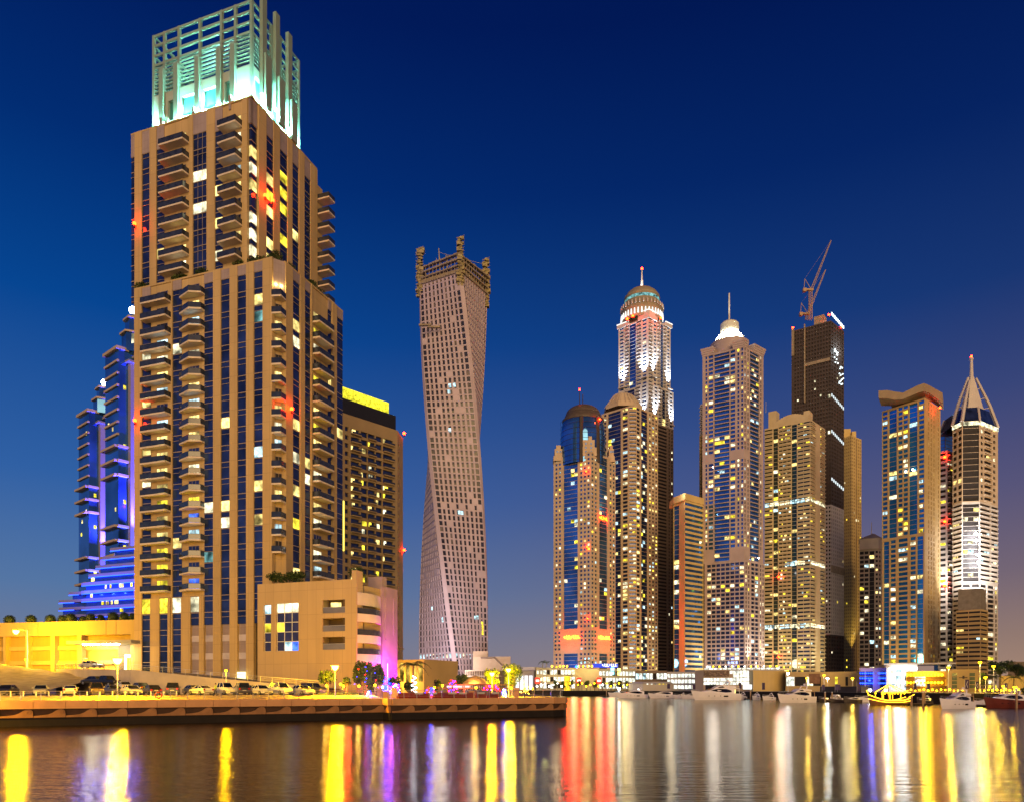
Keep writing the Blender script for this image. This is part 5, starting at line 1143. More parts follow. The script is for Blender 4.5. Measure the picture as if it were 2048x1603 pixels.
# ---------------------------------------------------------------- lamps
def post_lamp(px, y, D, zb, label, power, arm=0, r=.42, col=(1, .52, .0), group=None, pole=.07, name='street_lamp', em=None):
    x, z = PX(px, D), PZ(y, D); bx = x + arm
    t = thing(name, label, 'street lamp', (bx, D, zb), group=group)
    mb = MB(); mb.tube((bx, D, zb), (bx, D, z + (.2 if arm else -.2)), pole * 1.3, pole, 8); mb.tube((bx, D, zb), (bx, D, zb + .5), pole * 2.2, pole * 1.8, 8)
    if arm: mb.tube((bx, D, z + .2), (x, D, z + .25), pole * .7, pole * .6, 6)
    mb.build('pole', m_metal, t)
    mb = MB(); mb.lathe((x, D, z), [(r * .3, -.45 * r / .42), (r * .8, -.2 * r / .42), (r, .05), (r * .96, .12)], 14, 0); mb.lathe((x, D, z), [(r * 1.02, .12), (r * .7, .2), (.02, .24)], 14, 1); mb.build('lamp_shade', [em or G_yel, m_metal], t)
    if power: lamp('lamp_light', (x, D - .05, z - .62 * r / .42), power, col, t, 'POINT', .3)
    return t
G_lampX = glow('sodium_head', (1, .48, .002), 800)
post_lamp(235, 1318, 98.5, 3.1, 'tall bowl topped street lamp among the parked cars at the left', 16000, em=G_lampX, r=.55)
post_lamp(670, 1332, 111.5, 3.1, 'bowl topped street lamp beside the yellow lit bush right of the parked cars', 14000, em=G_lampX, r=.5)
post_lamp(32, 1261, 158, 7.5, 'tall street lamp with a side arm in front of the sand coloured building', 26000, arm=2.4, em=G_lampX, r=.6, pole=.12)
post_lamp(-150, 1320, 84, 3.1, 'bowl topped street lamp standing outside the left edge', 16000, em=G_lampX, r=.5)
post_lamp(53, 1318, 160, 7.7, 'small low lamp at the foot of the tall armed street lamp', 2600, r=.34)
post_lamp(171, 1317, 160, 8.1, 'small low lamp before the sand coloured building, right of the armed lamp', 5200, r=.34)
post_lamp(452, 1340, 118, 3.1, 'slim street lamp hidden behind the row of parked cars', 2600, r=.2)
# globe lamps along the terrace
gl_lab = ['left of the yellow bush', 'right of the bowl lamp', 'second right of the bowl lamp', 'at the foot of the dark tree', 'right of the dark tree', 'beside the blue star', 'left of the white light figure', 'right of the white light figure', 'left of the orange parasol', 'right of the orange parasol', 'under the large yellow tree', 'near the end of the terrace', 'last before the quay end']
for (px, y, D), lb_ in zip(((653, 1370, 116), (681, 1367, 117), (687, 1371, 117), (718, 1371, 118), (750, 1369, 119), (765, 1373, 119), (792, 1369, 120), (869, 1374, 122), (885, 1370, 124), (952, 1374, 125), (1022, 1375, 128), (1050, 1375, 130), (1065, 1376, 131)), gl_lab):
    x, z = PX(px, D), PZ(y, D); t = thing('globe_lamp', 'small glowing globe lamp on a post ' + lb_, 'lamp', (x, D, 3.1), group='globe lamps along the terrace')
    mb = MB(); mb.tube((x, D, 3.1), (x, D, z - .15), .05, .04, 6); mb.build('pole', m_black, t); mb = MB(); mb.ball((x, D, z), .19, 7); mb.build('globe', G_yel, t)
    lamp('globe_light', (x, D - .5, z - .2), 320, (1, .58, .08), t, 'POINT', .15)
# ---------------------------------------------------------------- terrace on the quay end
m_red = mat('sofa_red', (.30, .03, .02), .8); m_wood = mat('terrace_wood', (.16, .09, .05), .7)
def at(px, D, z=3.1): return Vector((PX(px, D), D, z))
def fairy(px0, px1, y0, y1, D, cols, label, n=26, s=.07):
    t = thing('fairy_lights', label, 'fairy lights', at((px0 + px1) / 2, D)); mats = [FL[c] for c in cols]
    pts = []
    for k in range(n):
        a = k / n * 7 * math.pi; h = k / n; px = (px0 + px1) / 2 + (px1 - px0) / 2 * math.cos(a) * (1 - .5 * h) + random.uniform(-1, 1); pts.append((PX(px, D), D + math.sin(a) * .5, PZ(y1 + (y0 - y1) * h, D)))
    w = MB(); w.path(pts, .012, 3); w.tube((PX((px0 + px1) / 2, D), D, 3.1), (PX((px0 + px1) / 2, D), D, PZ(y0, D)), .05, .03, 5); w.build('cable', m_black, t)
    for k, p in enumerate(pts): mb = MB(); mb.ball(p, s * random.uniform(.7, 1.5), 4); mb.build('bulb', mats[k % len(mats)], t)
FL = {'b': glow('bulb_blue', (.004, .012, 1), 45), 'r': glow('bulb_red', (1, .006, .003), 40), 'w': glow('bulb_white', (.9, .95, 1), 7), 'y': glow('bulb_yellow', (1, .6, .05), 26), 'm': glow('bulb_magenta', (.9, .004, .8), 30)}
fairy(765, 782, 1352, 1384, 118, 'bb', 'string of blue bulbs wound round a pole beside the magenta pier', 30, .10)
fairy(822, 834, 1350, 1384, 121, 'ww', 'figure of cold white bulbs standing before the palm', 34, .08)
fairy(708, 756, 1322, 1374, 119.5, 'brb', 'blue and red bulbs strung through the dark tree', 14, .045)
fairy(1005, 1012, 1377, 1391, 121, 'bw', 'short blue lit column near the end of the terrace', 20, .10)
fairy(848, 872, 1374, 1392, 121.5, 'bbr', 'low tangle of blue bulbs by the terrace tables', 30, .08)
fairy(895, 915, 1358, 1384, 126, 'mrb', 'magenta and red bulbs on a slim pole left of the parasol', 26, .07)
fairy(965, 1000, 1368, 1380, 124, 'rrm', 'red bulbs strung under the yellow trees', 26, .07)
fairy(730, 742, 1380, 1392, 113.5, 'brw', 'small cluster of blue, red and white lights low behind the railing', 10, .11)
fairy(1040, 1058, 1362, 1386, 128, 'yy', 'yellow bulbs on a small tree near the end of the terrace', 34, .06)
fairy(780, 800, 1366, 1384, 120, 'bwm', 'blue and violet bulbs near the foot of the magenta pier', 24, .09)
for px, D, c, p in ((775, 118, (.01, .02, 1), 1000), (860, 118, (.02, .03, 1), 700), (1008, 121, (.02, .03, 1), 200), (735, 115.5, (.3, .02, .9), 120), (925, 126, (1, .05, .02), 900), (697, 117.5, (1, .08, .02), 900), (828, 120, (.9, .95, 1), 250), (812, 132, (1, .05, .02), 2600), (985, 124, (1, .05, .02), 400)):
    lamp('terrace_light', at(px, D, 4.4), p, c, None, 'POINT', .3)
bl = MB(); c = at(772, 116.5, PZ(1373, 116.5))
for k in range(8): a = k * math.pi / 4; bl.tube(c, c + Vector((math.cos(a) * (.75 if k % 2 == 0 else .45), 0, math.sin(a) * (.75 if k % 2 == 0 else .45))), .07, .02, 5)
bl.tube(c - Vector((0, 0, 2)), c, .03, .03, 5, 1); tag(bl.build('star_lantern', [FL['b'], m_black], None, loc=c), 'blue star shaped lantern on a thin pole', 'lantern')
ps = thing('parasol', 'large orange lit parasol on the terrace', 'parasol', at(950, 130)); c = at(950, 130)
mb = MB(); mb.tube(c, c + Vector((0, 0, 3.6)), .05, .05, 6); mb.build('pole', m_wood, ps); mb = MB(); mb.lathe(c, [(2.5, 2.25), (2.4, 2.35), (1.5, 3.05), (.7, 3.5), (.03, 3.75)], 12); mb.build('canopy', mat('parasol_canvas', (.55, .35, .15), .8), ps); lamp('parasol_light', c + Vector((0, -2.8, 2.8)), 300, (1, .5, .1), ps, 'POINT', .2)
pg = thing('terrace_pergola', 'low dark pergola with a flat beam roof across the terrace', 'pergola', at(935, 128))
mb = MB(); f = Face(at(905, 126)[:2], at(1020, 131)[:2])
for z in (PZ(1368, 128), PZ(1375, 128)): f.box(mb, 0, f.L, z - .12, z + .1, -4, 0)
for k in range(6): f.box(mb, f.L * k / 5 - .08, f.L * k / 5 + .08, 3.1, PZ(1368, 128), -.15, 0)
mb.build('frame', m_wood, pg); mb = MB(); f.box(mb, .2, f.L * .4, PZ(1374, 128), PZ(1370, 128), -3, -2.8); mb.build('lit_band', glow('bar_lit', (1, .85, .8), 1.2, False), pg)
lab = ['first', 'second', 'third', 'fourth', 'fifth', 'sixth', 'seventh', 'eighth', 'ninth', 'tenth', 'eleventh', 'twelfth', 'thirteenth', 'fourteenth', 'fifteenth', 'sixteenth', 'seventeenth', 'eighteenth', 'nineteenth', 'twentieth']
bf = Face(B_[0], B_[1])
for k, px in enumerate((813, 835, 857, 885, 905, 925, 945, 970, 995)):
    s = bf.at(px); p = bf.p(s, 3.1, -1.6); t = thing('terrace_sofa', f'dark red low sofa behind the terrace railing, {lab[k]} from the left', 'sofa', p, group='sofas behind the terrace railing')
    mb = MB(); bf.box(mb, s - .8, s + .8, 3.1, 3.5, -2.1, -1.3); mb.build('seat', m_red, t); mb = MB(); bf.box(mb, s - .8, s + .8, 3.5, 3.95, -1.45, -1.3); mb.build('backrest', m_red, t)
for k, px in enumerate((838, 866, 905, 926, 962, 990)):
    s = bf.at(px); mb = MB(); bf.box(mb, s - .65, s + .65, 3.72, 4.0, -.02, .04); tag(mb.build('railing_sign', m_ivory, None, loc=bf.p(s, 3.7, 0)), f'plain pale plate fixed to the terrace railing, {lab[k]} from the left', 'sign', 'pale plates on the terrace railing')
for k, px in enumerate((772, 789, 943, 1033)):
    D = 112 + k * 2.8; c = at(px, D); mb = MB(); mb.box(c.x - .4, c.x + .4, D - .4, D + .4, 3.1, 4.1 + .5 * (k % 2)); mb.box(c.x - .46, c.x + .46, D - .46, D + .46, 4.1 + .5 * (k % 2), 4.18 + .5 * (k % 2))
    tag(mb.build('stone_pillar', m_cope, None, loc=c), ['short pale pillar at the notch in the quay', 'tall pale pillar just right of the quay notch', 'pale pillar below the orange parasol', 'tall pale pillar near the end of the terrace'][k], 'pillar')
pv = thing('lit_pavilion', 'orange lit restaurant pavilion with a flat canopy between the podium and the twisted tower', 'building', at(820, 168))
mb = MB(); f = Face(at(786, 170)[:2], at(848, 166)[:2]); f.box(mb, 0, f.L, 3, PZ(1318, 168), -14, 0); mb.build('wall', m_ochre, pv)
for k in range(5): q = MB(); f.box(q, f.L * (k + .15) / 5, f.L * (k + .8) / 5, PZ(1362 , 168), PZ(1324, 168), .02, .1); q.build('window', glow('pavilion_lit', (1, .62, .10), .9, False, 2.5), pv)
mb = MB(); f.box(mb, .6, 4.6, PZ(1297, 165), PZ(1295, 165), 2, 5); mb.tube(f.p(2.5, 3, 3), f.p(2.5, PZ(1296, 165), 3), .15, .12, 6); mb.build('canopy', m_brown, pv)
lamp('pavilion_light', f.p(f.L * .5, 6, 3), 3500, (1, .5, .06), pv, 'POINT', .4)
# ---------------------------------------------------------------- trees
def tree(px, y0, y1, rpx, D, label, group=None, n=900, bias=0, size=.2, zb=3.1, name='tree', lobes=7, cat='tree', yb=None):
    c = at(px, D, zb); z0, z1 = PZ(y1, D), PZ(y0, D); r = rpx * D / F; t = thing(name, label, cat, c, group=group)
    mb = MB(); h = z1 - z0; zc = (z0 + z1) / 2; mb.tube(c, (c.x + .1, D, z0 + h * .35), r * .1 + .06, r * .06 + .04, 7)
    lo = []
    for k in range(lobes):
        a = 2 * math.pi * k / lobes + random.random(); rr_ = r * random.uniform(.35, .62); lo.append((c.x + math.cos(a) * rr_, D + math.sin(a) * rr_, zc + random.uniform(-.3, .36) * h)); mb.tube((c.x, D, z0 + h * .1), lo[-1], r * .05 + .03, .03, 5)
    lo.append((c.x, D, z1 - h * .25)); mb.build('trunk', m_bark, t)
    mb = MB()
    for p in lo: leaves(mb, p, (r * .46, r * .46, h * .26), n // len(lo), size, .3, bias)
    mb.build('crown', LEAF, t); return t
def palm(px, ytop, D, spread, label, zb=3.05, group=None, nf=13, droop=1.0):
    c = at(px, D, zb); zt = PZ(ytop, D); R_ = spread * D / F; t = thing('palm_tree', label, 'palm tree', c, group=group)
    mb = MB(); k_ = 6
    for k in range(k_): mb.tube((c.x + .05 * k, D, zb + (zt - zb) * k / k_), (c.x + .05 * (k + 1), D, zb + (zt - zb) * (k + 1) / k_), .2 - .012 * k, .19 - .012 * k, 7)
    mb.build('trunk', m_bark, t); mb = MB()
    for k in range(nf):
        a = 2 * math.pi * k / nf + random.uniform(-.2, .2); up = random.uniform(.15, .75); L = R_ * random.uniform(.85, 1.1); p = Vector((c.x + .3, D, zt)); d = Vector((math.cos(a), math.sin(a), 0)); prev = p
        for j in range(1, 9):
            u = j / 8; q = p + d * L * u * .95 + Vector((0, 0, L * (up * u * 1.3 - droop * .95 * u * u))); mb.tube(prev, q, .03, .025, 3)
            side = Vector((-d.y, d.x, 0)); w = L * .24 * math.sin(math.pi * (.12 + .86 * u))
            for sg in (-1, 1):
                for m_ in (0, .5): r0 = prev.lerp(q, m_); e = r0 + side * sg * w + d * w * .5 - Vector((0, 0, w * .45)); mb.quad(r0, r0 + d * L * .045, e + d * .02, e, random.randrange(3))
            prev = q
    mb.build('crown', LEAF, t); return t
tree(655, 1338, 1378, 20, 117, 'round bush lit yellow by the bowl lamp at its right', n=900, bias=.6, name='shrub', cat='shrub')
tree(692, 1353, 1378, 12, 118, 'small shrub lit red, between the lamp and the dark tree', n=500, name='shrub', cat='shrub')
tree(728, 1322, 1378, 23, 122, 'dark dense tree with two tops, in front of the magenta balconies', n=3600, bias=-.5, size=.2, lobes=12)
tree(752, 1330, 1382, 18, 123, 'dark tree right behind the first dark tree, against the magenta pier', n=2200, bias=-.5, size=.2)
tree(788, 1350, 1384, 16, 125, 'low dark tree at the foot of the magenta pier', n=800, bias=-.6)
palm(824, 1328, 134, 36, 'tall palm lit red in front of the orange pavilion')
tree(818, 1362, 1390, 13, 130, 'short dark bush below the red lit palm', n=600, bias=-.6, name='shrub', cat='shrub')
tree(924, 1347, 1370, 15, 130, 'small tree lit red, left of the orange parasol', n=700, bias=.2)
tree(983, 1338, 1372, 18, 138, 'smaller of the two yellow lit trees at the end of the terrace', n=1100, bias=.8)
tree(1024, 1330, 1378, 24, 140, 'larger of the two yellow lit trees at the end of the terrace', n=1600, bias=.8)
tree(875, 1360, 1382, 9, 136, 'small dark conifer on the terrace, left of the red tree', n=400, bias=-.5)
for px, y, D in ((984, 1346, 135.4), (1017, 1338, 136.6)):
    post_lamp(px, y, D, 3.1, 'bright street lamp shining in front of the ' + ('smaller' if px < 1000 else 'larger') + ' yellow lit tree', 3000, em=G_lampX, r=.42)
lamp('tree_light', at(1022, 135.5, 5.6), 5000, (1, .72, .02), None, 'POINT', .3); lamp('tree_light', at(980, 134.5, 5.6), 3200, (1, .72, .02), None, 'POINT', .3)
hd = MB()
for k in range(40): leaves(hd, at(640 + k * 2.3, 114.5 + k * .05, 3.55), (.5, .4, .45), 34, .13)
tag(hd.build('hedge', LEAF, None, loc=at(690, 115)), 'low clipped hedge behind the promenade railing, right of the parked cars', 'hedge')
# ---------------------------------------------------------------- cars
PAINT = {k: mat('paint_' + k, c, .28, .04, 1, spec=.7) for k, c in dict(white=(.72, .70, .66), silver=(.42, .42, .44), dark=(.03, .03, .035), brown=(.10, .06, .035), black=(.012, .012, .014), grey=(.16, .16, .17)).items()}
m_tyre = mat('tyre', (.015, .015, .015), .9); m_hub = mat('hub', (.4, .4, .42), .35, metal=.7); m_cglass = mat('car_glass', (.01, .012, .016), .08, spec=.9)
m_head = mat('headlamp_glass', (.6, .6, .6), .15, spec=.9); m_tail = mat('tail_lamp', (.4, .01, .01), .25)
SPEC = dict(sedan=(4.6, [(-2.3, .72, .80), (-2.2, .84, .92), (-1.35, .9, 1.0), (.75, .91, .95), (1.9, .87, .80), (2.22, .78, .68), (2.3, .68, .58)], (-1.65, .95, -.95, .25, 1.43)),
            suv=(4.7, [(-2.35, .8, 1.0), (-2.28, .9, 1.1), (-1.2, .94, 1.12), (.8, .94, 1.1), (2.05, .9, 1.02), (2.3, .82, .85), (2.35, .74, .7)], (-2.25, 1.0, -1.95, .45, 1.78)),
            pickup=(5.2, [(-2.6, .88, 1.05), (-2.55, .92, 1.08), (-1.0, .93, 1.1), (.9, .93, 1.12), (2.2, .9, 1.08), (2.55, .84, .9), (2.6, .8, .75)], (-.75, 1.25, -.55, .75, 1.78)),
            coupe=(4.5, [(-2.25, .74, .86), (-2.1, .86, .98), (-1.2, .91, 1.0), (.7, .91, .94), (1.8, .87, .80), (2.2, .76, .66), (2.25, .66, .56)], (-1.9, .9, -.75, .1, 1.36)))
def car(kind, paint, loc, rz, label):
    L, st, (a0, a1, b0, b1, zr) = SPEC[kind]; t = thing('parked_car', label, 'car', loc, rz or 1e-4, 'cars parked along the promenade')
    mb = MB(); vs = []
    for x, hw, z in st: vs += [(x, -hw * .94, .26), (x, -hw, .26 + (z - .26) * .55), (x, -hw * .93, z), (x, 0, z + .03), (x, hw * .93, z), (x, hw, .26 + (z - .26) * .55), (x, hw * .94, .26)]
    n_ = len(st); fs = [(i * 7 + j, (i + 1) * 7 + j, (i + 1) * 7 + (j + 1) % 7, i * 7 + (j + 1) % 7) for i in range(n_ - 1) for j in range(7)] + [tuple(range(7)), tuple(range((n_ - 1) * 7, n_ * 7))[::-1]]
    mb.add(vs, fs); hw = .80; ht = .64
    mb.add([(b0, -ht, zr - .02), (b1, -ht, zr - .02), (b1, ht, zr - .02), (b0, ht, zr - .02), (b0 + .15, -ht + .1, zr + .05), (b1 - .15, -ht + .1, zr + .05), (b1 - .15, ht - .1, zr + .05), (b0 + .15, ht - .1, zr + .05)], [(0, 1, 5, 4), (1, 2, 6, 5), (2, 3, 7, 6), (3, 0, 4, 7), (4, 5, 6, 7), (0, 3, 2, 1)])
    zb_ = st[2][2] - .04
    for sg in (-1, 1):
        for (xa, xb) in ((a0, b0), (a1, b1), ((a0 + a1) / 2 - .2, (b0 + b1) / 2 - .1)): mb.tube((xa, sg * (hw - .0), zb_), (xb, sg * ht, zr), .05, .05, 4)
    if kind == 'pickup': mb.box(-2.45, -.9, -.80, .80, .9, .95)
    for sg in (-1, 1): mb.obox((a1 - .35, sg * .95 - .09, zb_ + .02), (.16, 0, 0), (0, .18, 0), (0, 0, .14))
    mb.build('body', PAINT[paint], t)
    g = MB(); g.add([(a0, -hw, zb_), (a1, -hw, zb_), (a1, hw, zb_), (a0, hw, zb_), (b0, -ht, zr), (b1, -ht, zr), (b1, ht, zr), (b0, ht, zr)], [(0, 1, 5, 4), (1, 2, 6, 5), (2, 3, 7, 6), (3, 0, 4, 7)]); g.build('windows', m_cglass, t).name = 'glass'
    wr = .36 if kind in ('suv', 'pickup') else .32
    for x in (-L * .29, L * .30):
        for sg in (-1, 1):
            w = MB(); w.tube((x, sg * .70, wr), (x, sg * .93, wr), wr, wr, 16); o = w.build('wheel', m_tyre, t); r = MB(); r.tube((x, sg * .90, wr), (x, sg * .945, wr), wr * .62, wr * .58, 12); r.build('rim', m_hub, o)
    for sg in (-1, 1):
        h = MB(); zf_ = st[-2][2]; h.box(st[-2][0] - .16, st[-2][0] + .02, sg * .62 - .17, sg * .62 + .17, zf_ - .2, zf_ - .02); h.build('headlight', m_head, t)
        h = MB(); zk = st[1][2]; h.box(st[0][0] - .03, st[0][0] + .06, sg * .66 - .13, sg * .66 + .13, zk - .3, zk - .06); h.build('tail_light', m_tail, t)
    b = MB(); b.box(st[-1][0] - .03, st[-1][0] + .05, -.55, .55, .34, .46); b.box(st[-1][0] - .02, st[-1][0] + .03, -.26, .26, .5, .6, 1); b.box(st[0][0] - .05, st[0][0] + .02, -.6, .6, .34, .44); b.box(st[0][0] - .03, st[0][0] + .01, -.26, .26, .62, .72, 1); b.build('bumper', [m_black, m_white], t)
CARS = [('sedan', 'dark', 14, 106, -75, 0, 'dark sedan at the far left edge, facing the water'), ('sedan', 'silver', 82, 107, -62, 0, 'silver sedan facing the water, second in the row from the left'),
    ('coupe', 'white', 141, 108, 118, 0, 'pale sedan with its tail to the water, lit yellow, left of the brown off-roader'), ('suv', 'brown', 193, 109, -58, 0, 'brown off-roader facing the water, just left of the tall bowl lamp'),
    ('sedan', 'grey', 226, 113, -40, 0, 'small grey car half hidden behind the tall bowl lamp post'), ('sedan', 'white', 263, 110, -44, 0, 'cream white sedan lit yellow, just right of the tall bowl lamp'),
    ('sedan', 'black', 304, 113, 130, 0, 'dark low sedan behind the orange life ring'), ('suv', 'black', 346, 111, 112, 0, 'big black off-roader with its tail to the water, right of the life ring'),
    ('coupe', 'white', 402, 110.5, 140, 0, 'white coupe with its tail to the water, left of the white pickup'), ('pickup', 'white', 448, 113, -38, 0, 'white double cab pickup truck'),
    ('suv', 'dark', 483, 114, 120, 0, 'dark hatchback between the white pickup and a white sedan'), ('sedan', 'white', 522, 112.5, -46, 0, 'white sedan facing right, directly right of the dark hatchback'),
    ('suv', 'white', 562, 113.5, -46, 0, 'white off-roader lit yellow in the right half of the row'), ('sedan', 'silver', 604, 113, -42, 0, 'pale sedan lit yellow, rightmost of the front row'),
    ('suv', 'dark', 626, 119, -30, 0, 'dark van behind the rightmost pale sedan'), ('pickup', 'black', 212, 127, -20, 1.3, 'black pickup parked on the slope against the retaining wall'),
    ('sedan', 'dark', 187, 130, 160, 1.6, 'dark sedan on the slope behind the black pickup'), ('sedan', 'white', 246, 122, 135, .6, 'white sedan in the second row behind the tall bowl lamp'),
    ('sedan', 'dark', 279, 121, 140, .4, 'dark sedan in the second row behind the cream white sedan'), ('sedan', 'dark', 388, 119, -40, 0, 'dark blue sedan half hidden behind the white coupe'),
    ('sedan', 'grey', 508, 119, -35, 0, 'grey sedan half hidden behind the white sedan'), ('sedan', 'silver', 182, 154, -10, 5.1, 'silver car up on the ramp behind the railing, before the canopy')]
for kind, paint, px, D, deg, dz, label in CARS: car(kind, paint, (PX(px, D), D, LOT + .01 + dz), R(deg), label)
# parking bollards
for k in range(14):
    px = 8 + k * 27; s = lr.at(px); p = lr.p(s, LOT - .1, -6.0); mb = MB(); mb.tube(p, (p[0], p[1], 4.15), .09, .09, 8); mb.ball((p[0], p[1], 4.15), .1, 6)
    tag(mb.build('bollard', m_metal, None, loc=p), f'short pale bollard in front of the parked cars, {lab[k]} from the left', 'bollard', 'bollards in front of the parked cars')
# ---------------------------------------------------------------- people
def person(loc, rz, shirt, trousers, label, step=.12):
    J = [(0, 0, .95, .13), (0, 0, 1.18, .12), (0, 0, 1.42, .13), (0, 0, 1.53, .055), (.01, 0, 1.64, .085), (.015, 0, 1.73, .08)]
    v = [j[:3] for j in J]; r = [j[3] for j in J]; e = [(0, 1), (1, 2), (2, 3), (3, 4), (4, 5)]
    for sg in (-1, 1):
        b = len(v); v += [(0, sg * .19, 1.40), (-.02, sg * .25, 1.12), (.07, sg * .24, .88), (.10, sg * .235, .80)]; r += [.06, .045, .036, .03]; e += [(2, b), (b, b + 1), (b + 1, b + 2), (b + 2, b + 3)]
        for q in range(5): c = len(v); v.append((.13 + .01 * q, sg * (.20 + .017 * q), .72 + .012 * abs(q - 2))); r.append(.009); e.append((b + 3, c))
        b = len(v); v += [(0, sg * .10, .88), (step * sg * .5 + .02, sg * .105, .48), (step * sg - .02, sg * .11, .09), (step * sg + .15, sg * .12, .04)]; r += [.09, .065, .045, .04]; e += [(0, b), (b, b + 1), (b + 1, b + 2), (b + 2, b + 3)]
    me = bpy.data.meshes.new('person'); me.from_pydata(v, e, []); o = bpy.data.objects.new('tmp', me); COL.objects.link(o)
    md = o.modifiers.new('s', 'SKIN'); sk = me.skin_vertices[0].data
    for k, q in enumerate(r): sk[k].radius = (q, q)
    sk[0].use_root = True; o.modifiers.new('d', 'SUBSURF').levels = 1
    dg = bpy.context.evaluated_depsgraph_get(); me2 = bpy.data.meshes.new_from_object(o.evaluated_get(dg)); bpy.data.objects.remove(o)
    me2.materials.clear()
    for m in (mat('skin', (.32, .19, .12), .6), shirt, trousers, m_black): me2.materials.append(m)
    for p in me2.polygons:
        z, y = p.center.z, abs(p.center.y); p.material_index = 0 if z > 1.5 or (y > .2 and z < 1.05 and z > .6) else 1 if z > .95 else 2 if z > .1 else 3
        p.use_smooth = True
    o = bpy.data.objects.new('person', me2); COL.objects.link(o); o.location = loc; o.rotation_euler = (0, 0, rz); tag(o, label, 'person')
    h = MB(); h.ball((-.01, 0, 1.755), .092, 7, 0, .8); hb = h.build('hair', m_black, None); hb.parent = o
    f = MB()
    for sg in (-1, 1): f.ball((.092, sg * .032, 1.70), .012, 4, 1)
    f.ball((.104, 0, 1.665), .016, 4, 0); f.box(.088, .094, -.022, .022, 1.62, 1.628, 2)
    for sg in (-1, 1): f.ball((.01, sg * .087, 1.68), .022, 4, 0)
    q = f.build('face', [me2.materials[0], m_white, m_red], None); q.parent = o
person((PX(207, 152), 152, 8.15), R(-60), m_white, mat('trousers_brown', (.12, .06, .04), .8), 'person in a white shirt standing on the ramp before the lit canopy')
person((PX(431, 104.5), 104.5, 3.55), R(170), mat('vest_green', (.35, .5, .08), .7), m_black, 'person in a yellow green top walking on the promenade by the white coupe', .2)
# ---------------------------------------------------------------- low buildings along the far shore
L_shop = glow('lit_shop', (.96, 1, .86), 1.5, False, 3.0, .6); L_gold = glow('lit_gold', (1, .62, .03), 1.8, False, 2.4, .5)
def low(name, label, pts, ytop, D, specs, wm, lits, p, fh=3.0, gm=None, cap=60, depth=.5, z0=3.0, back=20):
    t = thing(name, label, 'building', (PX(pts[0][0], pts[0][1]), pts[0][1], z0)); f = polyT(t, pts, z0, PZ(ytop, D), specs, fh, wm, gm or m_dark, p, lits=lits, cap=cap, depth=depth, back=back); return t, f
h1, fh1 = low('hotel_podium', 'long cream podium with rows of white lit windows below the domed hotel tower', [(1072, 448), (1150, 442), (1170, 440)], 1334, 443, [[('w', 3)] * 2 + [('W', 3)] * 9, [('p', 1)]], mat('cream_wall', (.50, .45, .33), .8, .1, .2), [L_pale, L_shop, L_shop], .72, 3.1, cap=50)
h2, fh2 = low('hotel_wing', 'second cream podium wing with dense white lit windows, right of the red posters', [(1168, 439), (1198, 436), (1271, 446)], 1337, 440, [[('p', 1)], [('W', 3)] * 11], MATS['cream_wall'], [L_shop], .9, 3.0, cap=50)
for k, px in enumerate((1075, 1158, 1198)):
    x, D = PX(px, 432), 432; q = MB(); q.box(x - 1.4, x + 1.4, D, D + .3, PZ(1366, D), PZ(1354, D), 0); q.box(x - .9, x + .9, D - .05, D, PZ(1362, D), PZ(1358, D), 1)
    q.tube((x - 1.2, D + .15, 3), (x - 1.2, D + .15, PZ(1366, D)), .1, .1, 5, 2); q.tube((x + 1.2, D + .15, 3), (x + 1.2, D + .15, PZ(1366, D)), .1, .1, 5, 2)
    tag(q.build('poster_panel', [glow('poster_red_%d' % k, (1, .04, .02), 3), glow('poster_white_%d' % k, (1, .9, .7), 2.5, False), m_black], None, loc=(x, D, 3)), ['glowing red poster panel at the left end of the cream podium', 'glowing red poster panel in the middle of the cream podium', 'narrow glowing red poster panel right of the middle one'][k], 'poster')
wf = Face((PX(1186, 436), 436), (PX(1236, 441), 441))
sg = thing('roof_sign', 'blue lit awning with looping white letters on the cream podium roof', 'sign', wf.p(wf.L / 2, PZ(1334, 438)))
q = MB(); wf.box(q, 0, wf.L, PZ(1334, 438), PZ(1326, 438), -.5, 0); q.build('awning', glow('awning_blue', (.08, .12, 1), .9), sg); scribble(wf, wf.L * .35, wf.L * .95, PZ(1329, 438), 2.0, .4, sg, glow('letter_white', (.9, .93, 1), 2.2), 'lettering', .16)
for k, (px, y, c) in enumerate(((1225, 1337, 'cyan'), (1225, 1345, 'cyan'), (1238, 1338, 'yellow'), (1238, 1346, 'yellow'))):
    x, D = PX(px, 434), 434; q = MB(); q.box(x - .9, x + .9, D, D + .4, PZ(y + 3, D), PZ(y - 3, D)); q.box(x - .1, x + .1, D + .4, D + 6, PZ(y + 1, D), PZ(y, D), 1)
    tag(q.build('light_box', [glow('panel_%s_%d' % (c, k), (.25, .85, 1) if c == 'cyan' else (1, .75, .15), 4), m_black], None, loc=(x, D, PZ(y + 3, D))), f'{"upper" if k % 2 == 0 else "lower"} bright {c} panel under the blue roof sign', 'sign')
cn = MB(); q = Face((PX(1121, 436), 436), (PX(1147, 435), 435)); q.box(cn, 0, q.L, PZ(1349, 436), PZ(1348, 436), -3, 3); q.box(cn, 2, q.L - 2, 3, PZ(1351, 436), -3, -2.6, 1); tag(cn.build('entrance_canopy', [m_char, L_gold], None, loc=q.p(0, 3)), 'thin flat canopy over the golden lit entrance of the cream podium', 'canopy')
low('dark_wing', 'dark low wing with two rows of white lit windows', [(1271, 436), (1334, 430)], 1340, 432, [[('W', 4)] * 9], m_brown, [L_shop, L_shop, L_cool], .75, 4.6)
low('bright_shop', 'short bright white lattice fronted building', [(1334, 408), (1390, 400)], 1342, 404, [[('W', 3)] * 8], m_ivory, [L_shop], .96, 2.6, cap=80)
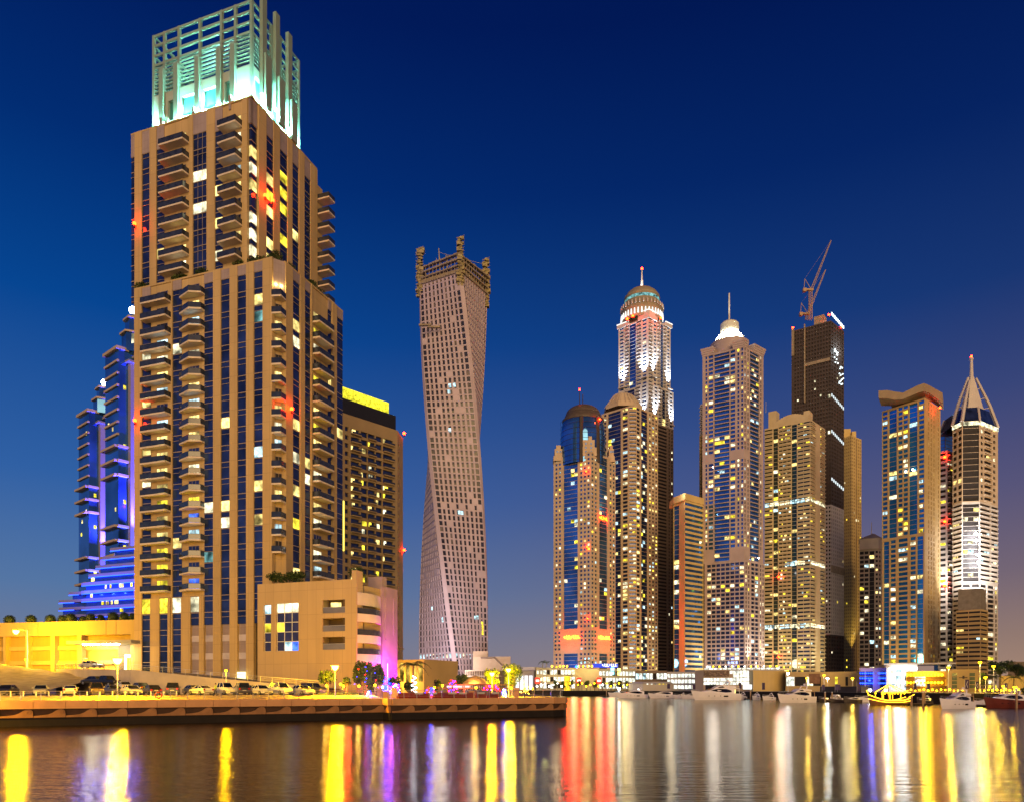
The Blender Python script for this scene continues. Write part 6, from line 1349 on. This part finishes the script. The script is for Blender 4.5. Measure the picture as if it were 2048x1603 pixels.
t4_, f4_ = low('mall_block', 'tan mall block with a large grid of white glowing panes', [(1390, 372), (1407, 366), (1500, 352)], 1338, 360, [[('p', 1)], [('p', 94)]], m_beige, [L_shop], 0, 3)
fc = f4_[1]
for i in range(14):
    for j in range(4):
        if j < 2 and i < 8 or (j == 1 and i == 8): continue
        s0 = fc.at(1407.5 + i * 6.55); s1 = fc.at(1407.5 + i * 6.55 + 5.5); z1 = PZ(1340 + j * 7.3, 358); q = MB(); fc.box(q, s0, s1, z1 - 1.5, z1, .02, .1); q.build('window', L_shop, t4_)
q = MB(); fc.box(q, fc.at(1407.5), fc.at(1458), PZ(1352, 358), PZ(1340, 358), .02, .12)
for k in range(40): s = fc.at(1408 + random.random() * 48); z = PZ(1341 + random.random() * 10, 358); q.tube(fc.p(s, z, .2), fc.p(s + random.uniform(-1.4, 1.4), z + random.uniform(-1, 1), .2), .1, .1, 3, 1)
q.build('carved_panel', [m_brown, m_beige], t4_)
q = MB(); fc.box(q, fc.at(1411), fc.at(1432), 3, PZ(1367, 357), .02, .1); q.build('dark_entrance', m_dark, t4_)
t5_, f5_ = low('blank_block', 'windowless golden tan block right of the white paned mall', [(1500, 352), (1506, 345), (1573, 362)], 1340, 352, [[('p', 1)], [('p', 1)]], m_gold, [L_shop], 0, 3)
q = MB()
for k in range(26): f5_[1].box(q, f5_[1].L * k / 26, f5_[1].L * k / 26 + .12, 3, PZ(1341, 352), 0, .12)
q.build('rib', m_gold, t5_)
t6_, f6_ = low('car_park', 'open car park with lit white decks', [(1571, 352), (1642, 345)], 1342, 348, [[('r', 5), ('p', .2), ('r', 6), ('p', .3), ('r', 8)]], m_ochre, [L_shop, L_shop, L_pale], .9, 4.2)
q = MB(); f6_[0].box(q, f6_[0].at(1618), f6_[0].at(1640), PZ(1366, 346), PZ(1346, 346), .1, .3); q.build('brick_screen', mat('brick_brown', (.22, .11, .06), .8, .2, .8), t6_)
low('tan_wall_building', 'plain tan building behind the dark covered quay', [(1642, 352), (1725, 345)], 1342, 348, [[('p', 9), ('w', 3), ('p', 4), ('w', 3), ('p', 9)]], m_gold, [L_yel], .2, 6)
t8_, f8_ = low('blue_dot_building', 'dark building with three rows of bright blue dots', [(1719, 334), (1773, 330)], 1334, 332, [[('g', 6), ('p', 1), ('g', 8), ('p', 4), ('p', 4), ('g', 6), ('p', 1)]], m_lilac, [L_pale], .08, 3, gm=m_dglass)
for j in range(3):
    for i in range(13):
        px = 1721 + i * 4.1
        if 1747 < px < 1757: continue
        q = MB(); p = f8_[0].p(f8_[0].at(px), PZ(1345 + j * 10, 331), .35); q.ball(p, .33, 5); q.build('blue_light', G_blue, t8_)
lamp('blue_light', f8_[0].p(f8_[0].L * .4, 8, 3), 1500, (.03, .06, 1), t8_, 'POINT', .5)
t9_, f9_ = low('glass_lobby', 'white lit glass lobby at the foot of the blue glass tower', [(1773, 322), (1835, 316)], 1327, 318, [[('p', 1), ('W', 3), ('W', 3), ('p', .8), ('W', 3), ('W', 3)]], m_ivory, [L_shop, L_cool], .8, 3.4)
q = MB(); f9_[0].box(q, 1, f9_[0].L, PZ(1337, 318), PZ(1334, 318), .1, 1.6); q.build('canopy_light', glow('lobby_white', (.95, 1, 1), 6), t9_)
q = MB(); f9_[0].box(q, -1, f9_[0].L + 14, PZ(1328, 318), PZ(1325, 318), -8, .6); f9_[0].box(q, 0, 1.8, 3, PZ(1333, 318), -1, .5); q.build('roof_slab', m_ivory, t9_)
lamp('lobby_light', f9_[0].p(f9_[0].L * .5, 8, 5), 4500, (.95, 1, 1), t9_, 'POINT', 3)
ta_, fa_ = low('restaurant_building', 'two storey restaurant with rows of yellow lights on both terraces', [(1812, 298), (1893, 290)], 1341, 294, [[('p', .3), ('r', 10), ('p', .3), ('r', 10), ('p', .8)]], m_ochre, [L_gold, L_gold, L_shop], .9, 4.0, gm=m_wood, depth=1.5)
for j, y in enumerate((1348, 1364)):
    for i in range(11):
        q = MB(); p = fa_[0].p(fa_[0].at(1815 + i * 6.9), PZ(y, 292), .6); q.ball(p, .42, 5); q.build('terrace_lamp', G_yel, ta_)
    q = MB(); fa_[0].box(q, 0, fa_[0].L, PZ(y + 9, 292), PZ(y + 7, 292), 0, 2.2); q.build('terrace_slab', m_wood, ta_)
    lamp('terrace_glow', fa_[0].p(fa_[0].L * .5, PZ(y + 2, 292), 2.5), 4500, (1, .55, .02), ta_, 'POINT', 2)
tb_, fb_ = low('sandstone_building', 'plain sandstone building with two tall windows and a small dark sign', [(1893, 284), (1958, 278)], 1337, 281, [[('p', 2)]], m_ochre, [L_yel], 0, 3)
for a, b in ((1904, 1914), (1939, 1950)):
    for j in range(4): q = MB(); fb_[0].box(q, fb_[0].at(a), fb_[0].at(b), PZ(1375 - j * 8, 280) , PZ(1368.5 - j * 8, 280), .02, .12); q.build('window', mat('lit_green_glass', (.10, .13, .08), .2, .3, .6), tb_)
q = MB(); fb_[0].box(q, fb_[0].at(1918), fb_[0].at(1935), PZ(1354.5, 280), PZ(1353, 280), .02, .15); fb_[0].box(q, fb_[0].at(1925), fb_[0].at(1929), PZ(1356, 280), PZ(1350, 280), .02, .16); q.build('sign', m_char, tb_)
low('garden_wall_building', 'low plain sand coloured building behind the palms at the right edge', [(1998, 262), (2075, 255)], 1350, 258, [[('p', 2)]], m_sand, [L_yel], 0, 3)
low('dark_flat_building', 'dark flat roofed building at the right edge behind the trees', [(2016, 330), (2090, 325)], 1322, 328, [[('p', 1), ('w', 3), ('p', 1), ('w', 3)]], m_brown, [L_yel], 0, 4)
cq = MB(); q = Face((PX(1640, 296), 296), (PX(1722, 272), 272)); q.box(cq, 0, q.L, 3.05, PZ(1371.5, 284), -3, 0); tag(cq.build('covered_quay', m_char, None, loc=q.p(0, 3)), 'long dark covered walkway on the quay behind the small boats', 'shed')
ws = MB(); q = Face((PX(1266, 396), 396), (PX(1286, 392), 392)); q2 = Face(q.b[:], (PX(1347, 400), 400))
zr_ = PZ(1362, 394); ws.prism([q.a[:], q.b[:], q2.b[:], (q2.b.x, 412), (q.a.x, 410)], 3.05, PZ(1366, 394)); ws.prism([(q.a.x - .4, q.a.y - .4), (q.b.x, q.b.y - .5), (q2.b.x + .4, q2.b.y - .4), (q2.b.x, 412), (q.a.x, 410)], PZ(1366, 394), zr_, 0, .8)
wso = thing('white_shed', 'white gabled shed on the quay before the dark wing', 'shed', q.p(0, 3)); ws.build('wall', m_ivory, wso)
for k in range(6): w = MB(); q2.box(w, q2.L * (.12 + .13 * k), q2.L * (.12 + .13 * k) + 1, PZ(1367.5, 396), PZ(1365, 396), .02, .1); w.build('window', random.choice([L_shop, L_teal, L_yel]), wso)
sb = MB(); x, D = PX(1495, 330), 330; sb.box(x - 1.9, x + 1.9, D, D + .3, PZ(1377, D), PZ(1368, D)); sb.tube((x - 1.5, D + .2, 3), (x - 1.5, D + .2, PZ(1377, D)), .1, .1, 5, 1); sb.tube((x + 1.5, D + .2, 3), (x + 1.5, D + .2, PZ(1377, D)), .1, .1, 5, 1); tag(sb.build('billboard', [glow('billboard_white', (.95, 1, .95), 2.2), m_black], None, loc=(x, D, 3)), 'blank glowing white billboard on the quay behind the large yacht', 'billboard')
# roof terrace lights, palms
for px, y, D, k in ((1085, 1322, 436, 0), (1092, 1324, 437, 1), (1158, 1322, 438, 2), (1170, 1320, 439, 3)): palm(px, y, D, 13, f'{["leftmost", "second", "third", "rightmost"][k]} of the four palms lit from below on the cream podium roof', zb=PZ(1334, D), group='palms on the cream podium roof', nf=10)
for px in (1087, 1090, 1164, 1173): lamp('palm_uplight', (PX(px, 433), 432, PZ(1333, 433)), 1500, (1, .8, .25), None, 'POINT', .3)
for k, px in enumerate((1104, 1120, 1127, 1134, 1158, 1166, 1176, 1184)):
    x, D = PX(px, 436), 436; q = MB(); q.ball((x, D, PZ(1331, D)), .5, 6); q.tube((x, D, PZ(1336, D)), (x, D, PZ(1332, D)), .12, .12, 5, 1); tag(q.build('roof_lamp', [G_yel, m_black], None, loc=(x, D, PZ(1335, D))), f'small round lamp on the cream podium roof, {lab[k]} from the left', 'lamp', 'lamps on the cream podium roof')
q = thing('podium_terrace', 'white glowing roof terrace of the mall below the drum topped tower', 'building', (PX(1440, 420), 420, 3)); f = Face((PX(1408, 424), 424), (PX(1560, 412), 412)); mb = MB(); f.box(mb, 0, f.L, 3, PZ(1334, 418), -30, 0); mb.build('wall', m_ivory, q)
for k in range(16): w = MB(); f.box(w, f.L * k / 22 + .4, f.L * k / 22 + 1.7, PZ(1335, 418), PZ(1327, 418), -1.2, -.9) if 0 else f.box(w, f.L * k / 16 + .3, f.L * (k + 1) / 16 - .3, PZ(1337.5, 418), PZ(1334.6, 418), .03, .2); w.build('lit_window', L_shop, q)
for k in range(12):
    p = f.p(f.L * (k + .5) / 12, PZ(1333, 418), .2); w = MB(); w.ball((p[0], p[1], p[2] + .4), .42, 5); w.build('terrace_lamp', G_yel if k % 3 else G_white, q)
for k in range(5): palm(1423 + k * 10, 1321, 428, 8, f'small pale lit palm on the mall roof terrace, {lab[k]} from the left', zb=PZ(1334, 428), group='palms on the mall roof terrace', nf=9)
for k in range(3): lamp('terrace_glow', f.p(f.L * (.12 + .2 * k), PZ(1331, 418), -4), 2600, (1, .98, .8), q, 'POINT', 4)
# waterfront lamps in front of the cream podium
for k in range(24):
    px = 1074 + k * 8.2; D = 428 - k * .6; x = PX(px, D); y = 1372 - (k % 3) * 3; big = k in (0, 1, 3, 6, 16)
    t = thing('quay_lamp', f'{"bright white" if big or k < 5 else "small yellow"} lamp on the far quay before the cream podium, {lab[k] if k < 20 else "number %d" % (k + 1)} from the left', 'lamp', (x, D, 3.05), group='lamps on the far quay before the cream podium')
    mb = MB(); mb.tube((x, D, 3.05), (x, D, PZ(y, D)), .12, .1, 5); mb.build('pole', m_black, t); mb = MB(); mb.ball((x, D, PZ(y, D) + .2), .62 if big else .4, 5); mb.build('globe', G_white if big else (G_white if k < 6 else G_yel), t)
    if k % 3 == 0: lamp('quay_light', (x, D - 2, PZ(y, D)), 900, (1, .95, .8) if k < 6 else (1, .75, .25), t, 'POINT', 2)
for k in range(10):
    px = 1110 + k * 16; D = 432
    tree(px, 1360, 1374, 6, D, f'small waterfront tree before the cream podium, {lab[k]} from the left', 'trees before the cream podium', 150, .5, .6, lobes=4)
G_lampR = glow('sodium_far', (1, .50, .003), 22)
RL = [(1897, 1333, 268, 'double yellow street lamp left of the sandstone building', 6000), (1960, 1323, 240, 'brightest tall yellow street lamp, right of the sandstone building', 9000), (1987, 1331, 255, 'yellow street lamp before the dark trees at the right', 2500), (1971, 1353, 235, 'low yellow street lamp between the banners at the right', 2500), (1655, 1355, 300, 'white street lamp above the covered quay', 2500), (1705, 1355, 296, 'yellow street lamp left of the blue dotted building', 2500), (1614, 1355, 318, 'wide yellow street lamp before the car park', 2500), (1576, 1345, 326, 'round white lamp at the corner of the car park', 1800), (1648, 1349, 330, 'small orange lamp right of the brick screen', 900), (1740, 1378, 262, 'very bright white light on the quay left of the lit dhow', 5000), (1772, 1378, 262, 'bright white light above the mast of the lit dhow', 3000), (2008, 1371, 216, 'yellow lamp under the right hand palms', 2500), (2030, 1373, 212, 'yellow lamp at the right edge beneath the palm', 2500)]
for px, y, D, lb_, pw in RL:
    w = 'white' in lb_; post_lamp(px, y, D, 3.05, lb_, pw, r=.5, em=(G_flood if w else G_lampR) , col=(1, .97, .9) if w else (1, .62, .08), pole=.09)
for k in range(26):
    px = 1822 + k * 8.6; D = 224 - k * 1.1
    if 1930 < px < 1952: continue
    x = PX(px, D); y = 1380 - random.uniform(0, 3); q = MB(); q.ball((x, D, PZ(y, D)), random.uniform(.16, .3), 5); q.tube((x, D, 3.05), (x, D, PZ(y, D)), .05, .04, 5, 1)
    tag(q.build('bollard_light', [G_yel, m_black], None, loc=(x, D, 3.05)), 'small yellow light on the right hand quay, one of a long row', 'lamp', 'small yellow lights along the right hand quay')
for px in (1850, 1900, 1965, 1995, 2025): lamp('quay_glow', (PX(px, 214), 214, 4.6), 1300, (1, .60, .02), None, 'POINT', .3)
# trees of the right shore
tree(2000, 1322, 1352, 26, 262, 'large dark tree above the garden at the right', n=1100, bias=-.9, size=.42)
tree(2034, 1328, 1354, 26, 265, 'dark spreading tree at the right edge behind the palms', n=1000, bias=-.9, size=.42)
tree(1966, 1345, 1372, 10, 246, 'small dark tree beside the brightest street lamp', n=500, size=.3)
palm(1983, 1352, 226, 24, 'left of the two palms lit yellow at the right'); palm(2026, 1353, 220, 26, 'right of the two palms lit yellow at the right edge')
tree(2046, 1374, 1386, 8, 205, 'small dark round shrub at the right edge', n=300, bias=-.6, name='shrub', cat='shrub')
# banners
m_ban = mat('banner_violet', (.05, .03, .10), .7)
BN = [(1337, 1366, 1376, 330), (1388, 1368, 1377, 330), (1480, 1364, 1376, 310), (1527, 1364, 1378, 300), (1647, 1368, 1379, 285), (1673, 1367, 1379, 280), (1678, 1368, 1379, 282), (1717, 1361, 1381, 255), (1830, 1364, 1381, 240), (1857, 1365, 1381, 236), (1934, 1358, 1376, 212), (1954, 1362, 1376, 214), (2012, 1365, 1379, 205)]
for k, (px, y0, y1, D) in enumerate(BN):
    x = PX(px, D); w = (2.4 if px != 1934 else 3.2) * D / F * 1.2; t = thing('banner', f'dark violet banner on a pale pole along the marina quay, {lab[k]} from the left', 'banner', (x, D, 3.05), group='dark banners along the marina quay')
    mb = MB(); mb.tube((x - w - .05, D, 3.05), (x - w - .05, D, PZ(y0, D)), .07, .06, 5); mb.build('pole', m_metal, t); mb = MB(); mb.box(x - w, x + w, D - .03, D + .03, PZ(y1, D), PZ(y0, D)); mb.build('cloth', m_ban, t)
    if px in (1934, 2012, 1954): q = MB(); q.path([(x + w * .3, D - .06, PZ(y0 + 3, D)), (x - w * .3, D - .06, PZ((y0 + y1) / 2, D)), (x + w * .3, D - .06, PZ(y1 - 2, D))], .07, 4); q.build('emblem', m_white, t)
# ---------------------------------------------------------------- boats
m_hull = mat('gelcoat', (.90, .86, 1.0), .25, .05, .4, spec=.6); m_hulld = mat('dark_hull', (.05, .035, .04), .3, .2, .5, spec=.6); m_redh = mat('maroon_hull', (.14, .03, .025), .3, .2, .5)
m_bwin = mat('boat_window', (.012, .012, .02), .08, spec=.9); m_deck = mat('teak', (.30, .18, .10), .7); m_canv = mat('blue_canvas', (.03, .05, .35), .8); m_tan = mat('boat_tan', (.42, .27, .16), .6)
def loft(mb, rings, m=0, cap=True):
    b = len(mb.v); n_ = len(rings[0]); fs = [(i * n_ + j, (i + 1) * n_ + j, (i + 1) * n_ + (j + 1) % n_, i * n_ + (j + 1) % n_) for i in range(len(rings) - 1) for j in range(n_)]
    if cap: fs += [tuple(range(n_)), tuple(range((len(rings) - 1) * n_, len(rings) * n_))[::-1]]
    mb.add([p for r in rings for p in r], fs, m)
def yacht(px0, px1, D, label, tiers=1, hull=None, ang=25, kind='yacht', mast=True, canvas=None, h=1.0, bow=-1, lit=False, aft_tan=False):
    a = R(ang); span = (px1 - px0) * D / F; L = span / (math.cos(a) + .25 * math.sin(a)); B = L * .27
    xc = PX((px0 + px1) / 2, D); t = thing('motor_yacht' if kind == 'yacht' else 'motor_boat', label, 'boat', (xc, D + L * .1, 0), math.pi + a if bow < 0 else -a, 'boats moored along the quay')
    X = lambda u: (u - .5) * L; hb = L * .09 * h + .4; rings = []
    for k in range(13):
        u = k / 12; bd = B / 2 * (1 - max(0, (u - .35) / .65) ** 2.4) + .02; bw = B / 2 * .86 * (1 - max(0, (u - .25) / .75) ** 1.8) + .01; zd = hb * (1 + .55 * u * u); xd, xw = X(u) + .06 * L * (u ** 3), X(u * .955)
        rings.append([(xw, -bw, -.35), ((xd + xw) / 2, -(bd * .6 + bw * .42), hb * .45), (xd, -bd, zd), (xd, 0, zd + .05), (xd, bd, zd), ((xd + xw) / 2, bd * .6 + bw * .42, hb * .45), (xw, bw, -.35)])
    mb = MB(); loft(mb, rings); mb.build('hull', hull or m_hull, t)
    mb = MB()
    for sg in (-1, 1):
        for u in (.45, .58, .7): mb.ball((X(u) + .02 * L, sg * (B / 2 * (.97 - max(0, (u - .35) / .65) ** 2.4 * .7)), hb * .66), .13 * L / 14, 5)
        mb.box(X(.30), X(.40), sg * B * .478 - .02, sg * B * .478 + .06 * sg + .02, hb * .5, hb * .72)
    mb.build('porthole', m_bwin, t)
    ch = L * .10; cr = []
    cab = [(.14, .40, .95), (.2, .41, 1.05), (.5, .40, 1.08), (.60, .37, .82), (.70, .31, .42), (.82, .2, .05)]
    for u, w, z in cab: zb_ = hb * (1 + .5 * u * u); cr.append([(X(u), -B * w, zb_ - .1), (X(u) - L * .01, -B * w * .88, zb_ + ch * z), (X(u) - L * .01, B * w * .88, zb_ + ch * z), (X(u), B * w, zb_ - .1)])
    mb = MB(); loft(mb, cr); mb.build('cabin', m_hull, t)
    for sg in (-1, 1):
        w = MB(); poly_ = [(.20, .34), (.34, .18), (.54, .26), (.67, .40), (.58, .70), (.46, .90), (.32, .92), (.22, .68)]; P = []
        for u, z in poly_:
            zb_ = hb * (1 + .5 * u * u); ww = B * (.41 if u < .52 else .41 - (u - .5) * .36); P.append((X(u), sg * (ww * (1 - .11 * z) + .09), zb_ + ch * z * .98))
        w.add(P, [tuple(range(len(P)))] if sg > 0 else [tuple(range(len(P)))[::-1]]); w.build('window', m_bwin, t)
    w = MB(); w.quad((X(.615), -B * .26, hb * 1.2 + ch * .76), (X(.70), -B * .22, hb * 1.25 + ch * .46), (X(.70), B * .22, hb * 1.25 + ch * .46), (X(.615), B * .26, hb * 1.2 + ch * .76)); 
    for i in range(4): x_, y_, z_ = w.v[i]; w.v[i] = (x_ + .06, y_, z_ + .08)
    w.build('windscreen', m_bwin, t)
    ztop = hb * 1.05 + ch * 1.05
    if tiers > 1:
        fr = []
        for u, w_, z in ((.10, .34, .35), (.16, .36, .5), (.40, .35, .62), (.50, .30, .42), (.58, .22, .04)): fr.append([(X(u), -B * w_, ztop - .05), (X(u) - L * .012, -B * w_ * .95, ztop + ch * z), (X(u) - L * .012, B * w_ * .95, ztop + ch * z), (X(u), B * w_, ztop - .05)])
        mb = MB(); loft(mb, fr); mb.build('flybridge', m_hull, t)
        for sg in (-1, 1): w = MB(); P = [(X(u), sg * (B * .355 + .05), ztop + ch * z) for u, z in ((.36, .12), (.52, .08), (.47, .34), (.40, .42))]; w.add(P, [(0, 1, 2, 3)]); w.build('window', m_bwin, t)
        mb = MB()
        for sg in (-1, 1):
            mb.tube((X(.02), sg * B * .36, hb), (X(.03), sg * B * .36, ztop), .09, .09, 5); mb.tube((X(.02), sg * B * .36, ztop + ch * .35), (X(.2), sg * B * .36, ztop + ch * .45), .05, .05, 4)
            for u in (.03, .08): mb.tube((X(u), sg * B * .36, ztop), (X(u), sg * B * .36, ztop + ch * .4), .04, .04, 4)
        mb.box(X(.02), X(.3), -B * .38, B * .38, ztop - .12, ztop + .06); mb.build('aft_deck', m_tan if aft_tan else m_hull, t)
        mb = MB(); mb.box(X(.08), X(.13), -B * .2, B * .2, hb, ztop - .3); mb.build('saloon_door', L_warm if lit else m_bwin, t)
    if mast:
        mb = MB(); zt_ = ztop + (ch * .5 if tiers > 1 else 0)
        for sg in (-1, 1): mb.obox((X(.26), sg * B * .34 - .06, zt_ - .1), (L * .035, 0, 0), (0, .12, 0), (-L * .055, -sg * B * .08, ch * .75))
        mb.box(X(.20), X(.25), -B * .28, B * .28, zt_ + ch * .62, zt_ + ch * .75); mb.ball((X(.225), 0, zt_ + ch * .98), ch * .24, 6); mb.tube((X(.21), B * .1, zt_ + ch * .7), (X(.19), B * .1, zt_ + ch * 1.6), .04, .02, 4); mb.build('radar_arch', m_hull, t)
    if canvas: mb = MB(); mb.box(X(.02), X(.3), -B * .38, B * .38, ztop + .1, ztop + .22); mb.box(X(.02), X(.03), -B * .38, B * .38, hb, ztop + .1); mb.build('canopy', canvas, t)
    mb = MB()
    for sg in (-1, 1):
        pr_ = None
        for k in range(7): u = .5 + .47 * k / 6; p = Vector((X(u) + .05 * L * u ** 3, sg * (B / 2 * (1 - ((u - .35) / .65) ** 2.4) - .06), hb * (1 + .55 * u * u))); mb.tube(p, p + Vector((0, 0, .6)), .02, .02, 3); pr_ and mb.tube(pr_, p + Vector((0, 0, .6)), .025, .025, 3); pr_ = p + Vector((0, 0, .6))
    mb.build('railing', m_metal, t); return t
yacht(1216, 1262, 388, 'small pale boat by the far quay, leftmost of the moored boats', 1, ang=20, mast=False)
yacht(1233, 1298, 336, 'long low white sports yacht, second of the moored boats from the left', 1, ang=14)
yacht(1297, 1354, 334, 'white cruiser with an arched dark window, just left of two overlapping boats', 1, ang=14, mast=False)
yacht(1316, 1346, 352, 'small boat under a bright blue canopy behind the white cruiser', 1, ang=30, canvas=m_canv)
yacht(1346, 1376, 330, 'grey cabin boat tucked behind the bow of the large yacht', 1, ang=28)
yacht(1362, 1400, 322, 'low white boat half hidden by the bow of the large yacht', 1, ang=20, mast=False)
yacht(1383, 1486, 285, 'largest white yacht with a radar dome and long dark lens shaped window', 2, ang=16, lit=True, h=1.15)
yacht(1470, 1500, 296, 'grey cabin boat right behind the stern of the largest yacht', 1, ang=60)
yacht(1498, 1526, 288, 'dim grey boat in the middle of the dark group, right of the largest yacht', 2, ang=55)
yacht(1520, 1556, 282, 'dim grey cruiser touching the bow of the flybridge yacht', 1, ang=40)
yacht(1548, 1642, 233, 'white flybridge yacht with a blue tinted window and lit saloon, in the centre right', 2, ang=30, lit=True, aft_tan=True, h=1.1)
yacht(1634, 1664, 246, 'dark low motor boat just right of the flybridge yacht', 1, hull=m_hulld, ang=30, mast=False)
yacht(1652, 1690, 250, 'small white cabin boat with an upright wheelhouse among the dark boats', 2, ang=50, mast=False)
yacht(1660, 1692, 238, 'dark open boat low on the water before the small wheelhouse boat', 1, hull=m_hulld, ang=15, mast=False)
yacht(1688, 1726, 234, 'dark navy speedboat with a white deck, left of the lit dhow', 1, hull=m_hulld, ang=12, mast=False)
yacht(1708, 1756, 246, 'white sports cruiser with a round dark window, half hidden by the lit dhow', 1, ang=18, mast=False)
yacht(1826, 1874, 206, 'tan lit cruiser moored right of the lit dhow', 1, hull=m_hulld, ang=35)
yacht(1866, 1968, 167, 'white flybridge yacht in front at the right with three dark windows', 2, ang=32, aft_tan=True, h=1.1)
yacht(1948, 2000, 190, 'low white boat behind the stern of the front right flybridge yacht', 1, ang=10, mast=False)
yacht(1962, 2075, 174, 'long sports yacht with a maroon hull cut by the right edge', 1, hull=m_redh, ang=20, h=1.1)
yacht(2006, 2060, 192, 'white cruiser behind the maroon hulled sports yacht', 2, ang=25)
yacht(1405, 1440, 318, 'white boat mostly hidden behind the largest yacht', 1, ang=30)
# light festooned dhow
D = 203; dh = thing('wooden_dhow', 'wooden dhow outlined all over with glowing yellow light ropes', 'boat', (PX(1778, D), D, 0), math.pi + R(12))
Ld = 12.5; m_dh = mat('dhow_wood', (.16, .07, .03), .6, .25, 1.2); G_rope = glow('light_rope', (1, .50, .02), 7); rings = []; sheer = []
for k in range(13):
    u = k / 12; x = (u - .5) * Ld; b = 1.75 * (1 - abs(u - .42) ** 2.6 * 3.2) if u < .97 else .1; b = max(.08, b); zd = 1.25 + 1.5 * max(0, (u - .55) / .45) ** 2 + .9 * max(0, (.3 - u) / .3) ** 1.5
    rings.append([(x * .93, -b * .6, -.3), (x * .98, -b * .92, zd * .5), (x, -b, zd), (x, b, zd), (x * .98, b * .92, zd * .5), (x * .93, b * .6, -.3)]); sheer.append((x, b, zd))
mb = MB(); loft(mb, rings); mb.build('hull', m_dh, dh)
mb = MB()
for sg in (-1, 1):
    mb.path([(x, sg * (b + .08), z + .02) for x, b, z in sheer], .09, 5); mb.path([(x, sg * (b + .06), z * .62) for x, b, z in sheer], .07, 5)
mb.build('light_rope', G_rope, dh)
mb = MB(); mb.box(-5.4, 3.2, -1.5, 1.5, 3.35, 3.5)
for x in (-5.2, -2.4, .4, 3.0):
    for sg in (-1, 1): mb.tube((x, sg * 1.4, 1.1), (x, sg * 1.4, 3.4), .06, .06, 5)
mb.build('canopy', m_dh, dh)
mb = MB()
for sg in (-1, 1):
    mb.path([(-5.4, sg * 1.55, 3.42), (3.2, sg * 1.55, 3.42)], .08, 5); mb.path([(3.2, sg * 1.3, 3.5), (.2, 0, 5.6), (-4.6, sg * 1.3, 3.6)], .08, 5)
    for x in (3.0, .9, -2.4): mb.path([(x, sg * 1.5, 1.4), (x, sg * 1.5, 3.4)], .07, 5)
mb.path([(.9, 0, 3.5), (.2, 0, 5.6), (1.2, 0, 3.5)], .07, 5); mb.path([(6.2, 0, 2.7), (6.9, 0, 4.0)], .1, 5); mb.path([(-5.4, -1.5, 3.5), (-7.0, -1.2, 3.9)], .09, 5); mb.path([(-5.0, 1.4, 2.1), (-6.9, 1.2, 2.9)], .08, 5)
mb.build('light_rope', G_rope, dh)
mb = MB(); mb.tube((.2, 0, 1.2), (.2, 0, 5.7), .1, .06, 6); mb.build('mast', m_dh, dh)
for k in range(9): q = MB(); q.ball((-4.8 + k * 1.0, 1.2 * (1 if k % 2 else -1), 3.15), .17, 5); q.build('lamp', G_yel, dh)
lamp('dhow_light', (PX(1778, D), D - .3, 2.6), 700, (1, .5, .03), None, 'POINT', .3); lamp('dhow_light', (PX(1760, D), D - 4, 2.2), 500, (1, .5, .03), None, 'POINT', .3)
# pontoons and mooring piles
for k, (px0, px1, D, w, lb_) in enumerate(((1640, 1725, 246, 2.4, 'long dark pontoon before the small dark boats'), (1816, 1866, 198, 2.2, 'lit pontoon beside the dhow'), (1950, 2070, 181, 2.4, 'dark pontoon at the right edge behind the flybridge yacht'), (1480, 1556, 296, 2.6, 'pontoon among the dim grey boats'), (1200, 1240, 396, 3, 'pontoon at the left end of the moored boats'))):
    mb = MB(); mb.box(PX(px0, D), PX(px1, D), D, D + w, -.3, .55); mb.box(PX(px0, D) - .1, PX(px1, D) + .1, D - .1, D + w + .1, .4, .5, 1); tag(mb.build('pontoon', [m_wet, m_deck], None, loc=(PX(px0, D), D, 0)), lb_, 'pontoon')
for k, (px, y0, D) in enumerate(((1213, 1377, 392), (1501, 1380, 290), (1650, 1384, 243), (1664, 1384, 242), (1846, 1384, 198), (1849, 1383, 199), (2033, 1384, 172), (1823, 1392, 197))):
    x = PX(px, D); mb = MB(); mb.tube((x, D, -2), (x, D, PZ(y0, D)), .24, .24, 10); mb.tube((x, D, PZ(y0, D)), (x, D, PZ(y0, D) + .35), .27, .05, 10, 1); tag(mb.build('mooring_pile', [m_tan, m_white], None, loc=(x, D, 0)), f'upright mooring pile among the boats, {lab[k]} from the left', 'pile', 'mooring piles')
for px, D, p, c in ((1260, 360, 1200, (1, .75, .6)), (1420, 270, 900, (1, .62, .55)), (1600, 220, 800, (1, .55, .45)), (1910, 158, 500, (1, .5, .4))): pass
flood(wso, (PX(1237, 395), 393, PZ(1376, 394)), .7, G_flood); flood(wso, (PX(1276, 390), 388, PZ(1377.5, 390)), .5, G_white)
